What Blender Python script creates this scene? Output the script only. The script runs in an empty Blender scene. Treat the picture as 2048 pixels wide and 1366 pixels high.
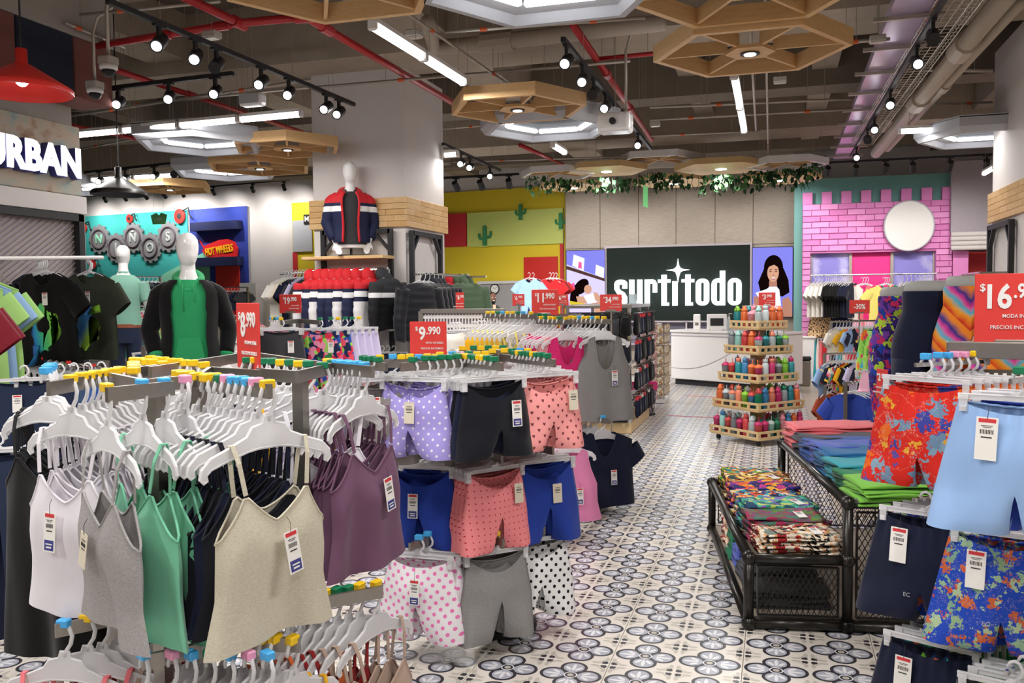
import bpy, bmesh, math, random
from mathutils import Vector, Matrix
from math import sin, cos, pi, radians, sqrt
rnd = random.Random(11)
sc = bpy.context.scene
COL = sc.collection
# ---------------------------------------------------------------- camera, world, exposure
CELL = 0.27                                   # one flower of the floor pattern
FPX, YAW, PITCH, ROLL = 1745.0, radians(-16.9), radians(-2.88), radians(0.55)
CAMP = Vector((0, 0, 5.745 * CELL))
FW = Vector((sin(YAW) * cos(PITCH), cos(YAW) * cos(PITCH), sin(PITCH)))
_rx = Vector((cos(YAW), -sin(YAW), 0)); _dn = FW.cross(_rx)
RX = cos(ROLL) * _rx + sin(ROLL) * _dn; DN = -sin(ROLL) * _rx + cos(ROLL) * _dn
cd = bpy.data.cameras.new('camera'); cam = bpy.data.objects.new('camera', cd); COL.objects.link(cam)
cam.matrix_world = Matrix(((RX.x, -DN.x, -FW.x, 0), (RX.y, -DN.y, -FW.y, 0), (RX.z, -DN.z, -FW.z, CAMP.z), (0, 0, 0, 1)))
cd.sensor_width = 36; cd.lens = FPX / 2048 * 36; cd.clip_start = .05
sc.camera = cam
w = bpy.data.worlds.new('world'); sc.world = w; w.use_nodes = True
w.node_tree.nodes['Background'].inputs[0].default_value = (1, .97, .95, 1)
w.node_tree.nodes['Background'].inputs[1].default_value = .55
sc.view_settings.view_transform = 'Standard'; sc.view_settings.look = 'None'
sc.view_settings.gamma = 1; sc.view_settings.use_curve_mapping = False
sc.view_settings.exposure = 0.2

def ray(px, py): return FW + RX * ((px - 1024) / FPX) + DN * ((py - 683) / FPX)
def atz(px, py, z): v = ray(px, py); return CAMP + v * ((z - CAMP.z) / v.z)
def aty(px, py, Y): v = ray(px, py); return CAMP + v * (Y / v.y)
def atx(px, py, X): v = ray(px, py); return CAMP + v * (X / v.x)
def atd(px, py, d): return CAMP + ray(px, py) * d
def atplane(px, py, p, n): v = ray(px, py); return CAMP + v * ((p - CAMP).dot(n) / v.dot(n))
# ---------------------------------------------------------------- mesh helpers
class MB:
    def __init__(s): s.v = []; s.f = []; s.m = []; s.c = 0
    def add(s, vs, fs):
        o = len(s.v); s.v += [tuple(p) for p in vs]
        for f in fs: s.f.append([i + o for i in f]); s.m.append(s.c)
        return s
    def mat(s, i): s.c = i; return s
    def box(s, c, d, rz=0, M=None):
        x, y, z = [k / 2 for k in d]; vs = []
        for sx, sy, sz in ((-1,-1,-1),(1,-1,-1),(1,1,-1),(-1,1,-1),(-1,-1,1),(1,-1,1),(1,1,1),(-1,1,1)):
            p = Vector((sx * x, sy * y, sz * z))
            if rz: p = Matrix.Rotation(rz, 3, 'Z') @ p
            if M is not None: p = M @ p
            vs.append(p + Vector(c))
        return s.add(vs, [(0,3,2,1),(4,5,6,7),(0,1,5,4),(1,2,6,5),(2,3,7,6),(3,0,4,7)])
    def bar(s, a, b, wd, ht, up=Vector((0,0,1))):          # rectangular bar between two points
        a = Vector(a); b = Vector(b); t = (b - a).normalized(); up = Vector(up)
        if abs(t.dot(up)) > .98: up = Vector((0, 1, 0))
        x = t.cross(up).normalized(); z = x.cross(t)
        vs = [p + x * (i * wd / 2) + z * (j * ht / 2) for p in (a, b) for i, j in ((-1,-1),(1,-1),(1,1),(-1,1))]
        return s.add(vs, [(3,2,1,0),(4,5,6,7),(0,1,5,4),(1,2,6,5),(2,3,7,6),(3,0,4,7)])
    def tube(s, path, r, n=8, cap=True, closed=False):
        P = [Vector(p) for p in path]; m = len(P); rs = r if isinstance(r, (list, tuple)) else [r] * m
        rings = []; prev = None
        for i, p in enumerate(P):
            if closed: t = P[(i + 1) % m] - P[i - 1]
            else: t = P[min(i + 1, m - 1)] - P[max(i - 1, 0)]
            t.normalize()
            if prev is None: a = Vector((0,0,1)) if abs(t.z) < .9 else Vector((1,0,0)); x = t.cross(a).normalized()
            else:
                x = prev - t * prev.dot(t)
                x = x.normalized() if x.length > 1e-6 else t.orthogonal().normalized()
            prev = x; y = t.cross(x)
            rings.append([p + (x * cos(2*pi*k/n) + y * sin(2*pi*k/n)) * rs[i] for k in range(n)])
        return s.loft(rings, cap, closed)
    def loft(s, rings, cap=True, closed=False, flip=False):
        n = len(rings[0]); vs = [p for r in rings for p in r]; fs = []
        m = len(rings)
        for i in range(m if closed else m - 1):
            j = (i + 1) % m
            for k in range(n):
                q = (i*n+k, i*n+(k+1) % n, j*n+(k+1) % n, j*n+k)
                fs.append(q[::-1] if flip else q)
        if cap and not closed:
            a = list(range(n)); b = [(m-1)*n+k for k in range(n)]
            fs.append(a if flip else a[::-1]); fs.append(b[::-1] if flip else b)
        return s.add(vs, fs)
    def lathe(s, prof, n=16, c=(0,0,0), cap=True):
        return s.loft([[(c[0]+r*cos(2*pi*k/n), c[1]+r*sin(2*pi*k/n), c[2]+z) for k in range(n)] for r, z in prof], cap)
    def prism(s, pts, y0, y1, plane='xz'):                 # outline extruded along the third axis
        f = {'xz': lambda a, b, h: (a, h, b), 'xy': lambda a, b, h: (a, b, h), 'yz': lambda a, b, h: (h, a, b)}[plane]
        n = len(pts); vs = [f(a, b, y0) for a, b in pts] + [f(a, b, y1) for a, b in pts]
        return s.add(vs, [list(range(n)), list(range(2*n-1, n-1, -1))] + [(k, n+k, n+(k+1) % n, (k+1) % n) for k in range(n)])
    def sheet(s, fn, nu, nv):
        vs = [fn(i/nu, j/nv) for j in range(nv+1) for i in range(nu+1)]
        fs = [(j*(nu+1)+i, j*(nu+1)+i+1, (j+1)*(nu+1)+i+1, (j+1)*(nu+1)+i) for j in range(nv) for i in range(nu)]
        return s.add(vs, fs)
    def ball(s, c, r, n=10, m=7):
        r = r if isinstance(r, (tuple, list)) else (r, r, r); c = Vector(c)
        rings = []
        for j in range(m):
            a = -pi/2 + pi*(j+.3)/(m-.4)
            rings.append([(c.x+r[0]*cos(a)*cos(2*pi*k/n), c.y+r[1]*cos(a)*sin(2*pi*k/n), c.z+r[2]*sin(a)) for k in range(n)])
        return s.loft(rings)
    def xf(s, M):
        s.v = [tuple(M @ Vector(p)) for p in s.v]; return s
    def mesh(s, name, mats, smooth=False, fix=True):
        me = bpy.data.meshes.new(name); me.from_pydata(s.v, [], s.f)
        for m in (mats if isinstance(mats, (list, tuple)) else [mats]): me.materials.append(MAT(m))
        me.polygons.foreach_set('material_index', s.m)
        if smooth: me.polygons.foreach_set('use_smooth', [True]*len(s.f))
        if fix:
            bm = bmesh.new(); bm.from_mesh(me); bmesh.ops.recalc_face_normals(bm, faces=bm.faces); bm.to_mesh(me); bm.free()
        me.update(); return me

def cbox(d, b, mats, name='box', seg=1):
    bm = bmesh.new(); bmesh.ops.create_cube(bm, size=1)
    bmesh.ops.scale(bm, vec=d, verts=bm.verts)
    bmesh.ops.bevel(bm, geom=list(bm.edges), offset=b, segments=seg, affect='EDGES', profile=.5)
    me = bpy.data.meshes.new(name); bm.to_mesh(me); bm.free()
    for m in (mats if isinstance(mats, (list, tuple)) else [mats]): me.materials.append(MAT(m))
    return me

def O(name, me, parent=None, loc=(0,0,0), rot=(0,0,0), scale=None):
    o = bpy.data.objects.new(name, me); COL.objects.link(o)
    o.location = loc; o.rotation_euler = rot if not isinstance(rot, (int, float)) else (0, 0, rot)
    if scale is not None: o.scale = scale if not isinstance(scale, (int, float)) else (scale,)*3
    if parent is not None: o.parent = parent
    return o
def tag(o, label, cat, group=None):
    o['label'] = label; o['category'] = cat
    if group: o['group'] = group
    return o
def E(name, label, cat, loc=(0,0,0), rz=0, group=None):
    o = bpy.data.objects.new(name, None); COL.objects.link(o); o.empty_display_size = .05
    o.location = loc; o.rotation_euler = (0, 0, rz)
    return tag(o, label, cat, group)
def S(name, me, parent=None, loc=(0,0,0), rot=(0,0,0)):
    o = O(name, me, parent, loc, rot)
    if parent is None: o['kind'] = 'structure'
    return o
def TXT(body, size, depth, mat, bold=0.0, xs=1.0, align='CENTER', shear=0, spacing=1.0):
    cu = bpy.data.curves.new('lettering', 'FONT'); cu.body = body; cu.size = size; cu.extrude = depth / 2
    cu.offset = bold * size; cu.align_x = align; cu.align_y = 'CENTER'; cu.shear = shear; cu.resolution_u = 3
    cu.space_character = spacing
    o = bpy.data.objects.new('t', cu)
    me = o.to_mesh().copy(); o.to_mesh_clear()
    bpy.data.objects.remove(o); bpy.data.curves.remove(cu)
    # text lies in XY: turn it to face -Y and stretch
    me.transform(Matrix.Diagonal((xs, 1, 1, 1)).to_4x4()); me.transform(Matrix.Rotation(pi/2, 4, 'X'))
    me.materials.clear(); me.materials.append(MAT(mat)); return me
# ---------------------------------------------------------------- materials
_M = {}
def lin(h):
    h = h.lstrip('#'); c = [int(h[i:i+2], 16)/255 for i in (0, 2, 4)]
    return tuple(x/12.92 if x <= .04045 else ((x+.055)/1.055)**2.4 for x in c) + (1,)
class NT:
    def __init__(s, name):
        s.m = bpy.data.materials.new(name); s.m.use_nodes = True; s.t = s.m.node_tree
        s.b = s.t.nodes['Principled BSDF']; s.out = s.t.nodes['Material Output']
    def n(s, typ, **k):
        x = s.t.nodes.new(typ)
        for a, v in k.items(): setattr(x, a, v)
        return x
    def l(s, a, b): s.t.links.new(a, b)
    def val(s, sock, v):
        if hasattr(v, 'node'): s.l(v, sock)
        else: sock.default_value = v
    def math(s, op, a, b=0.0, c=None):
        x = s.n('ShaderNodeMath', operation=op); s.val(x.inputs[0], a); s.val(x.inputs[1], b)
        if c is not None: s.val(x.inputs[2], c)
        return x.outputs[0]
    def mix(s, f, a, b):
        x = s.n('ShaderNodeMix', data_type='RGBA'); s.val(x.inputs[0], f); s.val(x.inputs[6], a); s.val(x.inputs[7], b); return x.outputs[2]
    def obj(s):
        tc = s.n('ShaderNodeTexCoord'); return tc.outputs['Object']
    def sep(s, v):
        x = s.n('ShaderNodeSeparateXYZ'); s.l(v, x.inputs[0]); return x.outputs
    def comb(s, x, y, z=0.0):
        c = s.n('ShaderNodeCombineXYZ'); s.val(c.inputs[0], x); s.val(c.inputs[1], y); s.val(c.inputs[2], z); return c.outputs[0]
    def noise(s, v, scale, detail=2, rough=.5):
        x = s.n('ShaderNodeTexNoise'); x.inputs['Scale'].default_value = scale; x.inputs['Detail'].default_value = detail
        x.inputs['Roughness'].default_value = rough
        if v is not None: s.l(v, x.inputs['Vector'])
        return x.outputs
    def bump(s, h, strength, dist=.002):
        b = s.n('ShaderNodeBump'); b.inputs['Strength'].default_value = strength; b.inputs['Distance'].default_value = dist
        s.l(h, b.inputs['Height']); s.l(b.outputs[0], s.b.inputs['Normal'])
    def ramp(s, f, stops, const=True):
        r = s.n('ShaderNodeValToRGB'); s.l(f, r.inputs[0]); e = r.color_ramp.elements
        r.color_ramp.interpolation = 'CONSTANT' if const else 'LINEAR'
        while len(e) < len(stops): e.new(.5)
        for k, (p, c) in enumerate(stops): e[k].position = p; e[k].color = lin(c) if isinstance(c, str) else c
        return r.outputs[0]
    def done(s, col=None, rough=.6, metal=0, spec=.5):
        if col is not None: s.val(s.b.inputs['Base Color'], col)
        s.b.inputs['Roughness'].default_value = rough; s.b.inputs['Metallic'].default_value = metal
        s.b.inputs['Specular IOR Level'].default_value = spec
        return s.m
def MAT(k):
    if not isinstance(k, str): return k
    return _M[k]
def plain(k, h, rough=.5, metal=0, var=.06, scale=30, bump=0, spec=.5):
    t = NT(k); c = lin(h); nz = t.noise(t.obj(), scale, 3)[0]
    lo = tuple(x*(1-var) for x in c[:3])+(1,); hi = tuple(min(1, x*(1+var)) for x in c[:3])+(1,)
    if bump: t.bump(nz, bump)
    _M[k] = t.done(t.mix(nz, lo, hi), rough, metal, spec); return k
def fab(k, h, var=.12, rough=.9, scale=900, sheen=.15):        # plain knitted or woven cloth
    if k in _M: return k
    t = NT(k); c = lin(h); o = t.obj(); nz = t.noise(o, scale, 1)[0]; big = t.noise(o, 9, 2)[0]
    f = t.math('ADD', t.math('MULTIPLY', nz, .6), t.math('MULTIPLY', big, .4))
    lo = tuple(x*(1-var) for x in c[:3])+(1,); hi = tuple(min(1, x*(1+var)) for x in c[:3])+(1,)
    t.bump(nz, .12, .001); t.b.inputs['Sheen Weight'].default_value = sheen
    _M[k] = t.done(t.mix(f, lo, hi), rough, 0, .2); return k
def melange(k, h, h2):
    t = NT(k); o = t.obj(); x, y, z = t.sep(o); v = t.comb(x, y, t.math('MULTIPLY', z, 6))
    nz = t.noise(v, 130, 3, .7)[0]; _M[k] = t.done(t.ramp(nz, [(.3, h), (.7, h2)], False), .95, 0, .1); return k
def dots(k, base, dot, pitch, r, shape='dot', rot=45):
    t = NT(k); x, y, z = t.sep(t.obj()); a = radians(rot)
    u = t.math('ADD', t.math('MULTIPLY', x, cos(a)/pitch), t.math('MULTIPLY', z, sin(a)/pitch))
    v = t.math('ADD', t.math('MULTIPLY', x, -sin(a)/pitch), t.math('MULTIPLY', z, cos(a)/pitch))
    u = t.math('SUBTRACT', t.math('FRACT', u), .5); v = t.math('SUBTRACT', t.math('FRACT', v), .5)
    # back into upright axes for the mark
    X = t.math('SUBTRACT', t.math('MULTIPLY', u, cos(a)), t.math('MULTIPLY', v, sin(a)))
    Z = t.math('ADD', t.math('MULTIPLY', u, sin(a)), t.math('MULTIPLY', v, cos(a)))
    if shape == 'heart':
        ax = t.math('ABSOLUTE', X); zz = t.math('SUBTRACT', Z, t.math('MULTIPLY', ax, .9)); 
        d = t.math('SQRT', t.math('ADD', t.math('MULTIPLY', X, X), t.math('MULTIPLY', zz, zz)))
    else:
        d = t.math('SQRT', t.math('ADD', t.math('MULTIPLY', X, X), t.math('MULTIPLY', Z, Z)))
    f = t.math('LESS_THAN', d, r)
    _M[k] = t.done(t.mix(f, lin(base), lin(dot)), .9, 0, .2); return k
def prnt(k, cols, scale=14, distort=.12, stretch=1.0, rough=.8):   # busy all-over print
    t = NT(k); x, y, z = t.sep(t.obj()); p = t.comb(x, y, t.math('MULTIPLY', z, stretch))
    nz = t.noise(p, scale*.9, 2)[1]
    vm = t.n('ShaderNodeVectorMath', operation='SCALE'); t.l(nz, vm.inputs[0]); vm.inputs['Scale'].default_value = distort
    va = t.n('ShaderNodeVectorMath', operation='ADD'); t.l(p, va.inputs[0]); t.l(vm.outputs[0], va.inputs[1])
    vo = t.n('ShaderNodeTexVoronoi'); vo.inputs['Scale'].default_value = scale; t.l(va.outputs[0], vo.inputs['Vector'])
    r = t.sep(vo.outputs['Color'])[0]; n = len(cols)
    _M[k] = t.done(t.ramp(r, [(.02 + .96*i/n if i else 0, c) for i, c in enumerate(cols)]), rough, 0, .2); return k
def emit(k, h, st):
    t = NT(k); e = t.n('ShaderNodeEmission'); e.inputs[0].default_value = lin(h); e.inputs[1].default_value = st
    nz = t.noise(t.obj(), 2, 1)[0]; t.l(t.math('ADD', t.math('MULTIPLY', nz, .06*st), st*.97), e.inputs[1])
    t.l(e.outputs[0], t.out.inputs[0]); _M[k] = t.m; return k
def prnt2(k, base, accents, scale=16, cover=.45, fine=60, rough=.8):   # motifs scattered over a ground colour
    t = NT(k); p = t.obj(); nz = t.noise(p, scale*1.6, 3, .65)
    vm = t.n('ShaderNodeVectorMath', operation='SCALE'); t.l(nz[1], vm.inputs[0]); vm.inputs['Scale'].default_value = .1
    va = t.n('ShaderNodeVectorMath', operation='ADD'); t.l(p, va.inputs[0]); t.l(vm.outputs[0], va.inputs[1])
    vo = t.n('ShaderNodeTexVoronoi'); vo.inputs['Scale'].default_value = scale; t.l(va.outputs[0], vo.inputs['Vector'])
    r = t.sep(vo.outputs['Color']); n = len(accents)
    acc = t.ramp(r[0], [(.02 + .96*i/n if i else 0, c) for i, c in enumerate(accents)])
    f2 = t.noise(p, fine, 2, .6)[0]
    m = t.math('MULTIPLY', t.math('LESS_THAN', r[1], cover), t.math('GREATER_THAN', t.math('ADD', f2, t.math('MULTIPLY', vo.outputs['Distance'], -.8)), .06))
    vl = t.n('ShaderNodeTexVoronoi', feature='DISTANCE_TO_EDGE'); vl.inputs['Scale'].default_value = scale*.6; t.l(va.outputs[0], vl.inputs['Vector'])
    ln = t.math('LESS_THAN', vl.outputs[0], .008)
    c = t.mix(m, lin(base), acc); c = t.mix(t.math('MULTIPLY', ln, .35), c, lin('#f0d8c0'))
    _M[k] = t.done(c, rough, 0, .2); return k
def bands(k, stops, axis=2, rough=.7):                          # sewn colour blocks at heights (metres, object space)
    t = NT(k); c = t.sep(t.obj())[axis]
    lo = stops[0][0]; hi = stops[-1][0] + .3; f = t.math('DIVIDE', t.math('SUBTRACT', c, lo), hi-lo)
    _M[k] = t.done(t.ramp(f, [(max(0, (p-lo)/(hi-lo)), h) for p, h in stops]), rough, 0, .3); return k
def wood(k, h, h2, ax=(1, 12, 12), rough=.5):
    t = NT(k); o = t.obj(); x, y, z = t.sep(o)
    oi = t.n('ShaderNodeObjectInfo').outputs['Random']; off = t.math('MULTIPLY', oi, 7)
    v = t.comb(t.math('ADD', t.math('MULTIPLY', x, ax[0]), off), t.math('MULTIPLY', y, ax[1]), t.math('MULTIPLY', z, ax[2]))
    nz = t.noise(v, 6, 4, .6)[0]; f = t.math('ADD', t.math('MULTIPLY', nz, .75), t.math('MULTIPLY', oi, .3))
    _M[k] = t.done(t.ramp(f, [(.25, h2), (.8, h)], False), rough, 0, .35); return k
# ---------------------------------------------------------------- common materials
plain('ceil', '#766b60', .95, var=.18, scale=3)
plain('beam', '#a89b8b', .95, var=.15, scale=4)
plain('beam_dark', '#7d7266', .95, var=.15, scale=4)
plain('white_wall', '#d9d3d0', .85, var=.03, scale=4)
plain('white', '#e9e6e4', .5, var=.03)
plain('gloss_white', '#f1efee', .18, var=.02)
plain('matte_black', '#1d1d20', .55, var=.1)
plain('steel', '#9a958e', .32, .85, var=.08, scale=60)
plain('dark_steel', '#3a3836', .35, .7, var=.15, scale=50)
plain('chrome', '#c8c8c8', .18, 1.0, var=.04)
plain('grey_hex', '#b9bac0', .7, var=.04)
plain('grout', '#b9b2a6', .8)
plain('beige_floor', '#cbbdac', .3, var=.08, scale=2)
plain('red_pipe', '#b3262a', .35, .1, var=.15, scale=10)
plain('galv', '#b5ada2', .4, .5, var=.1)
plain('pvc', '#b3a696', .5, var=.08)
plain('orange', '#d8602f', .6); plain('conduit_box', '#b9b3aa', .5)
plain('yellow', '#e8cf2e', .7, var=.03); plain('yellow_dark', '#cdb42f', .7, var=.03)
plain('lime_panel', '#d3e07a', .7, var=.02); plain('teal_wall', '#74a9a4', .75, var=.04)
plain('teal_kids', '#3fb5b0', .7, var=.05, scale=2); plain('mint_kids', '#8fd9b5', .7, var=.05, scale=2)
plain('blue_wall', '#2c3f9e', .6, var=.15, scale=2); plain('navy_shelf', '#20264d', .5)
plain('pink_brick', '#ea8fcf', .8, var=.08, scale=8); plain('pink_joint', '#cf78b4', .9)
plain('hot_pink', '#f0358f', .7, var=.06, scale=40)
plain('lilac_sky', '#9a92dc', .6, var=.05); plain('taupe_shutter', '#a89fa6', .7)
wood('ply', '#e6c290', '#d0a269', (2, 14, 14)); wood('ply_y', '#d2a876', '#b98a55', (14, 2, 14))
wood('pine', '#ecd2a3', '#d3ae74', (2, 16, 16)); wood('plank', '#e0bd8c', '#c69a60', (1.5, 14, 14))
emit('led', '#fbfdff', 9); emit('led_hex', '#fbfdff', 5); plain('recess_grey', '#4b4c50', .8); emit('spot_glow', '#ffffff', 12); emit('letter_glow', '#f4f8ff', 3.2)
emit('urban_glow', '#f3f2ff', 1.6)
# ---- flowered floor tile: flat print on each tile
t = NT('tile'); ox, oy, oz = t.sep(t.obj())
u = t.math('ABSOLUTE', t.math('SUBTRACT', t.math('FRACT', t.math('DIVIDE', ox, CELL)), .5))
v = t.math('ABSOLUTE', t.math('SUBTRACT', t.math('FRACT', t.math('DIVIDE', oy, CELL)), .5))
m_ = t.math('MAXIMUM', u, v); n_ = t.math('MINIMUM', u, v)
def dist(a, b, ca, cb, sa=1., sb=1.):
    p = t.math('DIVIDE', t.math('SUBTRACT', a, ca), sa); q = t.math('DIVIDE', t.math('SUBTRACT', b, cb), sb)
    return t.math('SQRT', t.math('ADD', t.math('MULTIPLY', p, p), t.math('MULTIPLY', q, q)))
def lt(a, b): return t.math('LESS_THAN', a, b)
cream, dark, bluegrey, pale, leafc = lin('#e6dfd5'), lin('#3a383e'), lin('#b4b7c2'), lin('#ecebee'), lin('#c6bfb3')
p_ = t.math('SUBTRACT', .5, m_); q_ = t.math('SUBTRACT', .5, n_)
c = t.mix(lt(dist(p_, q_, .055, .2, .035, .075), 1), cream, leafc)
c = t.mix(lt(dist(p_, q_, .105, .115, .02, .06), 1), c, leafc)
club = t.math('MINIMUM', dist(p_, q_, .05, .06), t.math('MINIMUM', dist(p_, q_, .075, .085), dist(p_, q_, .055, .095)))
c = t.mix(lt(club, .029), c, dark)
lobe = t.math('SUBTRACT', dist(m_, n_, .265, 0), .212)
c = t.mix(lt(lobe, 0), c, dark); c = t.mix(lt(lobe, -.05), c, bluegrey)
c = t.mix(lt(dist(m_, n_, .28, 0, .12, .028), 1), c, pale)
s1 = t.math('ADD', t.math('MULTIPLY', m_, .8), t.math('MULTIPLY', n_, .6)); s2 = t.math('SUBTRACT', t.math('MULTIPLY', n_, .8), t.math('MULTIPLY', m_, .6))
c = t.mix(lt(dist(s1, s2, .235, -.075, .075, .03), 1), c, pale)
c = t.mix(lt(dist(m_, n_, .115, .115), .036), c, dark)
c = t.mix(lt(dist(m_, n_, 0, 0), .105), c, pale)
c = t.mix(lt(dist(m_, n_, 0, 0), .085), c, dark); c = t.mix(lt(dist(m_, n_, 0, 0), .05), c, leafc)
nz = t.noise(t.obj(), 5, 2)[0]
_M['tile'] = t.done(c, .3, 0, .45)
# ---------------------------------------------------------------- floor
fl = S('floor', MB().box((-8, 9, -.06), (30, 30, .1)).mesh('floor', 'grout'))
tw = 2 * CELL; tx0 = (.5 - 1.98) * CELL; ty0 = (.5 + 13.7) * CELL
tile_me = cbox((tw - .0025, tw - .0025, .012), .0012, 'tile', 'tile'); tile_me.transform(Matrix.Translation((0, 0, -.006)))
spots = []
for i in range(-18, 3):
    for j in range(-6, 25):
        x = tx0 + i * tw; y = ty0 + j * tw; r = Vector((x, y, 0)) - CAMP; d = r.dot(FW)
        if i == 2 and y > 6.5: continue
        vis = d > .5 and -60 < r.dot(RX)/d*FPX + 1024 < 2108 and -100 < r.dot(DN)/d*FPX + 683 < 1470
        spots.append((0 if vis and x > -3.6 else 1, d, x, y))
spots.sort(); far = MB()
for k, (b, d, x, y) in enumerate(spots):
    if k < 295 and b == 0: O('tile', tile_me, fl, (x, y, 0))
    else: far.add([(x + a*tw/2, y + c_*tw/2, -.0005) for a, c_ in ((-1,-1),(1,-1),(1,1),(-1,1))], [(0,1,2,3)])
# far tiles keep the same print: shift so that object space stays in phase with the pattern
ff = O('tile_field', far.mesh('tile_field', 'tile', fix=False), fl, (0, 0, 0))
me = ff.data; me.transform(Matrix.Translation((-tx0, -ty0, 0))); ff.location = (tx0, ty0, 0); ff['kind'] = 'stuff'
bx = tx0 + tw*1.5
S('floor', MB().box((bx + 4.5, 16.5, -.0605), (9, 20, .12)).box((bx + tw + 4.5, 0, -.0605), (9, 13, .12)).mesh('floor', 'beige_floor'))
# ---------------------------------------------------------------- walls
WA = aty(1130, 400, 18.2); WB = aty(0, 400, 20.6); WD = (WB - WA).normalized(); WD.z = 0; WD.normalize(); WN = Vector((WD.y, -WD.x, 0))
if WN.y > 0: WN = -WN
def atw(px, py): return atplane(px, py, WA, WN)
def wall_strip(name, pxa, pxb, z0, z1, mat, off=0, th=.06, parent=None):
    a = atw(pxa, 500); b = atw(pxb, 500); a.z = b.z = 0; m = (a + b)/2 + WN*off; L = (b - a).length
    me = MB().box((0, 0, (z0+z1)/2), (L, th, z1-z0)).mesh(name, mat)
    o = O(name, me, parent, m - WN*(-th/2), math.atan2(-WN.x, WN.y) + pi if False else math.atan2(WD.y, WD.x)); return o
HW = 4.75
S('wall_back_left', MB().box((0, 0, HW/2), (26, .2, HW)).mesh('wall_back_left', 'white_wall'), None, WA + WD*11 - WN*.12 - Vector((0,0,WA.z)), (0, 0, math.atan2(WD.y, WD.x)))
S('wall_left', MB().box((-21, 9, HW/2), (.2, 30, HW)).mesh('wall_left', 'white_wall'))
S('wall_right', MB().box((6.5, 9, HW/2), (.2, 30, HW)).mesh('wall_right', 'white_wall'))
S('wall_back_right', MB().box((4.6, 18.0, HW/2), (8.6, .2, HW)).mesh('wall_back_right', 'white_wall'))
S('wall_front', MB().box((-8, -5.5, HW/2), (30, .2, HW)).mesh('wall_front', 'white_wall'))
ceil = S('ceiling', MB().box((-8, 9, HW+.05), (30, 30, .1)).mesh('ceiling', 'ceil'))
for y, wd, z0, m in ((1.2, .5, 4.2, 'beam_dark'), (3.4, .7, 4.1, 'beam'), (6.2, .5, 4.15, 'beam_dark'), (8.9, .9, 4.1, 'beam'), (11.9, .5, 4.15, 'beam_dark'), (14.6, .9, 4.1, 'beam'), (17.0, .5, 4.2, 'beam_dark')):
    O('beam', MB().box((0, 0, (z0+HW)/2), (27.4, wd, HW-z0)).mesh('beam', m), ceil, (-7.3, y, 0))
for x, wd, z0, m in ((-9.5, .4, 4.3, 'beam_dark'), (-6.6, .5, 4.25, 'beam'), (-3.5, .55, 4.25, 'beam'), (-1.1, .28, 4.4, 'beam'), (.55, .3, 4.35, 'beam'), (3.0, .6, 4.2, 'beam_dark')):
    O('beam', MB().box((0, 0, (z0+HW)/2), (wd, 27, HW-z0)).mesh('beam', m), ceil, (x, 7, 0))
# ---- sign wall with its cladding panels
SY = 17.2
xl, xr = aty(1130, 400, SY).x, aty(1589, 400, SY).x
sw = S('wall_back', MB().box(((xl+xr)/2, SY+.25, 2.2), (xr-xl, .4, 4.4)).mesh('wall_back', 'beam_dark'))
t = NT('clad'); x, y, z = t.sep(t.obj()); oi = t.n('ShaderNodeObjectInfo').outputs['Random']
vv = t.comb(t.math('ADD', t.math('MULTIPLY', x, 1.5), t.math('MULTIPLY', oi, 9)), y, t.math('MULTIPLY', z, 30))
nz = t.noise(vv, 4, 4, .65)[0]; t.bump(nz, .2, .003)
_M['clad'] = t.done(t.ramp(nz, [(.25, '#8f8478'), (.75, '#b0a598')], False), .65)
cuts = [xl] + [aty(p, 450, SY).x for p in (1200, 1277, 1352, 1430, 1506)] + [xr]
zc = [(0, .75), (.75, aty(1300, 497, SY).z + .03), (aty(1300, 497, SY).z + .03, 4.35)]
for (z0, z1) in zc:
    for a, b in zip(cuts[:-1], cuts[1:]):
        O('panel', cbox((b-a-.008, .05, z1-z0-.008), .003, 'clad', 'panel'), sw, ((a+b)/2, SY+.03, (z0+z1)/2))
# ---------------------------------------------------------------- ceiling fittings
PW = .47
def area(parent, loc, sx, sy, power, rot=(0,0,0), col=(1, .97, .94)):
    l = bpy.data.lights.new('lamp_light', 'AREA'); l.shape = 'RECTANGLE'; l.size = sx; l.size_y = sy; l.energy = power*PW; l.color = col
    o = bpy.data.objects.new('lamp_light', l); COL.objects.link(o); o.location = loc; o.rotation_euler = rot; o.parent = parent; return o
def spot(parent, loc, target, power, angle=50, blend=.6, r=.04, col=(1, .96, .92)):
    l = bpy.data.lights.new('lamp_light', 'SPOT'); l.energy = power*PW; l.spot_size = radians(angle); l.spot_blend = blend; l.shadow_soft_size = r; l.color = col
    o = bpy.data.objects.new('lamp_light', l); COL.objects.link(o); o.location = loc
    o.rotation_euler = (Vector(target) - Vector(loc)).to_track_quat('-Z', 'Y').to_euler(); o.parent = parent; return o
WIRE = MB().tube([(0,0,0), (0,0,1)], .002, 5).mesh('wire', 'galv')
def wire(parent, x, y, z0): return O('wire', WIRE, parent, (x, y, z0), (0,0,0), (1, 1, HW - z0 - parent.location.z))
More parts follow.
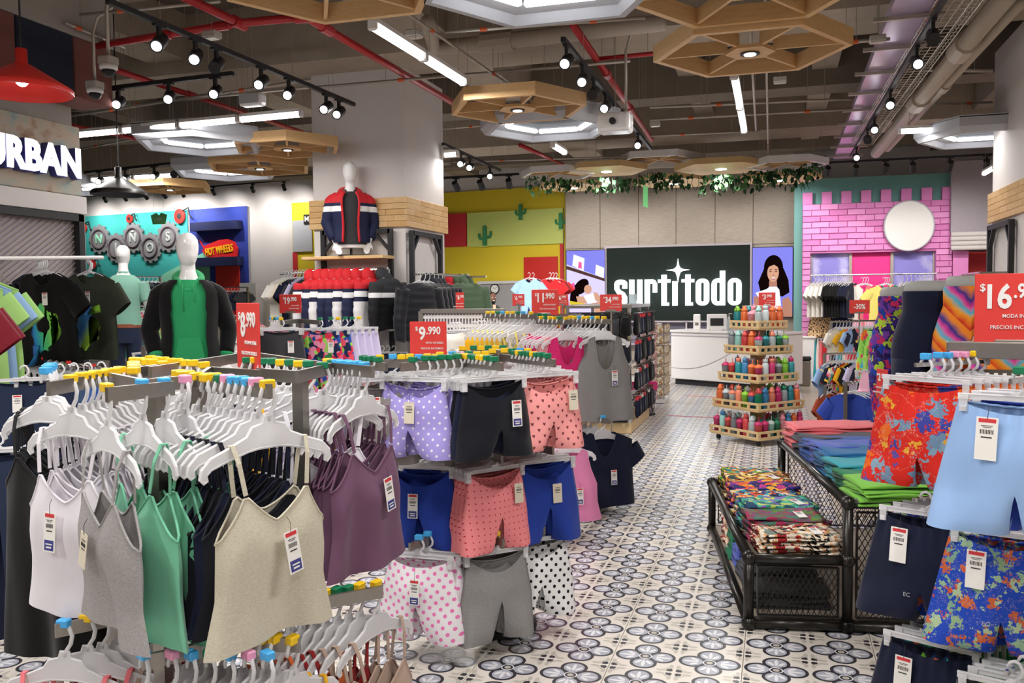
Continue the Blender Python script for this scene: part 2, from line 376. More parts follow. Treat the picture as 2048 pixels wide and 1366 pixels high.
def led_tube(a, b, label, seg=2, power=60):
    a = Vector(a); b = Vector(b); m = (a+b)/2; d = b-a; L = d.length; rz = math.atan2(d.y, d.x)
    e = E('linear_light', label, 'light', m, rz, 'linear tube lights')
    sl = L/seg
    for k in range(seg):
        x0 = -L/2 + k*sl; c = x0 + sl/2
        O('diffuser', cbox((sl-.07, .05, .05), .014, 'led', 'diffuser', 2), e, (c, 0, 0))
        O('housing', MB().box((0,0,.038), (sl-.05, .062, .03)).mesh('housing', 'white'), e, (c, 0, 0))
        for s in (-1, 1): O('end_cap', cbox((.03, .07, .075), .012, 'white', 'end_cap'), e, (c + s*(sl/2-.022), 0, .008))
        for s in (-1, 1): wire(e, c + s*sl*.35, 0, .05)
    if power: area(e, (0, 0, -.05), L, .06, power)
    return e
def hexv(R, k, a0=0): return Vector((R*cos(a0+k*pi/3), R*sin(a0+k*pi/3), 0))
def wood_hex(c, label, R=.65, h=.11, group='wooden hexagon frames'):
    e = E('hexagon_pendant', label, 'ceiling fixture', c, 0, group)
    for k in range(6):
        a, b = hexv(R, k), hexv(R, k+1); m = (a+b)/2; L = (b-a).length
        me = MB().add([(-L/2, 0, 0), (L/2, 0, 0), (L/2-.024, .042, 0), (-L/2+.024, .042, 0), (-L/2, 0, h), (L/2, 0, h), (L/2-.024, .042, h), (-L/2+.024, .042, h)],
            [(0,3,2,1),(4,5,6,7),(0,1,5,4),(1,2,6,5),(2,3,7,6),(3,0,4,7)]).mesh('board', 'ply')
        O('board', me, e, m, math.atan2((b-a).y, (b-a).x))
        q = hexv(R-.045, k); O('spoke', MB().box((0, 0, h*.55), (R-.2, .022, h*.8)).mesh('spoke', 'ply'), e, hexv((R-.2)/2+.15, k), k*pi/3)
        if k % 2 == 0: wire(e, q.x, q.y, h)
    O('hub', MB().loft([[hexv(.17, k) + Vector((0,0,z)) for k in range(6)] for z in (.005, .03)]).mesh('hub', 'ply'), e)
    s = O('downlight', MB().lathe([(.065, -.004), (.065, .004), (.05, .006), (.048, .02)], 16).mesh('downlight', 'matte_black'), e)
    O('lens', MB().lathe([(.04, -.008), (.04, -.0035)], 14).mesh('lens', 'spot_glow'), s)
    return e
def led_hex(c, label, R=.72, r=.42, power=70, tilt=0):
    e = E('hexagon_light', label, 'light', c, 0, 'grey hexagon lights'); e.rotation_euler = (tilt, 0, 0)
    rings = [[hexv(R, k) + Vector((0,0,z)) for k in range(6)] for R, z in ((R, .16), (R, .06), (R-.05, 0), (R-.1, 0), (R-.12, .06), (r+.03, .09))]
    O('shade', MB().loft(rings, False).mesh('shade', 'grey_hex'), e)
    O('back_plate', MB().loft([[hexv(R, k) + Vector((0,0,z)) for k in range(6)] for z in (.15, .17)]).mesh('back_plate', 'grey_hex'), e)
    O('recess', MB().loft([[hexv(q, k) + Vector((0,0,z)) for k in range(6)] for q, z in ((r+.03, .09), (r-.05, .12), (0.02, .12))], False).mesh('recess', 'recess_grey'), e)
    for k in range(6):
        a, b = hexv(r, k), hexv(r, k+1); m = (a+b)/2; L = (b-a).length
        O('led_bar', cbox((L-.03, .045, .04), .012, 'led_hex', 'led_bar', 2), e, m + Vector((0,0,.075)), math.atan2((b-a).y, (b-a).x))
        if k % 2 == 0: q = hexv(R-.05, k); wire(e, q.x, q.y, .16)
    return e
ZH = 3.2
wood_hex(atz(1500, 108, ZH), 'large wooden hexagon with spokes nearest the camera over the aisle', .66)
wood_hex(atz(1500, 108, ZH) + Vector((.02, -1.18, .03)), 'wooden hexagon frame cut off by the top edge of the photo', .68)
wood_hex(atz(1035, 221, ZH), 'wooden hexagon with spokes right of the white pillar top', .62)
wood_hex(atz(655, -22, ZH), 'wooden hexagon corner hanging at top edge above the pillar', .62)
wood_hex(atz(575, 300, ZH), 'wooden hexagon behind the left side of the white pillar', .62)
wood_hex(atz(520, 338, ZH-.05), 'lower wooden hexagon with glowing downlight left of the pillar', .66)
wood_hex(atz(340, 380, ZH), 'far wooden hexagon behind the black pendant lamp', .62)
led_hex(atz(1098, 262, ZH), 'grey hexagon light right of the wooden hexagon beside pillar', .72, .44)
led_hex(atz(1085, -20, ZH), 'big grey hexagon light at the top edge of the photo', .74, .46, 110)
led_hex(atz(400, 294, ZH), 'grey hexagon light under the long tube row at left', .72, .42)
led_hex(atz(450, 350, ZH), 'farther grey hexagon light half hidden by the wooden hexagon', .72, .42)
led_hex(atz(150, 382, ZH), 'distant grey hexagon light behind the dark letters sign wall', .72, .42, 40)
led_hex(atz(1968, 280, ZH), 'grey hexagon light beside the right hand pillar', .7, .42)
ZT = 3.3
led_tube(atz(742, 50, ZT), atz(928, 166, ZT), 'bright linear tube crossing in front of the pillar top', 2, 120)
led_tube(atz(137, 272, ZT), atz(606, 228, ZT), 'long row of linear tubes above the left department', 4, 160)
led_tube(atz(182, 360, ZT), atz(356, 350, ZT), 'short linear tubes beyond the black pendant lamp', 2, 60)
led_tube(atz(1468, 152, ZT), atz(1488, 262, ZT), 'linear tubes hanging below the large wooden hexagon', 2, 110)
led_tube(atz(1795, 263, ZT), atz(1950, 257, ZT), 'linear tube near the right hand pillar', 1, 22)
led_tube(atz(1104, 290, ZT), atz(1130, 306, ZT), 'short bright linear tube before the counter canopy', 1, 40)
led_tube(atz(887, 311, ZT), atz(918, 308, ZT), 'tip of a linear tube peeking past the pillar edge', 1, 6)
# the same rows go on over and behind the camera
for k, (x, y) in enumerate(((-3.4, 1.2), (-1.2, 1.0), (1.2, 1.6), (4.2, 4.2), (-2.2, -2.0), (.8, -2.0), (-5.5, -1))):
    led_tube((x, y, ZT+.1), (x, y+1.3, ZT+.1), 'linear tube of the row overhead behind the camera, %s' % 'one two three four five six seven'.split()[k], 2, 105)
led_tube((2.9, 13.0, ZT), (2.9, 14.4, ZT), 'linear tube over the kids racks at right', 2, 90)
hx = aty(760, 300, 13).x
led_tube((hx-.6, 13, ZT), (hx+.5, 13, ZT), 'added unseen fill tube hidden behind the pillar over kids department', 2, 200)  # added lamp, kept out of sight, to brighten the kids department

CAN = MB().lathe([(.046, -.075), (.046, .075)], 14).mesh('can', 'matte_black')
CANL = MB().lathe([(.034, -.0775), (.034, -.070)], 14).mesh('lens', 'spot_glow')
BRK = MB().box((0,0,.03), (.03, .022, .09)).box((0,0,.085), (.1, .035, .03)).mesh('bracket', 'matte_black')
ORD = 'first second third fourth fifth sixth seventh eighth ninth tenth eleventh twelfth thirteenth fourteenth fifteenth sixteenth'.split()
def track(a, b, px_list, label, targets=None, power=0, aim=None, on=None, sang=60):
    a = Vector(a); b = Vector(b); d = (b-a).normalized()
    tr = E('track_rail', label, 'track', (a+b)/2, math.atan2(d.y, d.x), 'black track rails')
    O('rail', MB().box((0,0,0), ((b-a).length, .036, .034)).mesh('rail', 'matte_black'), tr)
    for s in (-.35, .35): wire(tr, s*(b-a).length, 0, .015)
    for k, px in enumerate(px_list):
        # where along the rail that column of the photo lies
        lo, hi = 0., 1.
        f = None
        for q in range(400):
            P = a + (b-a)*(q/399); r = P - CAMP; X = r.dot(RX)/r.dot(FW)*FPX+1024
            if f is None or abs(X-px) < f[0]: f = (abs(X-px), P)
        P = f[1]; dirn = aim(P, k) if aim else Vector((0, .3, -1))
        sp = E('track_spotlight', 'black can spotlight, %s from left on the %s' % (ORD[sorted(px_list).index(px)], label.replace('running ', '')), 'spotlight', P - Vector((0,0,.1)), 0, 'spots on ' + label)
        O('bracket', BRK, sp, (0,0,0), math.atan2(d.y, d.x))
        c = O('can', CAN, sp, (0,0,-.035)); c.rotation_euler = Vector(dirn).to_track_quat('-Z', 'Y').to_euler()
        if on is None or on[k]: O('lens', CANL, c)
        if power and (on is None or on[k]): dn = Vector(dirn).normalized(); spot(sp, Vector((0,0,-.035)) + dn*.09, Vector((0,0,-.035)) + dn*2, power, sang, .9)
    return tr
def tocam(P, k): return Vector((-P.x*.25, -P.y*.5, -1.9)) + Vector((rnd.uniform(-.5,.5), rnd.uniform(-.4,.2), 0))
def toback(P, k): return Vector((rnd.uniform(-.3,.3), 1.2, -1.1))
track(atz(215, 2, 3.45), atz(708, 209, 3.45), (317, 390, 432, 522, 577, 652, 677), 'long rail running from top left to the pillar', None, 25, tocam, (1,1,0,1,1,1,1))
track(atz(166, 183, 3.45), atz(466, 147, 3.45), (236, 337, 430), 'crossing rail at upper left by the cameras', None, 25, tocam)
track(atz(1126, 78, 3.45), atz(1302, 298, 3.45), (1133, 1165, 1187, 1211, 1230, 1276), 'rail slanting toward the counter over the aisle', None, 25, tocam, (1,1,0,1,0,1))
track(atz(886, 288, 3.4), atz(1000, 341, 3.4), (922, 940, 980), 'rail right of the pillar', None, 40, tocam)
track(atz(886, 356, 3.4), atz(1038, 348, 3.4), (912, 962, 1018), 'short rail in front of the yellow wall', None, 420, toback, None, 110)
track(aty(1642, 326, 14.6), aty(1985, 309, 14.6), (1655, 1711, 1771, 1826, 1900, 1973), 'rail above the pink castle wall', None, 85, toback, None, 100)
track(atz(1905, -30, 3.5), atz(1702, 312, 3.5), (1866, 1834, 1781, 1749, 1735, 1713), 'rail along the cable tray at right', None, 0, tocam, (0,1,1,1,0,1))
track(atw(150, 404) + WN*.9, atw(627, 371) + WN*.9, (158, 210, 250, 291, 328, 366, 427, 505, 568), 'rail along the back kids wall', None, 135, toback, None, 125)
track(atz(170, 345, 3.35), atz(430, 318, 3.35), (199, 250, 308, 350), 'far rail behind the tube row at left', None, 60, tocam, (1,1,1,0))
# ---- pipes, conduits, trays
def pipe(pts, r, mat, label, cat='pipe', group=None, couplings=(), hang=True):
    P = [Vector(p) for p in pts]; c = P[0].copy(); e = E('ceiling_pipe' if cat == 'pipe' else 'ceiling_conduit', label, cat, c, 0, group)
    O('run', MB().tube([p - c for p in P], r, 10).mesh('run', mat, True), e)
    for k, f in enumerate(couplings):
        i = min(int(f*(len(P)-1)), len(P)-2); g = f*(len(P)-1)-i; a = P[i].lerp(P[i+1], g) - c; d = (P[i+1]-P[i]).normalized()
        O('coupling', MB().tube([a - d*r*2.2, a + d*r*2.2], r*1.35, 10).mesh('coupling', 'orange' if mat == 'galv' else mat), e)
    if hang:
        n = max(2, int((P[-1]-P[0]).length/2.))
        for k in range(n):
            a = P[0].lerp(P[-1], (k+.5)/n) - c
            if len(P) == 2 and P[0].z < 4.2: O('hanger_rod', WIRE, e, a, (0,0,0), (1.5, 1.5, HW-a.z-c.z))
    return e
ZP = 3.75
pipe([atz(360, -10, ZP), atz(478, 46, ZP), atz(612, 34, ZP), atz(905, 205, ZP)], .034, 'red_pipe', 'red sprinkler pipe bending at top left then toward pillar', couplings=(.333, .66, .7))
pipe([atz(478, 46, ZP), atz(166, 96, ZP)], .03, 'red_pipe', 'red sprinkler branch running left from the bend', couplings=(.1, .45))
pipe([atz(166, 118, ZP), atz(606, 265, ZP)], .028, 'red_pipe', 'red sprinkler pipe behind the tube row at left', couplings=(.4,))
pipe([atz(138, 250, 3.7), atz(600, 345, 3.7)], .025, 'red_pipe', 'thin red pipe low behind the grey hexagons', couplings=(.4,))
pipe([atz(1146, 50, ZP), atz(1304, 280, ZP)], .032, 'red_pipe', 'magenta red sprinkler pipe beside the aisle spotlights', couplings=(.3, .6))
pipe([atz(1195, 118, ZP), atz(1330, 105, ZP)], .02, 'red_pipe', 'short red branch pipe right of the aisle spotlights')
pipe([atz(1040, 290, 3.7), atz(1125, 328, 3.7)], .03, 'red_pipe', 'red pipe end seen past the grey hexagon')
G = 'grey conduits under the ceiling'
CDN = ['slanting past the bright tube', 'crossing the pillar top', 'running right from the near junction box', 'crossing toward the cable duct, upper one', 'crossing toward the cable duct, lower one', 'short one before the counter canopy', 'receding under the large wooden hexagon, right one', 'receding under the large wooden hexagon, left one', 'above the long tube row, lower one', 'above the long tube row, upper one', 'by the two dome cameras', 'at the top left above the rail', 'stub beside the cable duct', 'far back above the yellow wall', 'beside the right hand pillar, lower one', 'beside the right hand pillar, upper one', 'right of the pillar behind the wooden hexagon', 'far left behind the tube row']
for k, (p, q, z, r) in enumerate((((805, 20), (1030, 178), 3.6, .012), ((625, 175), (1260, 122), 3.7, .014), ((890, 64), (1290, 35), 3.55, .012), ((1300, 215), (1770, 195), 3.75, .014), ((1300, 240), (1725, 217), 3.7, .014),
        ((1300, 272), (1520, 262), 3.65, .012), ((1530, -10), (1537, 330), 3.7, .012), ((1500, 60), (1512, 260), 3.6, .012), ((140, 232), (620, 160), 3.6, .014), ((140, 222), (620, 175), 3.65, .012),
        ((130, 45), (250, 95), 3.8, .014), ((160, 30), (440, 3), 3.8, .012), ((1690, 85), (1780, 78), 3.6, .014), ((880, 325), (1300, 312), 3.7, .012), ((1800, 210), (1985, 205), 3.6, .012), ((1840, 140), (1985, 142), 3.6, .014), ((830, 263), (980, 250), 3.65, .010), ((150, 300), (300, 272), 3.7, .012))):
    pipe([atz(*p, z), atz(*q, z)], r, 'galv', 'thin grey conduit ' + CDN[k], 'conduit', G, couplings=((.3,) if k % 2 else (.2, .75)))
pipe([atz(855, 45, 3.9), atz(868, 95, 3.9), atz(960, 88, 3.9), atz(1330, 45, 3.9)], .07, 'pvc', 'beige drain pipe crossing behind the bright tube', couplings=(.7,))
pipe([atz(2020, -20, 3.55), atz(1752, 306, 3.55)], .075, 'pvc', 'thick beige drain pipe receding at upper right', couplings=(.2, .5))
pipe([atz(2040, 5, 3.6), atz(1775, 298, 3.6)], .045, 'pvc', 'thinner beige pipe beside the thick drain pipe', couplings=(.4,))
plain('duct', '#b9a9c6', .3, .5, var=.1, scale=5)  # purple light falling on the duct is put into its base colour
a, b = atz(1835, -20, 3.7), atz(1686, 312, 3.7); dr = b-a
ct = E('cable_duct', 'shiny grey cable duct with purple light in its colour, receding at upper right', 'duct', a, math.atan2(dr.y, dr.x))
O('duct_body', MB().box((dr.length/2, 0, 0), (dr.length, .28, .08)).mesh('duct_body', 'duct'), ct)
O('red_edge', MB().box((dr.length/2, -.15, -.02), (dr.length, .015, .05)).mesh('red_edge', 'red_pipe'), ct)
for k in range(9): O('support_bar', MB().box((0,0,-.06), (.03, .5, .03)).mesh('support_bar', 'galv'), ct, (dr.length*(k+.5)/9, 0, 0))
a, b = atz(1935, -20, 3.6), atz(1725, 285, 3.6); dr = b-a
ct = E('wire_tray', 'galvanised wire mesh cable tray beside the duct', 'cable tray', a, math.atan2(dr.y, dr.x))
mb = MB(); n = int(dr.length/.1)
for k in range(n+1): mb.tube([(k*dr.length/n, -.13, .05), (k*dr.length/n, -.13, -.03), (k*dr.length/n, .13, -.03), (k*dr.length/n, .13, .05)], .004, 4)
for yy, zz in ((-.13, .05), (-.13, .01), (-.13, -.03), (-.06, -.03), (0, -.03), (.06, -.03), (.13, -.03), (.13, .01), (.13, .05)): mb.tube([(0, yy, zz), (dr.length, yy, zz)], .004, 4)
O('wire_mesh', mb.mesh('wire_mesh', 'galv'), ct)['kind'] = 'stuff'
# ---- small ceiling things
def dome_cam(c, label, up=.6):
    e = E('dome_camera', label, 'camera', c, 0, None)
    O('mount_box', cbox((.11, .11, .06), .008, 'conduit_box', 'mount_box'), e, (0,0,.05))
    O('shell', MB().lathe([(.065, .02), (.065, -.01), (.055, -.02)], 16).mesh('shell', 'white', True), e)
    O('dome', MB().lathe([(.05, -.02), (.045, -.045), (.03, -.062), (.008, -.07)], 16).mesh('dome', 'matte_black', True), e)
    O('conduit', MB().tube([(0,0,.08), (0,0,up*.8), (.05,0,up), (.2,0,up+.06), (.26,0,up+.12), (.27,0,HW-c.z)], .012, 8).mesh('conduit', 'galv', True), e)
dome_cam(atz(217, 135, 3.3), 'white dome camera upper one of two by the dark sign', .55)
dome_cam(atz(190, 182, 3.3), 'white dome camera lower one of two by the dark sign', .6)
dome_cam(atz(1252, 247, 3.1), 'white dome camera hanging above the aisle', .8)
e = E('projector', 'white ceiling projector box above the aisle', 'projector', atz(1230, 247, 3.1)); O('case', cbox((.3, .22, .17), .03, 'gloss_white', 'case', 2), e); O('lens', MB().lathe([(.03,0),(.03,.03)], 12).mesh('lens', 'matte_black'), e, (0,-.11,0), (pi/2,0,0)); wire(e, 0, 0, .08)
e = E('junction_speaker', 'white wall speaker box under the conduit near pillar', 'speaker', atz(505, 200, 3.4)); O('case', cbox((.24, .12, .12), .03, 'gloss_white', 'case', 2), e); O('grille', MB().box((0,-.062,0), (.2,.004,.08)).mesh('grille', 'grey_hex'), e); wire(e, 0, 0, .05)
for k, (px, py, lb) in enumerate(((828, 68, 'near the bright tube'), (424, 70, 'by the red pipe bend'), (1560, 160, 'under the large wooden hexagon'), (1755, 78, 'beside the cable duct'), (1310, 248, 'past the dome camera'))):
    e = E('junction_box', 'small grey junction box ' + lb, 'junction box', atz(px, py, 3.6)); O('box', cbox((.12, .1, .05), .006, 'conduit_box', 'box'), e); O('cover', MB().box((0,0,-.028), (.1,.08,.006)).mesh('cover', 'galv'), e); wire(e, 0, 0, .02)
def pendant(c, label, mat, R, h, inner):
    e = E('pendant_lamp', label, 'lamp', c)
    sh = O('shade', MB().lathe([(R, 0), (R, .03), (R*.93, .045), (R*.3, h), (R*.12, h+.03), (R*.12, h+.12), (R*.06, h+.125)], 40, cap=False).mesh('shade', mat, True), e)
    O('liner', MB().lathe([(R-.004, .001), (R*.92, .04), (R*.28, h-.01), (.01, h)], 40, cap=False).mesh('liner', inner, True), e)
    O('bulb', MB().ball((0,0,h*.5), .04).mesh('bulb', 'spot_glow', True), e)
    O('cable', MB().tube([(0,0,h+.12), (0,0,HW-c.z)], .006, 6).mesh('cable', 'matte_black'), e)
plain('red_enamel', '#d5322c', .3, var=.04); plain('alu', '#aaaab0', .3, .6)
pendant(atz(45, 186, 2.9), 'red enamel pendant lamp hanging at the top left', 'red_enamel', .3, .16, 'red_enamel')
pendant(atz(238, 390, 2.6), 'black and silver cone pendant lamp left of green hoodie mannequin', 'dark_steel', .26, .15, 'matte_black')
for px, py, lb, Y in ((318, 437, 'green hanging card above the gear letters', 13), (1291, 390, 'thin green hanging card before the counter wall', 11)):
    p = aty(px, py, Y); e = E('hanging_card', lb, 'card', p); plain('green_card', '#7fd98a', .6)
    O('card', MB().prism([(-.13,-.1),(.13,-.1),(.17,.06),(.05,.1),(0,.05),(-.05,.1),(-.17,.06)] if px < 1000 else [(-.03,-.14),(.03,-.16),(.03,.1),(-.03,.12)], -.006, .006).mesh('card', 'green_card'), e); wire(e, -.1 if px < 1000 else 0, 0, .05); 
    if px < 1000: wire(e, .1, 0, .05); O('lettering', TXT('caja', .09, .004, 'white', .01), e, (0,-.009,0))
# ---------------------------------------------------------------- cloth library
t = NT('hanger_plastic'); d1 = t.n('ShaderNodeBsdfTranslucent'); d1.inputs[0].default_value = (.97, .96, .97, 1)
mx = t.n('ShaderNodeMixShader'); nz = t.noise(t.obj(), 20, 1)[0]; t.l(t.math('ADD', t.math('MULTIPLY', nz, .1), .45), mx.inputs[0]); t.done(lin('#f4f4f5'), .3, 0, .4)
t.l(t.b.outputs[0], mx.inputs[1]); t.l(d1.outputs[0], mx.inputs[2]); t.l(mx.outputs[0], t.out.inputs[0]); _M['hanger_plastic'] = t.m
for k, h in (('yellow', '#f0c419'), ('blue', '#45a9e6'), ('green', '#10764f'), ('pink', '#ee9fc4'), ('red', '#d8352e'), ('black', '#222226')): plain('clip_' + k, h, .4, var=.05)
for k, h in dict(white='#e4dfe6', mint='#79c6a3', ink='#14161f', navy='#161b33', purple='#74506a', black='#0a0a0b', lemon='#eee07a', hotpink='#e8327c', blush='#f0b3b5', cobalt='#243f9c',
    lilac='#a395dc', taupe='#b39a8a', rust='#a2482c', crimson='#8f1a1e', mustard='#eeb21e', coral='#ef7c83', tealb='#3f8f8e', charcoal='#3b3b3e', sky='#96b7e4', olive='#3c4235', maroon='#7b1f2c',
    limeg='#a9d77e', pinkt='#ee8fbd', red='#c9262c', khaki='#5f6f4e', ivory='#efeae2', peach='#f2b79a', denim='#3d5375', denimd='#232c44', hoodie='#2f9e62', polo='#7fae9b', royal='#2f48a8', babypink='#f4b7cf', cream='#ece2c6', turq='#3aa0ae', petrol='#2a6a9e', emerald='#237d55', lime='#7cc04a', periw='#5a6cc0', graphite='#4c4f58', sblue='#3b5ea6', orangef='#e0703a', lavender='#cfc6e6', satin='#8f8983').items(): fab('f_' + k, h)
melange('f_grey', '#8d8988', '#b2aead'); melange('f_beige', '#b9b19c', '#dcd5c3'); melange('f_greyknit', '#7d7b7a', '#a09e9c')
dots('f_lilacdot', '#a99be0', '#e8e4f4', .03, .17, rot=45); dots('f_pinkpolka', '#f0ebee', '#ee7fbb', .033, .24, rot=38); dots('f_blackpolka', '#f0eeee', '#1d1d22', .034, .22, rot=38)
dots('f_pinkdot', '#f48f93', '#c8323f', .026, .12, rot=0); dots('f_heart', '#f7a2a0', '#7c3a3f', .034, .17, 'heart', 45)
prnt2('f_red_reef', '#d12b21', ['#3d4296', '#7f9db0', '#e0671f', '#5a4f9c', '#d9a02f', '#6d8aa5'], 17, .68)
prnt2('f_blue_reef', '#2448b4', ['#8fae86', '#a8bf98', '#d0562f', '#7fa58c', '#97b894', '#c8643a'], 26, .6, 90)
prnt('f_leaf_teal', ['#2f7f8c', '#e3c13b', '#3fa0a0', '#1f2f5e', '#d8632b', '#6fb23a', '#f0e3c0'], 38, .05, .35); prnt('f_leaf_gold', ['#d99a3a', '#4a2a20', '#e8c55a', '#b5552a', '#2d4a48', '#f0dfb0'], 40, .05, .4)
prnt('f_swirl_navy', ['#1f2360', '#3b2f90', '#e8662c', '#c23a8a', '#2a2a70', '#eeb23a'], 24, .12, .5); prnt('f_swirl_multi', ['#2c3a7a', '#e7dfcf', '#d8522f', '#39a3b0', '#efb73d', '#181b30'], 34, .08, .4)
prnt('f_fern', ['#3f9c84', '#8a6fc0', '#57b8a0', '#2b4a6a', '#c9d66a'], 36, .06, .4); prnt('f_jungle', ['#6b5a62', '#5f8a3a', '#8a4a72', '#6d6650', '#a8345a', '#4f7a6a'], 30, .07, .5)
prnt('f_paisley', ['#e8d9c4', '#a82a2c', '#201c1e', '#d8a06a', '#7d8a80', '#eee3d0'], 42, .05, .5); prnt('f_geo', ['#d92f4a', '#3a8f4a', '#2f4fa0', '#e9566a', '#1e2a4a', '#9fd05a', '#e88fae'], 26, .02)
prnt('f_city', ['#a3dc62', '#8fd058', '#e8772f', '#54a838', '#d33f5a', '#b4e47a', '#57b8c9'], 42, .01, .6); prnt('f_galaxy', ['#2a1f5a', '#3a2270', '#c02a5a', '#1f3f9a', '#6f3a9a', '#a8c83a'], 30, .1)
prnt('f_kids', ['#3fa7a0', '#f2f0ea', '#d8506a', '#efc94c', '#27324e', '#f0a9b8'], 30, .02); prnt('f_leopard', ['#d9b48a', '#caa070', '#3b2a20', '#e6c8a0'], 60, .01)

LIFT = .035
def top_mesh(name, mat, W, hem, topF, topB, bulge=.03, fold=.012, seed=0, nu=24, nv=12, bind=None, bust=None):
    r = random.Random(seed); ph = [r.uniform(0, 6.3) for _ in range(4)]; kf = [r.uniform(2.2, 3.6), r.uniform(4, 6)]
    def y_(u, v, s):
        e = max(0., 1-u*u)**.5; B = bust(v) if bust else 1
        f = fold*(1-v*.8)*(sin(kf[0]*u*pi/2+ph[0]) + .6*sin(kf[1]*u*pi/2+ph[1]+v*1.5))
        return -s*(.004*e + bulge*e*B*(1 if s > 0 else .6)) + f*e
    def fn(s, top):
        def g(a, v):
            u = a*2-1; zt = top(abs(u)); z0 = hem + .006*sin(3*u+ph[2]); z = z0 + (zt-z0)*v
            return (u*W(z) + (.004*sin(9*z+ph[3]) if abs(u) > .9 else 0), y_(u, v, s), z + LIFT)
        return g
    mb = MB(); F = fn(1, topF); B = fn(-1, topB)
    mb.sheet(F, nu, nv); mb.sheet(B, nu, nv)
    if bind:
        for G in (F, B): mb.tube([G(i/nu, 1) for i in range(nu+1)], bind, 5)
    return mb.mesh(name, mat, True, fix=False)
def lerp(a, b, t): return a + (b-a)*t
def pw(x, pts):                                      # piecewise linear
    if x <= pts[0][0]: return pts[0][1]
    for (a, p), (b, q) in zip(pts, pts[1:]):
        if x <= b: return lerp(p, q, (x-a)/(b-a))
    return pts[-1][1]
_C = {}
def cached(fn):
    def g(*a):
        k = (fn.__name__,) + a
        if k not in _C: _C[k] = fn(*a)
        return _C[k]
    return g
@cached
def cami(mat, seed=0, hem=-.64):
    W = lambda z: pw(z, [(hem, .215), (-.52, .18), (-.38, .178), (-.2, .17)])
    tF = lambda u: -.35 + .075*min(1, u/.58)**1.3 if u < .58 else -.27 - .115*((u-.58)/.42)**.7
    tB = lambda u: -.33 + .05*min(1, u/.58)**1.6 if u < .58 else -.28 - .105*((u-.58)/.42)**.7
    return top_mesh('camisole', mat, W, hem, tF, tB, .035, .017, seed, 30, 12, .0035, lambda v: .5+.8*max(0, 1-abs(v-.72)*2.2))
@cached
def strap(mat, side):
    x = .100*side; P = [(x, -.03, -.275), (x*1.12, -.022, -.2), (x*1.2, -.007, -.158), (x*1.2, .007, -.158), (x*1.12, .016, -.2), (x, .02, -.285)]
    mb = MB(); P = [(x_, y_, z_ + LIFT) for x_, y_, z_ in P]
    for a, b in zip(P, P[1:]): mb.bar(a, b, .013, .0025, (0, 1, 0) if abs(a[2]-b[2]) > .02 else (0, 0, 1))
    return mb.mesh('strap', mat)
@cached
def tank(mat, seed=0, hem=-.74, cowl=.2):
    W = lambda z: pw(z, [(hem, .225), (-.5, .2), (-.38, .2), (-.26, .155), (-.14, .15)])
    def tF(u): return -.15 - cowl*max(0, cos(min(1, u/.52)*pi/2))**.6 if u < .52 else (-.15 - .02*(u-.52)/.3 if u < .82 else -.17 - .22*((u-.82)/.18)**.8)
    def tB(u): return -.15 - .08*max(0, cos(min(1, u/.52)*pi/2))**.6 if u < .52 else tF(u)
    return top_mesh('tank', mat, W, hem, tF, tB, .03, .014, seed, 40, 12, .003)
@cached
def tee(mat, seed=0, hem=-.80, vneck=.09, cap=0):
    W = lambda z: pw(z, [(hem, .245), (-.45, .235), (-.3, .235), (-.13, .225)])
    tF = lambda u: -.135 - vneck*max(0, cos(min(1, u/.4)*pi/2))**.7 if u < .4 else -.135 - .06*(u-.4)/.6
    tB = lambda u: -.135 - .03*max(0, cos(min(1, u/.4)*pi/2)) if u < .4 else tF(u)
    me = top_mesh('tee', mat, W, hem, tF, tB, .03, .012, seed, 30, 12, .004)
    mb = MB()
    for s in (-1, 1):
        rings = []; L = .12 if cap else .19
        for k in range(5):
            f = k/4; c = Vector((s*(.19+L*.62*f), 0, LIFT-.27-L*.75*f)); ax = Vector((s*.78, 0, .62)); hw = lerp(.105, .085, f)
            rings.append([c + ax*hw*cos(q) + Vector((0, 1, 0))*(.03-.004*f)*sin(q) for q in [2*pi*i/12 for i in range(12)]])
        mb.loft(rings, False)
    b = mb.mesh('sl', mat, True)
    bm = bmesh.new(); bm.from_mesh(me); bm.from_mesh(b); bm.to_mesh(me); bm.free(); bpy.data.meshes.remove(b)
    me.polygons.foreach_set('use_smooth', [True]*len(me.polygons)); return me
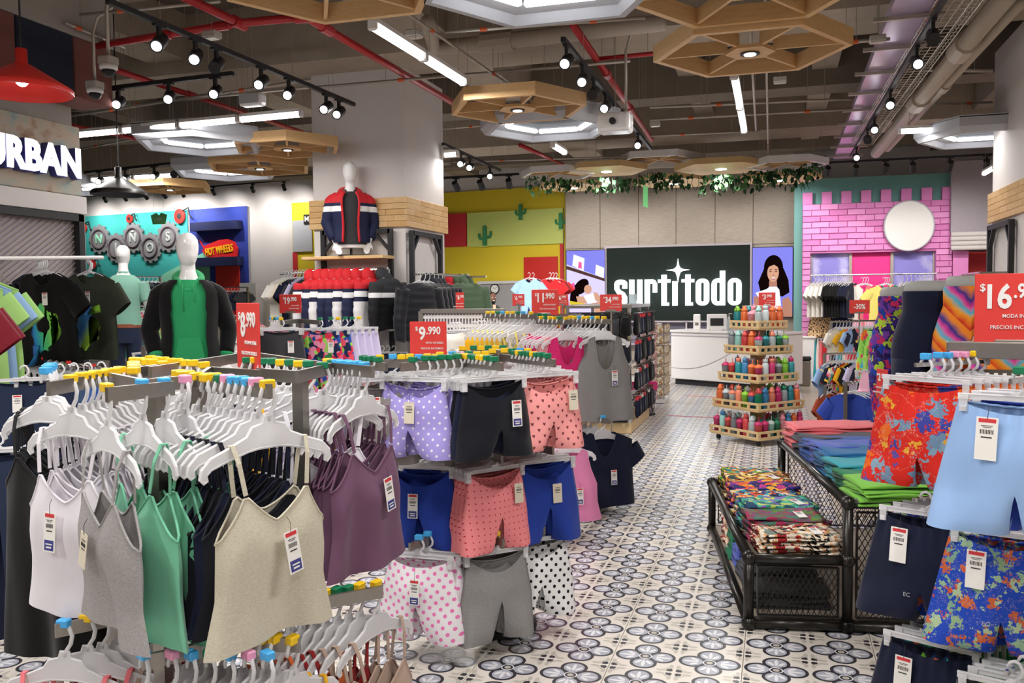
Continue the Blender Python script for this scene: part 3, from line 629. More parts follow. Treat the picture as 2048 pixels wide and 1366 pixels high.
@cached
def shorts(mat, seed=0, L=.30, sag=.065, waist=.138, hemw=.185, rise=.185, ruffle=0, wide=0):
    r = random.Random(seed+5); ph = [r.uniform(0, 6.3) for _ in range(4)]; top = -.078; cz = top - rise; hem = top - L
    mb = MB(); nu, nv = (60 if ruffle else 20), 7
    def Wz(z): return pw(z, [(hem, hemw), (cz, lerp(waist, hemw, .72)), (top, waist)])
    def yy(u, z, s):
        e = max(0, 1-u*u)**.5; f = (top-z)/L
        return -s*(.006+.045*e*min(1, f*2+.25))*e + .010*f*sin(5*u+ph[0]+s)*e + (.006*sin(28*u+ph[1])*e*max(0, 1-f*3) if ruffle else 0)
    for s in (1, -1):
        def up(a, v, s=s):
            u = a*2-1; zt = top - sag*(1.0 if s > 0 else .45)*(1-u*u)**1.2; z = lerp(cz, zt, v); return (u*Wz(z), yy(u, z, s), z)
        mb.sheet(up, nu, nv)
        for sd in (-1, 1):
            def leg(a, v, s=s, sd=sd):
                z = lerp(hem, cz, v); g = .03*(1-v)**.7*(1 if not wide else .6); f = a
                x = sd*lerp(g, Wz(z), f); ul = f*2-1; e = max(0, 1-ul*ul)**.5
                base = yy(sd*f, cz, s)*(v**.6) ; return (x, base + (1-v)*(-s*.05*e) + .008*(1-v)*sin(4*ul+ph[2]+sd), z)
            mb.sheet(leg, nu//2, 6)
    mb.tube([up(i/nu, 1) for i in range(nu+1)], .004, 5)
    me = mb.mesh('shorts', mat, True, fix=False)
    bm = bmesh.new(); bm.from_mesh(me); bmesh.ops.remove_doubles(bm, verts=bm.verts, dist=2e-4); bmesh.ops.recalc_face_normals(bm, faces=bm.faces); bm.to_mesh(me); bm.free(); return me
@cached
def pants(mat, seed=0, L=.85): return shorts(mat, seed, L, .03, .15, .2, .24, 0, 1)
# hangers
def hang_parts():
    hk = MB().tube([(0,0,-.075), (.004,0,-.06), (.018,0,-.04), (.023,0,-.018), (.014,0,.006), (0,0,.012), (-.014,0,.006), (-.021,0,-.012), (-.02,0,-.022)], [.0055]*7+[.005,.004], 6).mesh('hook', 'hanger_plastic', True)
    R = [(.012,-.062), (.018,-.08), (.046,-.086), (.062,-.108), (.115,-.13), (.16,-.146), (.184,-.17), (.188,-.19), (.178,-.2), (.170,-.196), (.172,-.182), (.158,-.17), (.11,-.155), (.06,-.142), (.03,-.138)]
    pts = R + [(-x, z) for x, z in R[::-1]]
    mb = MB().prism(pts, -.0025, .0025)
    rim = [(x, 0, z) for x, z in pts]; mb.tube(rim, .0042, 5, False, True)
    body = mb.mesh('body', 'hanger_plastic')
    chk = MB().tube([(0,0,-.06), (.004,0,-.045), (.02,0,-.03), (.022,0,-.014), (.012,0,.006), (0,0,.011), (-.012,0,.006), (-.02,0,-.01)], .005, 6).mesh('hook', 'hanger_plastic', True)
    mb = MB().box((0,0,-.064), (.31,.006,.014)).box((0,0,-.057), (.31,.012,.003)).box((0,0,-.071), (.31,.012,.003)).add([(-.03,-.003,-.06),(.03,-.003,-.06),(.012,-.003,-.045),(-.012,-.003,-.045),(-.03,.003,-.06),(.03,.003,-.06),(.012,.003,-.045),(-.012,.003,-.045)], [(0,1,2,3),(7,6,5,4),(1,5,6,2),(0,3,7,4),(3,2,6,7)])
    cbody = mb.mesh('body', 'hanger_plastic')
    clipm = MB().box((0,-.007,-.085), (.022,.004,.045)).box((0,.007,-.085), (.022,.004,.045)).box((0,0,-.066), (.026,.02,.012)).box((0,-.012,-.098), (.016,.006,.016)).mesh('clip', 'hanger_plastic')
    sz = {k: cbox((.034, .024, .022), .003, 'clip_' + k, 'size_clip') for k in ('yellow', 'blue', 'green', 'pink', 'red', 'black')}
    return hk, body, chk, cbody, clipm, sz
HK, HB, CHK, CHB, CHC, SZ = hang_parts()
def simple_hanger():
    mb = MB().tube([(0,0,-.08), (.02,0,-.04), (.022,0,-.012), (0,0,.012), (-.02,0,-.01)], .005, 5).tube([(-.18,0,-.17), (-.12,0,-.12), (0,0,-.08), (.12,0,-.12), (.18,0,-.17)], .009, 5)
    return mb.mesh('hanger', 'hanger_plastic', True)
SHG = simple_hanger()
def hanger(kind, P, yaw, clip, label, group):
    if kind == 's': return tag(O('hanger', SHG, None, P, yaw), label, 'hanger', group)
    e = E('hanger' if kind == 't' else 'clip_hanger', label, 'hanger', P, yaw, group)
    if kind == 't': O('hook', HK, e); O('body', HB, e)
    else:
        O('hook', CHK, e); O('body', CHB, e)
        for s in (-1, 1): O('clip', CHC, e, (s*.14, 0, 0))
    if clip: O('size_clip', SZ[clip], e, (0, 0, .016))
    return e
plain('card', '#efece6', .6, var=.02); plain('card_red', '#d2343b', .6, var=.02); plain('card_navy', '#3a3f86', .6, var=.03); plain('ink', '#2a2a2e', .7)
plain('card_cream', '#dcd2bd', .6, var=.03)
def tagmesh(w=.045, h=.105, navy=True, cream=False):
    mb = MB(); mb.mat(1 if False else 0).box((0,0,-h/2), (w, .0012, h))
    if not cream: mb.mat(1).box((0,-.0008,-h*.08), (w*.8, .0006, h*.09))
    mb.mat(3)
    for k in range(9): mb.box((-w*.28+k*w*.07, -.0008, -h*.34), (w*(.03 if k % 2 else .045), .0006, h*.1))
    mb.box((0,-.0008,-h*.47), (w*.5, .0006, h*.03)); mb.box((0,-.0008,-h*.2), (w*.55, .0006, h*.015)); mb.box((0,-.0008,-h*.235), (w*.4, .0006, h*.012))
    if navy: mb.mat(2).box((0,-.0008,-h*.83), (w*.8, .0006, h*.26)); mb.mat(0).box((0,-.0014,-h*.8), (w*.55, .0004, h*.03)).box((0,-.0014,-h*.88), (w*.45, .0004, h*.04))
    mb.mat(3).tube([(0,-.001,-.004), (.002,-.004,.02), (0,.004,.035)], .0008, 4)
    return mb.mesh('price_tag', ['card_cream' if cream else 'card', 'card_red', 'card_navy', 'ink'])
TAG = tagmesh(); TAGP = tagmesh(.045, .09, False); TAGC = tagmesh(.045, .085, False, True); TAGW = tagmesh(.055, .12, False)
def hang_row(P0, step, n, yaw, meshes, names, labels, cat, group, kind='t', clips=('yellow',), tagm=None, tagpos=(.05, -.055, -.38), straps=False, jit=.02, scale=None, hlabel=None, dz=0, tag_rot=0, nohang=False):
    """a run of garments on one bar: the first is nearest the viewer"""
    P0 = Vector(P0); step = Vector(step)
    for i in range(n):
        P = P0 + step*(i + (.5 if i else 0)); P.z += (.002*(i % 2)); yw = yaw + rnd.uniform(-jit, jit)
        me = meshes[min(i, len(meshes)-1)] if isinstance(meshes, (list, tuple)) else meshes
        nm = names[min(i, len(names)-1)] if isinstance(names, (list, tuple)) else names
        lb = labels[min(i, len(labels)-1)]
        front = i < len(labels)-1
        if not front: lb = '%s, %s in line' % (lb, ORD[i])
        if not nohang:
            cl = clips[i % len(clips)] if clips else None
            hanger(kind, P, yw, cl, 'clear hanger with %s size clip, %s in line of %s' % (cl or 'no', ORD[i], group), 'hangers of ' + group)
        st = None
        if isinstance(me, tuple): me, st = me
        g = O(nm, me, None, P + Vector((0,0,dz)), yw, scale); tag(g, lb, cat, None if front else group)
        if front and group: g['group'] = group
        if st:
            for s in (-1, 1): O('strap', strap(st, s), g)
        if tagm and i == 0: O('price_tag', tagm, g, tagpos, (radians(-4), radians(tag_rot), 0))
def cm(col, seed=0, hem=-.64): return (cami('f_'+col, seed, hem), 'f_'+col)
def D(yaw): return Vector((-sin(yaw), cos(yaw), 0))      # from the front garment toward those behind it
def rack(label, segs, posts, z, group=None, cat='clothes rack', bh=.036, base=True):
    c = Vector(posts[0]); c.z = 0; e = E('clothes_rack', label, cat, c, 0, group)
    for a, b in segs: O('arm', MB().bar(Vector(a)-c, Vector(b)-c, .012, bh).mesh('arm', 'steel'), e)
    for p in posts:
        p = Vector(p); q = p - c; zt = p.z
        O('post', MB().box((q.x, q.y, (zt+.02)/2), (.035, .035, zt-.02)).mesh('post', 'steel'), e)
        if base: O('foot', MB().box((q.x, q.y, .02), (.5, .05, .03)).box((q.x, q.y, .02), (.05, .5, .03)).mesh('foot', 'dark_steel'), e)
    return e
# ---------------------------------------------------------------- rack A: camisoles in front
ZA = 1.33; Z2 = .68
def A(px, py, z=ZA): return atz(px, py, z)
UP = Vector((0,0,-.012))
p1, p2 = A(97, 778), A(216, 757); q1, q2 = A(213, 790), A(347, 776); r1, r2 = A(394, 764), A(541, 783); s1, s2 = A(660, 736), A(746, 744)
rack('steel camisole rack at the lower left of the photo', [(p1, p2), (q1, q2), (r1, r2), (A(286, 772), A(398, 762)), (A(516, 748), A(594, 754)), (A(594, 754), A(662, 737)), (s1, s2), (A(300, 745), A(500, 712)), (A(232, 752), A(330, 738)), (A(420, 745), A(520, 752)),
    (A(765, 1183, Z2), A(650, 1205, Z2)), (A(600, 1290, Z2), A(440, 1285, Z2)), (A(110, 1262, Z2), A(240, 1235, Z2)), (A(285, 1325, Z2), A(400, 1300, Z2)), (A(216, 757), A(286, 772)), (A(398, 762), A(420, 745)), (A(662, 737), A(500, 712))],
    [A(398, 762), A(310, 772), A(600, 748), A(216, 757)], ZA)
LA = 'on the front camisole rack'
hang_row(A(142, 769), (p2-p1).normalized()*.034, 8, radians(-8), [cm('white', 1, -.66), cm('white', 2, -.66), cm('white', 3, -.65), cm('white', 1, -.66)], 'camisole', ['front white camisole with price tag at the far left of the rack', 'white camisole hanging behind the front white one at far left'], 'camisole', 'white camisoles at far left', 't', ['yellow'], TAG, (-.02, -.06, -.335), jit=.04)
qd = (q2-q1).normalized()
hang_row(A(214, 788), qd*.062, 5, radians(-28), [cm('grey', 4, -.61), cm('mint', 5, -.65), cm('mint', 6, -.65), cm('mint', 7, -.65), cm('mint', 5, -.66)], 'camisole', ['grey marl camisole with cream tag beside the mint ones', 'mint green camisole just right of the grey one', 'mint green camisole in the middle of the mint ones', 'mint green camisole hanging at the right of the mint ones'], 'camisole', 'mint camisoles', 't', ['yellow', 'blue', 'blue', 'pink', 'yellow'], TAGC, (-.02, -.055, -.33), jit=.03, tag_rot=8)
rd = (r1-r2).normalized()
hang_row(A(535, 781), rd*.036, 9, radians(66), [cm('beige', 8, -.645)] + [cm('ink', 9, -.62), cm('navy', 10, -.63), cm('ink', 11, -.62)]*3, 'camisole', ['front oatmeal beige camisole with price tag on the rack', 'dark navy camisole hanging behind the oatmeal beige one'], 'camisole', 'navy camisoles behind the beige one', 't', ['yellow', 'pink', 'blue', 'blue', 'blue', 'pink', 'green', 'yellow', 'yellow'], TAG, (.015, -.06, -.34), jit=.03, tag_rot=-8, scale=(.88, 1, 1))
hang_row(A(392, 764), rd*.03, 4, radians(80), [cm('black', 9, -.69), cm('ink', 10, -.69)], 'camisole', ['black camisole between the mint and the beige ones', 'black camisole behind others between mint and beige'], 'camisole', 'black camisoles in the rack middle', 't', ['yellow'], jit=.04)
sd = (s1-s2).normalized()
hang_row(A(728, 741), sd*.027, 8, radians(80), [cm('purple', 12, -.655), cm('purple', 13, -.655), cm('purple', 14, -.655), cm('purple', 12, -.65)], 'camisole', ['front plum purple camisole with navy price tag', 'plum purple camisole hanging behind the front plum one'], 'camisole', 'plum camisoles', 't', ['blue']*6 + ['green', 'yellow'], TAG, (.03, -.06, -.335), jit=.035, tag_rot=-6)
# rows deeper inside the rack
hang_row(A(268, 752), Vector((-.03,.035,0)), 6, radians(10), [cm('white', 1), cm('lavender', 2), cm('ink', 3)], 'camisole', ['white camisole on the inner arm behind the mint ones', 'pale camisole on the inner arm behind the mint ones'], 'camisole', 'inner arm camisoles', 't', ['yellow'], jit=.05)
hang_row(A(408, 740), Vector((-.05,.028,0)), 8, radians(60), [cm('white', 2), cm('lavender', 1), cm('ivory', 3)], 'camisole', ['white camisole on the rear bar of the front rack', 'pale camisole on the rear bar of the front rack'], 'camisole', 'rear bar camisoles', 't', ['yellow'], jit=.05)
hang_row(A(325, 738), Vector((-.05,.03,0)), 5, radians(50), [cm('lavender', 2), cm('white', 1)], 'camisole', ['lilac white camisole on the rear bar near the mint arm', 'lilac white camisole behind another near mint arm'], 'camisole', 'lilac white camisoles', 't', ['yellow'], jit=.05)
hang_row(A(645, 741), Vector((-.045,.02,0)), 9, radians(40), [cm('white', 2), cm('lavender', 3), cm('mustard', 1), cm('navy', 2)], 'camisole', ['white camisole on the bar left of the plum ones', 'mixed camisole on the bar left of the plum ones'], 'camisole', 'mixed camisoles left of plum', 't', ['green', 'green', 'yellow', 'green', 'yellow'], jit=.06)
hang_row(A(92, 752), Vector((-.03,.035,0)), 5, radians(0), [cm('black', 9, -.9), cm('ink', 10, -.9)], 'camisole', ['black long top at the left end of the rack', 'black long top behind another at the left end'], 'top', 'black tops at left end', 't', ['blue'], jit=.06)
# lower tier
hang_row(A(752, 1178, Z2), (A(660, 1195, Z2)-A(752, 1178, Z2)).normalized()*.035, 9, radians(80), [cm('taupe', 1, -.62), cm('taupe', 2, -.62), cm('taupe', 3, -.62), cm('crimson', 1, -.62), cm('crimson', 2, -.62), cm('orangef', 1, -.62), cm('rust', 2, -.62), cm('peach', 3, -.62), cm('orangef', 2, -.62)], 'camisole', ['front taupe camisole on the low tier under the plum ones', 'second taupe camisole on the low tier', 'third taupe camisole on the low tier', 'red or orange camisole on the low tier under the plum ones'], 'camisole', 'red and orange low tier camisoles', 't', ['yellow', 'yellow', 'green', 'green', 'yellow', 'green'], jit=.05)
hang_row(A(585, 1292, Z2), (A(445, 1285, Z2)-A(585, 1292, Z2)).normalized()*.03, 10, radians(84), [cm('mustard', 1, -.62), cm('mustard', 2, -.62), cm('mustard', 3, -.62), cm('rust', 1, -.62)], 'camisole', ['front mustard yellow camisole under the beige one', 'mustard or rust camisole behind on the low tier'], 'camisole', 'mustard low tier camisoles', 't', ['yellow'], jit=.05)
hang_row(A(128, 1258, Z2), Vector((.022,.03,0)), 6, radians(10), [cm('coral', 1, -.62), cm('coral', 2, -.62), cm('taupe', 3, -.62), cm('crimson', 3, -.62)], 'camisole', ['front coral camisole on the low tier at far left', 'coral or taupe camisole behind on the low tier'], 'camisole', 'coral low tier camisoles', 't', ['blue', 'yellow', 'blue'], jit=.05)
hang_row(A(288, 1322, Z2), Vector((.045,.012,0)), 7, radians(-25), [cm('crimson', 1, -.62), cm('ink', 2, -.62), cm('crimson', 2, -.62)], 'camisole', ['dark red camisole on the low tier under the mint ones', 'dark camisole further along under the mint ones'], 'camisole', 'dark low tier camisoles', 't', ['blue', 'pink', 'blue', 'green'], jit=.05)
# ---------------------------------------------------------------- rack B: shorts in three tiers
def Bz(px, py, z): return atz(px, py, z)
zs = (1.29, .885, .53)
cB = Bz(930, 722, 1.29); cB = Vector((cB.x, cB.y + .45, 0))
e = E('clothes_rack', 'three tier steel rack of shorts in the middle foreground', 'clothes rack', cB)
O('post', MB().box((0,0,.66), (.06,.06,1.3)).mesh('post', 'steel'), e)
O('foot', MB().lathe([(.17, .005), (.17, .03), (.15, .035)], 24).mesh('foot', 'matte_black'), e)
rowsB = [  # hook px, z, yaw, n, mesh list, labels, group, clips, tag, tagpos
 ((826, 727), zs[0], -6, 6, [shorts('f_lilacdot', 1), shorts('f_lilacdot', 2), shorts('f_lilac', 3), shorts('f_lilacdot', 1)], ['front lilac shorts with white dots and cream tag', 'lilac dotted shorts hanging behind the front lilac pair'], 'lilac dotted shorts', ['green'], TAGC, (.01, -.055, -.15), Vector((.022, .034, 0))),
 ((988, 726), zs[0], 50, 10, [shorts('f_ink', 1), shorts('f_navy', 2), shorts('f_ink', 3)], ['front navy cycling shorts with price tag on top tier', 'navy cycling shorts behind the front navy pair'], 'navy cycling shorts', ['green', 'green', 'yellow', 'yellow'], TAG, (.07, -.055, -.15), D(radians(52))*.03),
 ((1094, 719), zs[0], 46, 9, [shorts('f_heart', 1), shorts('f_heart', 2), shorts('f_heart', 3)], ['front salmon pink shorts printed with small hearts', 'salmon heart print shorts behind the front pair'], 'salmon heart shorts', ['green', 'green', 'green', 'yellow'], TAGC, (.1, -.045, -.13), D(radians(48))*.03),
 ((842, 905), zs[1], 2, 6, [shorts('f_cobalt', 1, .33), shorts('f_cobalt', 2, .33), shorts('f_cobalt', 3, .33)], ['front cobalt blue shorts with tag under the lilac ones', 'cobalt blue shorts behind the left front pair'], 'cobalt shorts at left', ['pink'], TAG, (-.02, -.055, -.17), Vector((.018, .034, 0))),
 ((990, 908), zs[1], 54, 8, [shorts('f_pinkdot', 1, .33), shorts('f_pinkdot', 2, .33)], ['front pink shorts with small red dots on the middle tier', 'pink red dotted shorts behind the front pair'], 'pink dotted shorts', ['yellow'], TAGC, (.09, -.045, -.13), D(radians(48))*.03),
 ((1090, 893), zs[1], 44, 7, [shorts('f_cobalt', 2, .345), shorts('f_cobalt', 3, .345)], ['front cobalt blue shorts at the right of the middle tier', 'cobalt blue shorts behind the right front pair'], 'cobalt shorts at right', ['yellow'], TAGC, (.03, -.055, -.16), D(radians(52))*.03),
 ((838, 1082), zs[2], 0, 7, [shorts('f_pinkpolka', 1, .34, .03, .14, .2), shorts('f_pinkpolka', 2, .34, .03, .14, .2)], ['front white shorts with pink polka dots and price tag', 'white pink polka dot shorts behind the front pair'], 'pink polka shorts', ['blue'], TAG, (.0, -.055, -.15), Vector((.012, .036, 0))),
 ((992, 1074), zs[2], 44, 7, [shorts('f_greyknit', 1, .36), shorts('f_greyknit', 2, .36)], ['front grey knit shorts on the bottom tier', 'grey knit shorts behind the front grey pair'], 'grey knit shorts', ['yellow'], None, (0,0,0), D(radians(50))*.032),
 ((1075, 1050), zs[2], 36, 9, [shorts('f_blackpolka', 1, .33), shorts('f_blackpolka', 2, .33)], ['front white shorts with black polka dots on bottom tier', 'black polka dot shorts behind the front pair'], 'black polka shorts', ['yellow'], None, (0,0,0), D(radians(46))*.03),
 ((756, 727), zs[0], 50, 4, [shorts('f_satin', 1, .34), shorts('f_satin', 2, .34)], ['grey satin shorts between plum camisoles and lilac shorts', 'grey satin shorts behind another grey satin pair'], 'grey satin shorts', ['green'], TAGP, (-.04, -.05, -.13), D(radians(60))*.03)]
for (px, py), z, yw, n, ms, lbs, grp, cl, tg, tp, st in rowsB:
    P = Bz(px, py, z)
    hang_row(P, st, n, radians(yw), ms, 'shorts', lbs, 'shorts', grp, 'c', cl, tg, tp, jit=.03)
    a = P - st.normalized()*.06 - cB; b = P + st*(n+.5) - cB
    O('arm', MB().bar(a + UP, b + UP, .012, .034).mesh('arm', 'steel'), e)
    b2 = Vector((b.x, b.y, b.z)); O('arm_link', MB().bar(b2 + UP, Vector((0, 0, b.z)) + UP, .02, .03).mesh('arm_link', 'steel'), e)
# extra hooks rows behind on the top tier (white bars, coloured clips)
for (px, py), n, cl, lb in (((760, 722), 7, ['yellow', 'blue', 'yellow'], 'far left'), ((880, 716), 6, ['yellow', 'blue', 'pink', 'green', 'yellow'], 'centre'), ((985, 709), 5, ['yellow', 'yellow', 'green', 'blue'], 'rear right'), ((925, 703), 6, ['yellow', 'green'], 'rear')):
    P = Bz(px, py, 1.29)
    hang_row(P, Vector((.034, .012, 0)), n, radians(20), [shorts('f_ivory', 1), shorts('f_blush', 2)], 'shorts', ['pale shorts on the %s bar at the top of the shorts rack' % lb, 'pale shorts behind on the %s bar of the shorts rack' % lb], 'shorts', 'pale shorts %s' % lb, 'c', cl, jit=.03)
    O('arm', MB().bar(P - cB + UP - Vector((.02,.007,0)), P - cB + UP + Vector((.034*n, .012*n, 0)), .012, .034).mesh('arm', 'steel'), e)
# ---------------------------------------------------------------- rack C: tops behind the shorts rack
zc_ = 1.385
cC = atz(1130, 640, zc_); cC = Vector((cC.x, cC.y+.4, 0))
e = E('clothes_rack', 'steel rack of tank tops behind the shorts rack', 'clothes rack', cC)
O('post', MB().box((0,0,.71), (.06,.06,1.42)).mesh('post', 'steel'), e); O('foot', MB().lathe([(.15,.005),(.15,.03),(.13,.035)], 20).mesh('foot', 'matte_black'), e)
rowsC = [((1132, 641), zc_, 38, 6, [tank('f_hotpink', 1), tank('f_blush', 2), tank('f_blush', 3), tank('f_hotpink', 2)], 'tank_top', ['hot pink draped tank top facing the aisle', 'pink tank top behind the hot pink one'], 'top', 'pink tank tops', 't', ['yellow', 'green', 'yellow'], D(radians(60))*.045),
 ((1208, 640), zc_, 32, 8, [tank('f_greyknit', 1, -.76, .24), tank('f_satin', 2, -.76, .24)], 'tank_top', ['grey cowl neck tank top with tag facing the aisle', 'grey cowl neck tank top behind the front grey one'], 'top', 'grey tank tops', 't', ['yellow', 'yellow', 'blue'], D(radians(65))*.04),
 ((1062, 630), zc_+.035, 20, 9, [cm('lemon', 1, -.6), cm('ivory', 2, -.6), cm('lemon', 3, -.6)], 'camisole', ['lemon yellow camisole nearest the hot pink tank tops', 'lemon or white camisole in the row left of hot pink tops'], 'camisole', 'lemon camisoles', 't', ['yellow', 'blue', 'green', 'yellow'], Vector((-.05, .03, 0))),
 ((1090, 634), zc_+.02, 25, 3, [cm('red', 1, -.62), cm('lemon', 1, -.62)], 'camisole', ['red camisole between lemon ones and hot pink tops', 'yellow camisole behind the red one'], 'camisole', 'red camisole arm', 't', ['green'], D(radians(50))*.05),
 ((1136, 862), .70, 32, 4, [tank('f_pinkt', 1, -.62, .06), tank('f_pinkt', 2, -.64, .06)], 'tank_top', ['bubblegum pink vest with tag on the low tier', 'bubblegum pink vest behind the front one'], 'top', 'bubblegum vests', 't', ['yellow'], D(radians(55))*.045),
 ((1206, 838), .685, 34, 7, [tee('f_navy', 1, -.66, .17, 1), tee('f_ink', 2, -.66, .17, 1)], 't_shirt', ['navy V neck t-shirt with tag on the low tier', 'black t-shirt behind the navy V neck'], 't-shirt', 'navy t-shirts low tier', 't', ['blue', 'yellow', 'yellow'], D(radians(60))*.05)]
for (px, py), z, yw, n, ms, nm, lbs, cat, grp, kd, cl, st in rowsC:
    P = atz(px, py, z); hang_row(P, st, n, radians(yw), ms, nm, lbs, cat, grp, kd, cl, TAG if n in (8, 7, 4) else None, (.06, -.05, -.36), jit=.03)
    a = P - st.normalized()*.06 - cC; b = P + st*(n+.5) - cC
    O('arm', MB().bar(a + UP, b + UP, .012, .034).mesh('arm', 'steel'), e); O('arm_link', MB().bar(b + UP, Vector((0, 0, b.z)) + UP, .02, .03).mesh('arm_link', 'steel'), e)
# ---------------------------------------------------------------- price signs
plain('sign_red', '#d83a34', .45, var=.04, scale=6)
_tx = {}
def TX(*a):
    if a not in _tx: _tx[a] = TXT(*a)
    return _tx[a]
def price_sign(P, w, h, yaw, big, small, label, stem=.12, holder=True, pct=False, detail=True, tofloor=False):
    e = E('price_sign', label, 'sign', P, yaw, None)
    O('panel', cbox((w, .006, h), .002, 'sign_red', 'panel'), e, (0, 0, stem + h/2))
    nb = len(big); y = -.0048; zt = stem + h
    s = h*.46 if nb < 2 else h*.42
    if pct: O('lettering', TX('-30%', h*.5, .002, 'white', .025, .8), e, (0, y, stem + h*.5))
    else:
        ms = [TX('$', h*.16, .002, 'white', .008, 1.0, 'LEFT'), TX(big, h*.5, .002, 'white', .028, .8, 'LEFT'), TX(small, h*.3, .002, 'white', .024, .8, 'LEFT')]
        bb = [(min(v.co.x for v in m.vertices), max(v.co.x for v in m.vertices), max(v.co.z for v in m.vertices)) for m in ms]
        gap = h*.025; tot = sum(q[1]-q[0] for q in bb) + 2*gap; f = min(1.0, .86*w/tot); x = -tot*f/2; ztop = zt - h*.14
        for m, q in zip(ms, bb):
            O('lettering', m, e, (x - q[0]*f, y, ztop - q[2]*f), (0, 0, 0), (f, 1, f)); x += (q[1]-q[0]+gap)*f
        if detail:
            O('lettering', TX('MODA INCREÍBLE', h*.075, .0015, 'white', .004, .85, 'RIGHT'), e, (w*.42, y, zt - h*.6))
            O('lettering', TX('PRECIOS INCREÍBLES', h*.075, .0015, 'white', .004, .95, 'RIGHT'), e, (w*.42, y, zt - h*.76))
    if holder:
        O('clip_foot', cbox((w*.45, .02, .018), .003, 'steel', 'clip_foot'), e, (0, 0, stem + .008))
        lo = 0 if not tofloor else -P.z
        O('stem', MB().box((0,.012,(stem+lo)/2), (.014 if tofloor else .02,.012,stem-lo)).mesh('stem', 'steel'), e)
        if tofloor: O('foot', MB().lathe([(.12, lo), (.12, lo+.012)], 16).mesh('foot', 'steel'), e)
    return e
def sign_at(px, pytop, pybot, d, wpx, yaw, big, small, label, stem=.08, **k):
    P = atd(px, pybot, d); h = (pybot-pytop)/FPX*d; return price_sign(P - Vector((0,0,stem)), wpx/FPX*d, h, yaw, big, small, label, stem, **k)
sign_at(857, 643, 714, 4.1, 75, radians(8), '9', '.990', 'red price sign reading 9.990 above the shorts rack', .09)
sign_at(498, 606, 738, 3.0, 128, radians(-37), '8', '.990', 'tall slanted red price sign reading 8.990 on the camisole rack', .07)
sign_at(581, 589, 626, 7.0, 52, radians(-5), '19', '.990', 'red price sign reading 19.990 before the pillar jackets', .06, tofloor=True)
sign_at(1090, 579, 630, 6.6, 55, radians(0), '11', '.990', 'red price sign reading 11.990 above the lemon camisoles', .06, tofloor=True)
sign_at(1222, 589, 622, 8.6, 44, radians(0), '34', '.990', 'red price sign reading 34.990 in front of the lit wordmark', .06, tofloor=True)
sign_at(1037, 588, 612, 8.4, 25, radians(0), '6', '.990', 'small red price sign reading 6.990 left of the 11.990 sign', .05, tofloor=True)
sign_at(1124, 588, 611, 9.4, 24, radians(0), '6', '.990', 'small red price sign half behind the 11.990 sign', .05, tofloor=True)
sign_at(920, 585, 622, 8.6, 20, radians(55), '6', '.990', 'small angled red price sign beside the red jackets', .05, tofloor=True)
sign_at(1534, 585, 612, 9.42, 32, radians(0), '3', '.990', 'small red price sign reading 3.990 on the bottle tower', .04)
sign_at(1719, 600, 627, 9.5, 38, radians(0), '', '', 'red discount sign reading -30% before the kids wall', .05, tofloor=True, pct=True)
sign_at(1774, 583, 606, 9.0, 28, radians(0), '24', '.990', 'small red price sign reading 24.990 by the yellow baby tee', .05, tofloor=True)
sign_at(2022, 547, 689, 3.05, 132, radians(-6), '16', '.990', 'large red price sign reading 16.990 at the right edge', .03)
sign_at(1764, 738, 800, 4.4, 34, radians(-60), '2', '.990', 'red price sign seen edge on behind the red swim shorts', .05, tofloor=True, holder=True)
# ---------------------------------------------------------------- swim shorts gondola at right
ZS, ZL, ZB = 1.32, .86, .44
def swim(mat, seed, L=.36): return shorts(mat, seed, L, .03, .155, .235, .25, 1, 1)
gl = atz(1893, 688, 1.37); gl.z = 0
ge = E('display_gondola', 'white slotted gondola of swim shorts at the right edge', 'display stand', gl, radians(-9))
O('top_cap', cbox((1.6, .05, .06), .004, 'steel', 'top_cap'), ge, (.8, 0, 1.35))
O('frame_post', MB().box((.02, 0, .66), (.04, .05, 1.32)).mesh('frame_post', 'steel'), ge)
O('frame_post', MB().box((1.55, 0, .66), (.04, .05, 1.32)).mesh('frame_post', 'steel'), ge)
mb = MB(); nx = 56
for r_ in range(17):
    z = .12 + r_*.07; mb.box((.8, 0, z), (1.5, .012, .028))
for k in range(nx+1): mb.box((.05 + k*1.5/nx, 0, .68), (.012, .010, 1.18))
O('slotted_panel', mb.mesh('slotted_panel', 'white'), ge)['kind'] = 'stuff'
O('back_board', MB().box((.8, .03, .68), (1.5, .01, 1.2)).mesh('back_board', 'beam_dark'), ge)
O('base', cbox((1.6, .5, .1), .01, 'steel', 'base'), ge, (.8, -.1, .05))
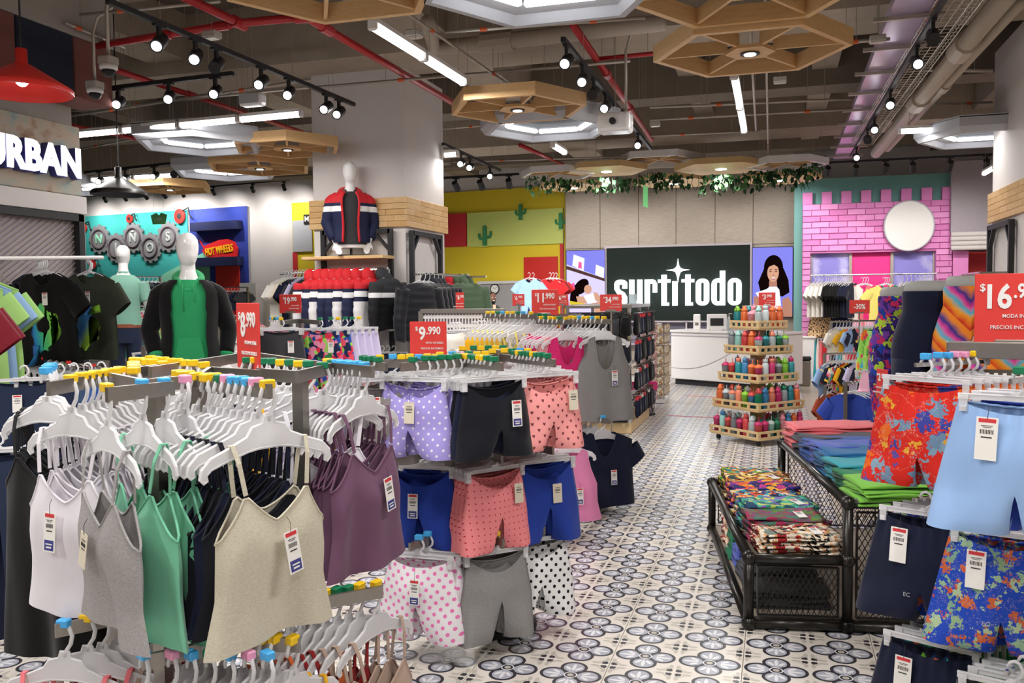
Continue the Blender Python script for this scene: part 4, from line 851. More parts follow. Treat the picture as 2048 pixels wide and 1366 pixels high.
rowsR = [((1852, 722), ZS, -36, 7, [swim('f_red_reef', 1), swim('f_red_reef', 2)], ['front red swim shorts with coral reef print', 'red reef print swim shorts behind the front red pair'], 'red reef swim shorts', ['blue', 'blue', 'blue', 'pink', 'pink', 'yellow', 'yellow'], None, D(radians(-50))*.04),
 ((2040, 752), ZS, -22, 4, [swim('f_sky', 1, .37), swim('f_royal', 2, .37), swim('f_sky', 3, .37)], ['front sky blue swim shorts with long tag at right', 'blue swim shorts behind the front sky blue pair'], 'sky blue swim shorts', ['green', 'pink', 'green', 'blue'], TAGW, D(radians(-40))*.045),
 ((1852, 990), ZL, -24, 6, [swim('f_navy', 1), swim('f_blue_reef', 2), swim('f_navy', 3)], ['front navy swim shorts with small logo and tag', 'navy or printed swim shorts behind the front navy pair'], 'navy swim shorts', [None], TAGW, D(radians(-45))*.05),
 ((2010, 1028), ZL, -20, 5, [swim('f_blue_reef', 1), swim('f_blue_reef', 3)], ['front blue reef print swim shorts with large tag', 'blue reef swim shorts behind the front printed pair'], 'blue reef swim shorts', [None], TAGW, D(radians(-40))*.05),
 ((1862, 1248), ZB, -24, 6, [swim('f_navy', 2), swim('f_leaf_teal', 2), swim('f_emerald', 1)], ['front navy swim shorts on the bottom tier at right', 'printed swim shorts behind on the bottom tier at right'], 'bottom tier swim shorts', ['blue', None, None], TAGW, D(radians(-45))*.04),
 ((2030, 1330), ZB, -20, 5, [swim('f_charcoal', 2), swim('f_lime', 2)], ['dark swim shorts at the lower right corner', 'swim shorts behind at the lower right corner'], 'corner swim shorts', [None], None, D(radians(-40))*.04)]
for (px, py), z, yw, n, ms, lbs, grp, cl, tg, st in rowsR:
    P = atz(px, py, z); hang_row(P, st, n, radians(yw), ms, 'swim_shorts', lbs, 'shorts', grp, 'c', cl, tg, (-.07, -.05, -.115), jit=.03, tag_rot=2)
    a = P - st.normalized()*.05; b = P + st*(n+.5); R = Matrix.Rotation(radians(9), 3, 'Z')
    O('arm', MB().bar(R @ (a-gl) + UP, R @ (b-gl) + UP, .01, .014).mesh('arm', 'chrome'), ge)
    c_ = R @ (b-gl); O('arm_bracket', MB().bar(c_ + UP, Vector((max(.06, c_.x), 0, c_.z)) + UP, .012, .02).mesh('arm_bracket', 'steel'), ge)
for o in list(bpy.data.objects):
    if o.get('label') in ('front navy swim shorts with small logo and tag', 'front blue reef print swim shorts with large tag'):
        O('logo_print', TX('EC', .02, .001, 'grey_hex', -.006, 1.0), o, (-.04, -.064, -.34))
# ---------------------------------------------------------------- waist-down legging forms
plain('form_grey', '#a9a8a4', .6, var=.03)
def chev(k):
    t = NT(k); x, y, z = t.sep(t.obj()); f = t.math('FRACT', t.math('MULTIPLY', t.math('ADD', z, t.math('MULTIPLY', t.math('ABSOLUTE', x), -1.0)), 4.6))
    f = t.math('ADD', f, t.math('MULTIPLY', t.noise(t.obj(), 14, 2)[0], .25))
    _M[k] = t.done(t.ramp(f, [(0, '#1d1a3a'), (.15, '#d83a1e'), (.35, '#f2a128'), (.5, '#3fb8d0'), (.65, '#e8489a'), (.8, '#24308a'), (1, '#f08a2a')], False), .75, 0, .2)
chev('f_chevron')
def legform(P, yaw, mat, label, sc_=1.0, L=.85):
    e = E('legging_form', label, 'mannequin', P, yaw, None); e.scale = (sc_,)*3; Pz = P.z/sc_
    def ring(cx, z, rx, ry, n=20, tl=0): return [(cx + rx*cos(2*pi*k/n), ry*sin(2*pi*k/n), z + tl*cos(2*pi*k/n)) for k in range(n)]
    hip = [(-.02, .125, .095), (-.08, .122, .095), (-.16, .15, .108), (-.24, .172, .12), (-.31, .178, .122), (-.36, .172, .115)]
    mb = MB().loft([ring(0, z, a, b) for z, a, b in hip], False)
    for s in (-1, 1): mb.loft([ring(s*x, z, a, b, 16) for x, z, a, b in ((.088, -.33, .088, .108), (.088, -.45, .085, .1), (.085, -.6, .072, .085), (.082, -.72, .06, .068), (.08, -L, .058, .066))], True)
    O('leggings', mb.mesh('leggings', mat, True), e)
    O('waistband', MB().loft([ring(0, z, a, b, 20) for z, a, b in ((.0, .127, .097), (-.015, .13, .1), (-.1, .128, .1), (-.11, .124, .097))], False).mesh('waistband', mat, True), e)
    O('form_top', MB().loft([ring(0, z, a, b) for z, a, b in ((-.05, .121, .092), (.03, .118, .09), (.045, .11, .083), (.05, .09, .07))]).mesh('form_top', 'form_grey', True), e)
    O('stand_pole', MB().tube([(0, 0, -.3), (0, 0, -Pz+.02)], .015, 8).mesh('stand_pole', 'steel'), e)
    O('stand_base', MB().lathe([(.16, -Pz), (.16, -Pz+.015), (.02, -Pz+.03)], 20).mesh('stand_base', 'steel'), e); return e
legform(atd(1862, 582, 5.2), radians(-6), 'f_navy', 'legging form in plain navy leggings', 1.22, .8)
legform(atd(1945, 572, 4.9), radians(-14), 'f_chevron', 'legging form in rainbow chevron leggings beside the big sign', 1.15, .8)
legform(atd(1806, 592, 5.7), radians(15), 'f_galaxy', 'legging form in dark galaxy print leggings behind the navy one', 1.2, .9)
legform(atd(2015, 600, 4.6), radians(5), 'f_chevron', 'legging form mostly hidden behind the large price sign', 1, .8)
# ---------------------------------------------------------------- black pipe display with folded clothes
plain('pipe_black', '#34322f', .28, .6, var=.12, scale=30)
F0 = atz(1497, 1258, 0); F1 = atz(1690, 1272, 0); B0 = atz(1424, 1066, 0); dirY = (B0-F0); Ld = dirY.length; ang = math.atan2(dirY.y, dirY.x) - pi/2
pd = E('pipe_display', 'black pipe and wire mesh display of folded clothes', 'display stand', F0, ang)
wl = .44; wu = .62; zl, zu, pr_ = .335, .60, .024
def pp(a, b, r=pr_): O('pipe', MB().tube([a, b], r, 12).mesh('pipe', 'pipe_black', True), pd)
def elbow(p): O('elbow', MB().ball(p, pr_*1.45, 12, 8).mesh('elbow', 'pipe_black', True), pd)
z0 = .03
for (xa, xb, zt) in ((0, wl, zl), (wl, wl+wu, zu)):
    for y in (0, Ld): pp((xa, y, zt), (xb, y, zt)); pp((xa, y, z0), (xb, y, z0)); pp((xa, y, z0), (xa, y, zt))
    for x in (xa, xb): pp((x, 0, zt), (x, Ld, zt)); pp((x, 0, z0), (x, Ld, z0))
    for x in (xa, xb):
        for y in (0, Ld): elbow((x, y, zt)); elbow((x, y, z0))
for y in (0, Ld): pp((wl+wu, y, z0), (wl+wu, y, zu)); 
for x in (0, wl, wl+wu):
    for y in (.02, Ld-.02): O('levelling_foot', MB().lathe([(.014, 0), (.014, .012)], 8).mesh('levelling_foot', 'chrome'), pd, (x+.03, y, 0))
def mesh_panel(x0, x1, zb, zt, y, cell=.034):
    mb = MB(); rows = int((zt-zb)/cell)
    for s in (-1, 1):
        x = x0 - (zt-zb)*.5
        while x < x1 + (zt-zb)*.5:
            a = Vector((x, y, zb)); b = Vector((x + s*(zt-zb)*.55, y, zt))
            # clip to the frame
            pts = []
            for q in range(0, 41):
                p = a.lerp(b, q/40)
                if x0 <= p.x <= x1: pts.append(p)
            if len(pts) > 1: mb.bar(pts[0], pts[-1], .0035, .0035, (0, 1, 0))
            x += cell*.75
    o = O('wire_mesh', mb.mesh('wire_mesh', 'dark_steel'), pd); o['kind'] = 'stuff'
    for a, b in (((x0, y, zb), (x1, y, zb)), ((x0, y, zt), (x1, y, zt)), ((x0, y, zb), (x0, y, zt)), ((x1, y, zb), (x1, y, zt))): O('mesh_frame', MB().bar(a, b, .006, .022, (0, 1, 0)).mesh('mesh_frame', 'dark_steel'), pd)
mesh_panel(.04, wl-.04, .07, zl-.035, .0); mesh_panel(wl+.04, wl+wu-.04, .07, zu-.04, .0); mesh_panel(.04, wl-.04, .07, zl-.035, Ld); mesh_panel(wl+.04, wl+wu-.04, .07, zu-.04, Ld)
O('deck', MB().box((wl/2, Ld/2, zl-.02), (wl-.04, Ld-.04, .015)).mesh('deck', 'beam_dark'), pd)
O('deck', MB().box((wl+wu/2, Ld/2, zu-.02), (wu-.04, Ld-.04, .015)).mesh('deck', 'beam_dark'), pd)
O('deck', MB().box((wl/2+wu/2, Ld/2, .05), (wl+wu-.04, Ld-.04, .012)).mesh('deck', 'pvc'), pd)
def folded(mat, seed, w=.36, d=.24, h=.022):
    k = ('folded', mat, seed % 3, w, d, h)
    if k in _C: return _C[k]
    r = random.Random(seed % 3); ph = [r.uniform(0, 6) for _ in range(4)]
    mb = MB(); n, m = 16, 10
    def ring(t):
        # cross section across d: a flattened fold, round at the front edge
        x = lerp(-w/2, w/2, t); pts = []
        for q in range(20):
            a = 2*pi*q/20; cy, cz = cos(a), sin(a)
            y = d/2*math.copysign(abs(cy)**.5, cy)*(1 + .03*sin(7*t+ph[0])); z = h/2*math.copysign(abs(cz)**.7, cz) + .007*sin(9*t+ph[1])*cos(q*.7) + .005*sin(4*t+2.5*y/d+ph[2])
            pts.append((x + .006*sin(q+ph[3]), y, z))
        return pts
    mb.loft([ring(i/n) for i in range(n+1)], True)
    me = mb.mesh('folded', mat, True); _C[k] = me; return me
def pile(x, y, z, mats, n, labels, group, w=.36, d=.26, h=.02, rz=0, tagged=True, cat='clothes'):
    R = Matrix.Rotation(ang, 3, 'Z'); base = F0 + R @ Vector((x, y, 0))
    for i in range(n):
        top = i == n-1; m = mats[i % len(mats)] if not top else mats[-1]
        o = O('leggings' if cat == 'leggings' else 't_shirt' if cat == 't-shirt' else 'sweatshirt', folded(m, i+int(y*10), w, d, h), None, base + Vector((rnd.uniform(-.015, .015), rnd.uniform(-.012, .012), z + h*.55 + i*h*.93)), ang + rz + rnd.uniform(-.1, .1))
        tag(o, labels[0] if top else '%s, %s from top' % (labels[1].replace(' inside the pile', ' in its pile'), ORD[n-1-i]), cat, group)
        if top and tagged: O('price_tag', TAGP, o, (w*.2, -.0, h*.9), (radians(-84), 0, radians(rnd.uniform(-40, 30))))
pl = [('f_paisley', 'red and cream paisley'), ('f_jungle', 'olive and mauve jungle print'), ('f_fern', 'teal and violet fern print'), ('f_swirl_multi', 'navy and white swirl print'), ('f_swirl_navy', 'navy and orange flame print'), ('f_leaf_gold', 'brown and gold leaf print'), ('f_leaf_teal', 'turquoise and lime leaf print')]
for k, (m, nm) in enumerate(pl):
    y = .17 + k*(Ld-.3)/6.2
    pile(wl*.5+.01, y, zl-.01, [m], 6 if k < 1 else 7, ['top folded leggings in %s on the low pipe shelf' % nm, 'folded leggings in %s inside the pile' % nm], nm + ' leggings', .37, .235, .019 + .001*(k % 3), rz=.1, cat='leggings')
pu = [('f_lime', 'lime green', 4), ('f_emerald', 'emerald green', 4), ('f_turq', 'turquoise', 5), ('f_petrol', 'petrol blue', 6), ('f_periw', 'periwinkle blue', 6), ('f_sblue', 'steel blue', 5), ('f_graphite', 'graphite grey', 5), ('f_coral', 'coral pink', 7)]
for k, (m, nm, n) in enumerate(pu):
    y = .12 + k*(Ld-.22)/7.2
    pile(wl+wu*.46, y, zu-.01, [m], n+1, ['top folded %s t-shirt on the high pipe shelf' % nm, 'folded %s t-shirt inside the pile' % nm], nm + ' folded tops', .5 if k < 7 else .54, .26, .021, rz=.12, tagged=k in (7,), cat='t-shirt')
pi_ = [('f_charcoal', 'charcoal', .25), ('f_graphite', 'graphite', .55), ('f_periw', 'blue', .8), ('f_emerald', 'green', 1.05), ('f_paisley', 'patterned', 1.35)]
for k, (m, nm, y) in enumerate(pi_):
    pile(wl*.48, y*Ld/1.75, .05, [m], 5 if k < 2 else 8, ['top folded %s garment behind the low wire mesh' % nm, 'folded %s garment lying below on the bottom shelf' % nm], nm + ' bottom shelf clothes', .36, .25, .02, tagged=False, cat='clothes')
# ---------------------------------------------------------------- bottle tower
TC = atz(1517, 899, 0); tcx = TC + Vector((-.02, .62, 0)); tcx.z = 0
tw_ = E('bottle_tower', 'five tier wooden display tower of water bottles on castors', 'display stand', tcx, radians(47))
O('column', cbox((.12, .12, 1.2), .006, 'pine', 'column'), tw_, (0, 0, .66))
tr_z = [.06, .35, .64, .93, 1.19]; tr_s = [.70, .655, .575, .485, .405]
SLOT = {}
for z, sd in zip(tr_z, tr_s):
    O('tray', cbox((sd, sd, .018), .003, 'pine', 'tray'), tw_, (0, 0, z+.009))
    for k in range(4):
        a = k*pi/2; mb = MB().box((0, -sd/2, .026), (sd+.03, .014, .018)).box((0, -sd/2, .083), (sd+.03, .014, .024))
        nb = 6
        for q in range(nb): mb.box(((q/(nb-1)-.5)*(sd-.02), -sd/2, .055), (.03, .014, .05))
        O('rim', mb.mesh('rim', 'pine'), tw_, (0, 0, z), (0, 0, a))
for x, y in ((-1,-1), (1,-1), (1,1), (-1,1)):
    O('castor', MB().tube([(-.012,0,.025), (.012,0,.025)], .025, 12).box((0,0,.05), (.03,.03,.02)).mesh('castor', 'matte_black'), tw_, (x*.29, y*.29, 0))
O('sign_board', cbox((.33, .02, .17), .003, 'steel', 'sign_board'), tw_, (0, .0, 1.355), (0, 0, radians(-47)))
def gl_mat(k, h, alpha):
    t = NT(k); nz = t.noise(t.obj(), 12, 1)[0]; c = lin(h); t.done(t.mix(nz, tuple(x*.85 for x in c[:3])+(1,), c), .15, 0, .6)
    tr = t.n('ShaderNodeBsdfTransparent'); tr.inputs[0].default_value = tuple(min(1, .25+x*.8) for x in c[:3])+(1,); mx = t.n('ShaderNodeMixShader'); mx.inputs[0].default_value = alpha
    t.l(tr.outputs[0], mx.inputs[1]); t.l(t.b.outputs[0], mx.inputs[2]); t.l(mx.outputs[0], t.out.inputs[0]); _M[k] = t.m
bc = [('pink', '#eb9aa8'), ('coral', '#ec8a6e'), ('green', '#1d7f5b'), ('blue', '#3f86b8'), ('clear', '#c9d6d8'), ('lime', '#8fd13f'), ('magenta', '#c8326e'), ('mint', '#9fd6cd'), ('grey', '#8d9298'), ('orange', '#ef7a44'), ('red', '#d24a4a'), ('teal', '#2f8f98')]
for n_b, h in bc: gl_mat('b_' + n_b, h, .72); plain('bs_' + n_b, h, .3, var=.04)
def bottle_me(kind, c, c2):
    k = ('bottle', kind, c, c2)
    if k in _C: return _C[k]
    if kind == 0: b = MB().lathe([(.034,0),(.036,.01),(.036,.13),(.03,.15),(.026,.155)], 12); cp = MB().lathe([(.03,.155),(.03,.175),(.018,.185),(.016,.2),(.008,.205)], 10).tube([(.028,0,.165),(.04,0,.185),(.02,0,.205)], .004, 5)
    elif kind == 1: b = MB().lathe([(.027,0),(.037,.12),(.038,.125)], 12); cp = MB().lathe([(.039,.125),(.039,.133),(.034,.145),(.012,.16)], 12).tube([(.005,0,.14),(.012,0,.2)], .004, 5)
    else: b = MB().lathe([(.03,0),(.032,.005),(.032,.15),(.024,.168)], 12); cp = MB().lathe([(.024,.168),(.025,.2),(.02,.205)], 10).tube([(-.02,0,.2),(0,0,.225),(.02,0,.2)], .004, 5)
    _C[k] = (b.mesh('body', 'b_'+c if kind != 2 else 'bs_'+c, True), cp.mesh('cap', 'bs_'+c2, True)); return _C[k]
kn = ('sports bottle', 'straw tumbler', 'metal flask'); tn = ('bottom', 'second lowest', 'middle', 'second highest', 'top')
Rm = Matrix.Rotation(radians(47), 3, 'Z')
seen = {}
for ti, (z, sd) in enumerate(zip(tr_z, tr_s)):
    n = int((sd-.06)/.078)
    slots = [(-sd/2 + .05 + k*(sd-.1)/(n-1), -sd/2+.05) for k in range(n)] + [(-sd/2+.05, -sd/2 + .05 + k*(sd-.1)/(n-1)) for k in range(1, n)] + [(-sd/2+.13 + k*(sd-.2)/(n-1), -sd/2+.13) for k in range(1, n-1)] + [(-sd/2+.13, -sd/2+.13 + k*(sd-.2)/(n-1)) for k in range(1, n-1)] + [(sd/2-.05, -sd/2+.05+k*(sd-.1)/(n-1)) for k in range(2, n)]
    for q, (x, y) in enumerate(slots):
        kind = rnd.choice((0, 0, 1, 2)) if ti else rnd.choice((1, 1, 2, 0)); c = rnd.choice(bc)[0]; c2 = rnd.choice((c, c, rnd.choice(bc)[0]))
        P = tcx + Rm @ Vector((x, y, 0)); bm_, cm_ = bottle_me(kind, c, c2)
        lb = '%s %s with %s lid on the %s tray' % (c, kn[kind], c2, tn[ti])
        e2 = E('water_bottle', lb, 'bottle', (P.x, P.y, z+.018), rnd.uniform(0, 6), 'water bottles on the tower'); e2.scale = (1.12,)*3; O('body', bm_, e2); O('cap', cm_, e2)
# ---------------------------------------------------------------- lit wordmark, screens, counter
t = NT('turf'); nz = t.noise(t.obj(), 90, 4, .8)[0]; t.bump(nz, 1.0, .02); _M['turf'] = t.done(t.ramp(nz, [(.3, '#070d0b'), (.75, '#1c3026')], False), .95)
a = aty(1214, 497, SY); b = aty(1500, 641, SY); wS, hS = b.x-a.x, a.z-b.z; cS = Vector(((a.x+b.x)/2, SY-.03, b.z))
e = E('wordmark_sign', 'lit white surtitodo wordmark on a dark green turf board', 'sign', cS)
O('turf_board', cbox((wS, .05, hS), .004, 'turf', 'turf_board'), e, (0, 0, hS/2))
for (x, z, w_, h_) in ((0, hS+.02, wS+.08, .04), (0, -.02, wS+.08, .04), (-wS/2-.02, hS/2, .04, hS), (wS/2+.02, hS/2, .04, hS)): O('frame', MB().box((x, -.01, z), (w_, .07, h_)).mesh('frame', 'taupe_shutter'), e)
def boldtext(body, width, height, depth, mat, bold=.02, spacing=1.0):
    me = TXT(body, 1.0, depth, mat, bold, 1.0, 'CENTER', 0, spacing)
    xs = [v.co.x for v in me.vertices]; zs_ = [v.co.z for v in me.vertices]
    me.transform(Matrix.Translation((-(max(xs)+min(xs))/2, 0, -min(zs_))))
    me.transform(Matrix.Diagonal((width/(max(xs)-min(xs)), 1, height/(max(zs_)-min(zs_)), 1))); return me
l0 = aty(1229, 612, SY-.1); l1 = aty(1488, 612, SY-.1); lt_ = aty(1440, 548, SY-.1)
def rr_(x0, x1, z0, z1, r, n=5):
    out = []
    for cx, cz, a0 in ((x1-r, z1-r, 0), (x0+r, z1-r, pi/2), (x0+r, z0+r, pi), (x1-r, z0+r, 1.5*pi)):
        out += [(cx + r*cos(a0+pi/2*k/n), cz + r*sin(a0+pi/2*k/n)) for k in range(n+1)]
    return out
def ringg(mb, o_, i_, d=.025):
    mb.loft([[(x, -d, z) for x, z in o_], [(x, -d, z) for x, z in i_], [(x, d, z) for x, z in i_], [(x, d, z) for x, z in o_]], False, True)
def stroke(mb, pts, w_, d=.025):
    L, R = [], []
    for k, p in enumerate(pts):
        a = Vector(pts[max(0, k-1)]); b = Vector(pts[min(len(pts)-1, k+1)]); t_ = (b-a).normalized(); n_ = Vector((-t_.y, t_.x)); p = Vector(p); L.append(p + n_*w_/2); R.append(p - n_*w_/2)
    mb.prism([tuple(q) for q in L + R[::-1]], -d, d)
def arc(cx, cz, rx, rz, a0, a1, n=10): return [(cx + rx*cos(radians(lerp_(a0, a1, k/n))), cz + rz*sin(radians(lerp_(a0, a1, k/n)))) for k in range(n+1)]
def lerp_(a, b, t): return a + (b-a)*t
LW = l1.x-l0.x; XH = (lt_.z-l0.z)*.86; AS = (lt_.z-l0.z)*1.0; u_ = LW/9.05; sw_ = u_*.36
def glyph(ch):
    mb = MB(); w_ = u_*.93; r = u_*.4
    if ch in 'od':
        ringg(mb, rr_(0, w_, 0, XH, r), rr_(sw_, w_-sw_, sw_*.75, XH-sw_*.75, (w_-2*sw_)*.45))
        if ch == 'd': mb.box((w_-sw_/2, 0, AS*.55), (sw_, .05, AS*1.1))
    elif ch == 'u': mb.box((sw_/2, 0, XH*.6), (sw_, .05, XH*.8)); mb.box((w_-sw_/2, 0, XH*.5), (sw_, .05, XH)); stroke(mb, [(sw_/2, XH*.3)] + arc(w_/2, sw_*1.0, w_/2-sw_/2, sw_*.55, 180, 360) + [(w_-sw_/2, XH*.3)], sw_)
    elif ch == 'r': mb.box((sw_/2, 0, XH/2), (sw_, .05, XH)); stroke(mb, [(sw_*.5, XH*.55)] + arc(w_*.52, XH-sw_*.75, w_*.28, sw_*.35, 180, 60) + [(w_*.78, XH-sw_*.9), (w_*.78, XH*.5)], sw_*.85)
    elif ch == 't': mb.box((w_*.5, 0, AS/2), (sw_, .05, AS)); mb.box((w_*.5, 0, XH-sw_*.35), (w_*.95, .05, sw_*.62)); mb.box((w_*.62, 0, sw_*.3), (w_*.5, .05, sw_*.6))
    elif ch == 'i': mb.box((sw_*.6, 0, XH*.46), (sw_, .05, XH*.92))
    elif ch == 's': stroke(mb, [(w_-sw_*.5, XH*.66), (w_-sw_*.5, XH-sw_*.9)] + arc(w_/2, XH-sw_*.75, w_/2-sw_*.5, sw_*.3, 0, 180, 8) + [(sw_*.5, XH*.66), (w_*.34, XH*.54), (w_*.66, XH*.44), (w_-sw_*.5, XH*.32)] + arc(w_/2, sw_*.75, w_/2-sw_*.5, sw_*.3, 0, -180, 8) + [(sw_*.5, XH*.36)], sw_*.95)
    return mb
xg = 0.
for ch, adv in zip('surtitodo', (1.02, 1.04, .86, .95, .62, .95, 1.02, 1.04, 1.0)):
    O('letter', glyph(ch).mesh('letter', 'letter_glow'), e, (l0.x - cS.x + xg, -.07, l0.z-cS.z)); xg += u_*adv*1.06
st = aty(1356, 540, SY-.1); q = []
for k in range(4):
    a_ = pi/2*k; R_ = (.30 if k % 2 else .24)
    for s_, rr in ((0, R_), (.18, .45*R_*.5), (.42, .062), (pi/4, .045), (pi/2-.42, .062), (pi/2-.18, .1 if k % 2 == 0 else .1)): q.append((rr*cos(a_+s_), rr*sin(a_+s_)))
star = [(0,.22),(.018,.09),(.045,.045),(.09,.018),(.23,0),(.09,-.018),(.045,-.045),(.02,-.12),(0,-.24),(-.02,-.12),(-.045,-.045),(-.09,-.018),(-.23,0),(-.09,.018),(-.045,.045),(-.018,.09)]
O('star', MB().prism(star, -.025, .025).mesh('star', 'letter_glow'), e, (st.x-cS.x, -.07, st.z-cS.z))
area(e, (0, -.3, hS*.45), wS*.8, hS*.4, 25, (radians(-90), 0, 0), (.9, .95, 1))
for k, h, s_ in (('scr_blue', '#7f7fe0', 1.1), ('scr_lilac', '#c9c0f2', 1.2), ('scr_skin', '#c98f78', .8), ('scr_hair', '#2a1a18', .25), ('scr_white', '#e6e8ff', 1.1), ('scr_brown', '#6a4a42', .6), ('scr_pink', '#ef5fa0', 1.), ('scr_yellow', '#e3c93a', .9), ('scr_deep', '#4f4fb0', .9), ('scr_face', '#d9a488', .95), ('scr_red', '#b04050', .8), ('scr_brow', '#2e1c18', .3)): emit(k, h, s_)
def ell(cx, cz, rx, rz, n=20, rot=0): return [(cx + rx*cos(2*pi*k/n)*cos(rot) - rz*sin(2*pi*k/n)*sin(rot), cz + rx*cos(2*pi*k/n)*sin(rot) + rz*sin(2*pi*k/n)*cos(rot)) for k in range(n)]
def screen(p0, p1, label, shapes, ztop, zbot):
    a = aty(*p0, SY-.02); b = aty(*p1, SY-.02); w_ = b.x-a.x; h_ = w_*1.78; e = E('display_screen', label, 'screen', ((a.x+b.x)/2, SY-.05, (a.z+b.z)/2 - h_))
    O('bezel', cbox((w_, .06, h_), .004, 'matte_black', 'bezel'), e, (0, 0, h_/2))
    O('picture', MB().box((0, -.032, h_/2), (w_-.03, .002, h_-.03)).mesh('picture', shapes[0]), e)
    W2, H2 = (w_-.03)/2, (h_-.03)/2
    for k, (m, pts) in enumerate(shapes[1]):
        pts = [(max(-1, min(1, x))*W2, max(-1, min(1, z))*H2) for x, z in pts]
        O('picture_detail', MB().prism(pts, -.0005, .0005).mesh('picture_detail', m), e, (0, -.034 - .0012*k, h_/2))
screen((1504, 495), (1587, 492), 'tall screen showing a smiling dark haired woman', ('scr_blue', [('scr_hair', ell(.05, .42, .48, .36, 28)), ('scr_hair', [(-.42,.4),(.55,.4),(.8,.05),(.85,-.3),(.5,-.42),(-.6,-.28),(-.72,.0)]), ('scr_skin', [(-.16,.05),(.22,.05),(.24,-.25),(-.18,-.25)]), ('scr_white', [(-.85,-.3),(-.3,-.2),(-.14,-.13),(.22,-.13),(.35,-.22),(.5,-1),(-.55,-1),(-.6,-.55)]), ('scr_skin', [(-.95,-.42),(-.72,-.4),(-.58,-.55),(-.5,-1),(-.9,-1)]), ('scr_skin', [(.5,-.5),(.8,-.42),(.98,-.6),(1,-1),(.5,-1)]),
    ('scr_face', ell(.03, .27, .29, .26, 28)), ('scr_hair', [(-.28,.35),(-.2,.5),(.05,.56),(.3,.48),(.38,.3),(.3,.42),(.08,.5),(-.16,.45)]), ('scr_white', ell(.05, .115, .1, .022, 16)), ('scr_red', ell(.05, .094, .1, .012, 14)), ('scr_brow', ell(-.1, .305, .06, .014, 12)), ('scr_brow', ell(.18, .305, .06, .014, 12)), ('scr_brow', ell(-.1, .355, .08, .012, 12, .1)), ('scr_brow', ell(.18, .36, .08, .012, 12, -.1)), ('scr_skin', ell(.05, .2, .04, .03, 12))]), 0, 0)
screen((1133, 502), (1212, 498), 'tall screen showing a little girl reading in bed', ('scr_lilac', [('scr_blue', [(-1,1),(1,1),(1,.2),(-1,.62)]), ('scr_white', [(-.62,.9),(-.05,.78),(-.1,.42),(-.7,.58)]), ('scr_pink', [(-.35,.7),(-.2,.66),(-.2,.48),(-.4,.52)]), ('scr_white', [(.55,.6),(.98,.5),(.95,.2),(.5,.32)]), ('scr_brown', [(-1,.58),(1,.2),(1,.12),(-1,.48)]), ('scr_hair', ell(-.22, -.02, .4, .2, 22, .3)), ('scr_hair', [(-.6,.05),(-.3,-.05),(-.4,-.45),(-.85,-.5),(-.8,-.2)]), ('scr_face', ell(.12, -.1, .2, .13, 20)), ('scr_white', [(-.1,-.28),(.5,-.2),(.55,-.5),(.05,-.5)]), ('scr_face', [(.4,-.18),(.6,-.2),(.98,-.45),(.9,-.55),(.5,-.4)]), ('scr_face', [(.3,-.5),(.8,-.45),(.95,-.85),(.6,-.9)]), ('scr_face', [(-.5,-.3),(-.1,-.3),(.1,-.5),(-.4,-.5)]), ('scr_yellow', [(-.85,-.42),(-.05,-.5),(-.1,-.6),(-.8,-.55)]), ('scr_pink', [(-.8,.05),(-.6,.1),(-.55,-.1),(-.8,-.12)])]), 0, 0)
# counter
K0 = atz(1340, 768, 0); K1 = atz(1462, 778, 0); kd = (K1-K0).normalized(); K2 = K0 + kd*2.2; kn_ = Vector((-kd.y, kd.x, 0))
ck = E('service_counter', 'long white service counter below the lit wordmark', 'counter', (K0+K2)/2, math.atan2(kd.y, kd.x)); Lk = (K2-K0).length
O('front', cbox((Lk, .6, .82), .012, 'gloss_white', 'front'), ck, (0, .32, .51)); O('plinth', MB().box((0, .34, .05), (Lk-.1, .5, .1)).mesh('plinth', 'matte_black'), ck); O('worktop', cbox((Lk+.06, .7, .04), .008, 'gloss_white', 'worktop'), ck, (0, .32, .94))
O('trim_line', MB().box((0, .015, .86), (Lk, .012, .012)).mesh('trim_line', 'taupe_shutter'), ck)
ce = E('side_counter', 'small white end counter right of the bottle tower', 'counter', atz(1612, 768, 0) + Vector((0, .35, 0))); O('body', cbox((.3, .6, .78), .01, 'gloss_white', 'body'), ce, (0, .3, .39)); O('top', cbox((.34, .64, .03), .006, 'white', 'top'), ce, (0, .3, .795))
def onk(px, py): return atplane(px, py, (K0+K2)/2 + kn_*.3, -kn_)
p = onk(1434, 665); e = E('payment_screen', 'white touch screen till on the counter', 'till', (p.x, p.y, .96)); O('case', cbox((.34, .08, .27), .02, 'gloss_white', 'case', 2), e, (0, 0, .14)); O('glass', MB().box((0,-.043,.14), (.22,.004,.13)).mesh('glass', 'matte_black'), e); O('foot', cbox((.2, .16, .015), .004, 'white', 'foot'), e, (0,0,.008))
p = onk(1394, 665); e = E('card_reader', 'tall white box standing left of the till', 'device', (p.x, p.y, .96)); O('case', cbox((.12, .1, .27), .012, 'gloss_white', 'case'), e, (0, 0, .135)); O('slot', MB().box((0,-.052,.1), (.06,.004,.05)).mesh('slot', 'steel'), e)
p = onk(1458, 665); e = E('sanitizer_bottle', 'clear pump sanitizer bottle right of the till', 'bottle', (p.x, p.y, .96)); O('body', MB().lathe([(.035,0),(.037,.02),(.037,.16),(.02,.2)], 14).mesh('body', 'b_clear', True), e); O('pump', MB().lathe([(.018,.2),(.018,.23),(.006,.235),(.006,.29)], 8).tube([(0,0,.285),(.05,0,.28)], .006, 6).mesh('pump', 'white'), e)
for px in (1285, 1310, 1336, 1362): pass
sh = E('back_shelf', 'dark shelf compartments under the lit wordmark', 'shelf', (cS.x+.2, SY-.12, .62)); 
plain('shelf_grey', '#6f6b7c', .6)
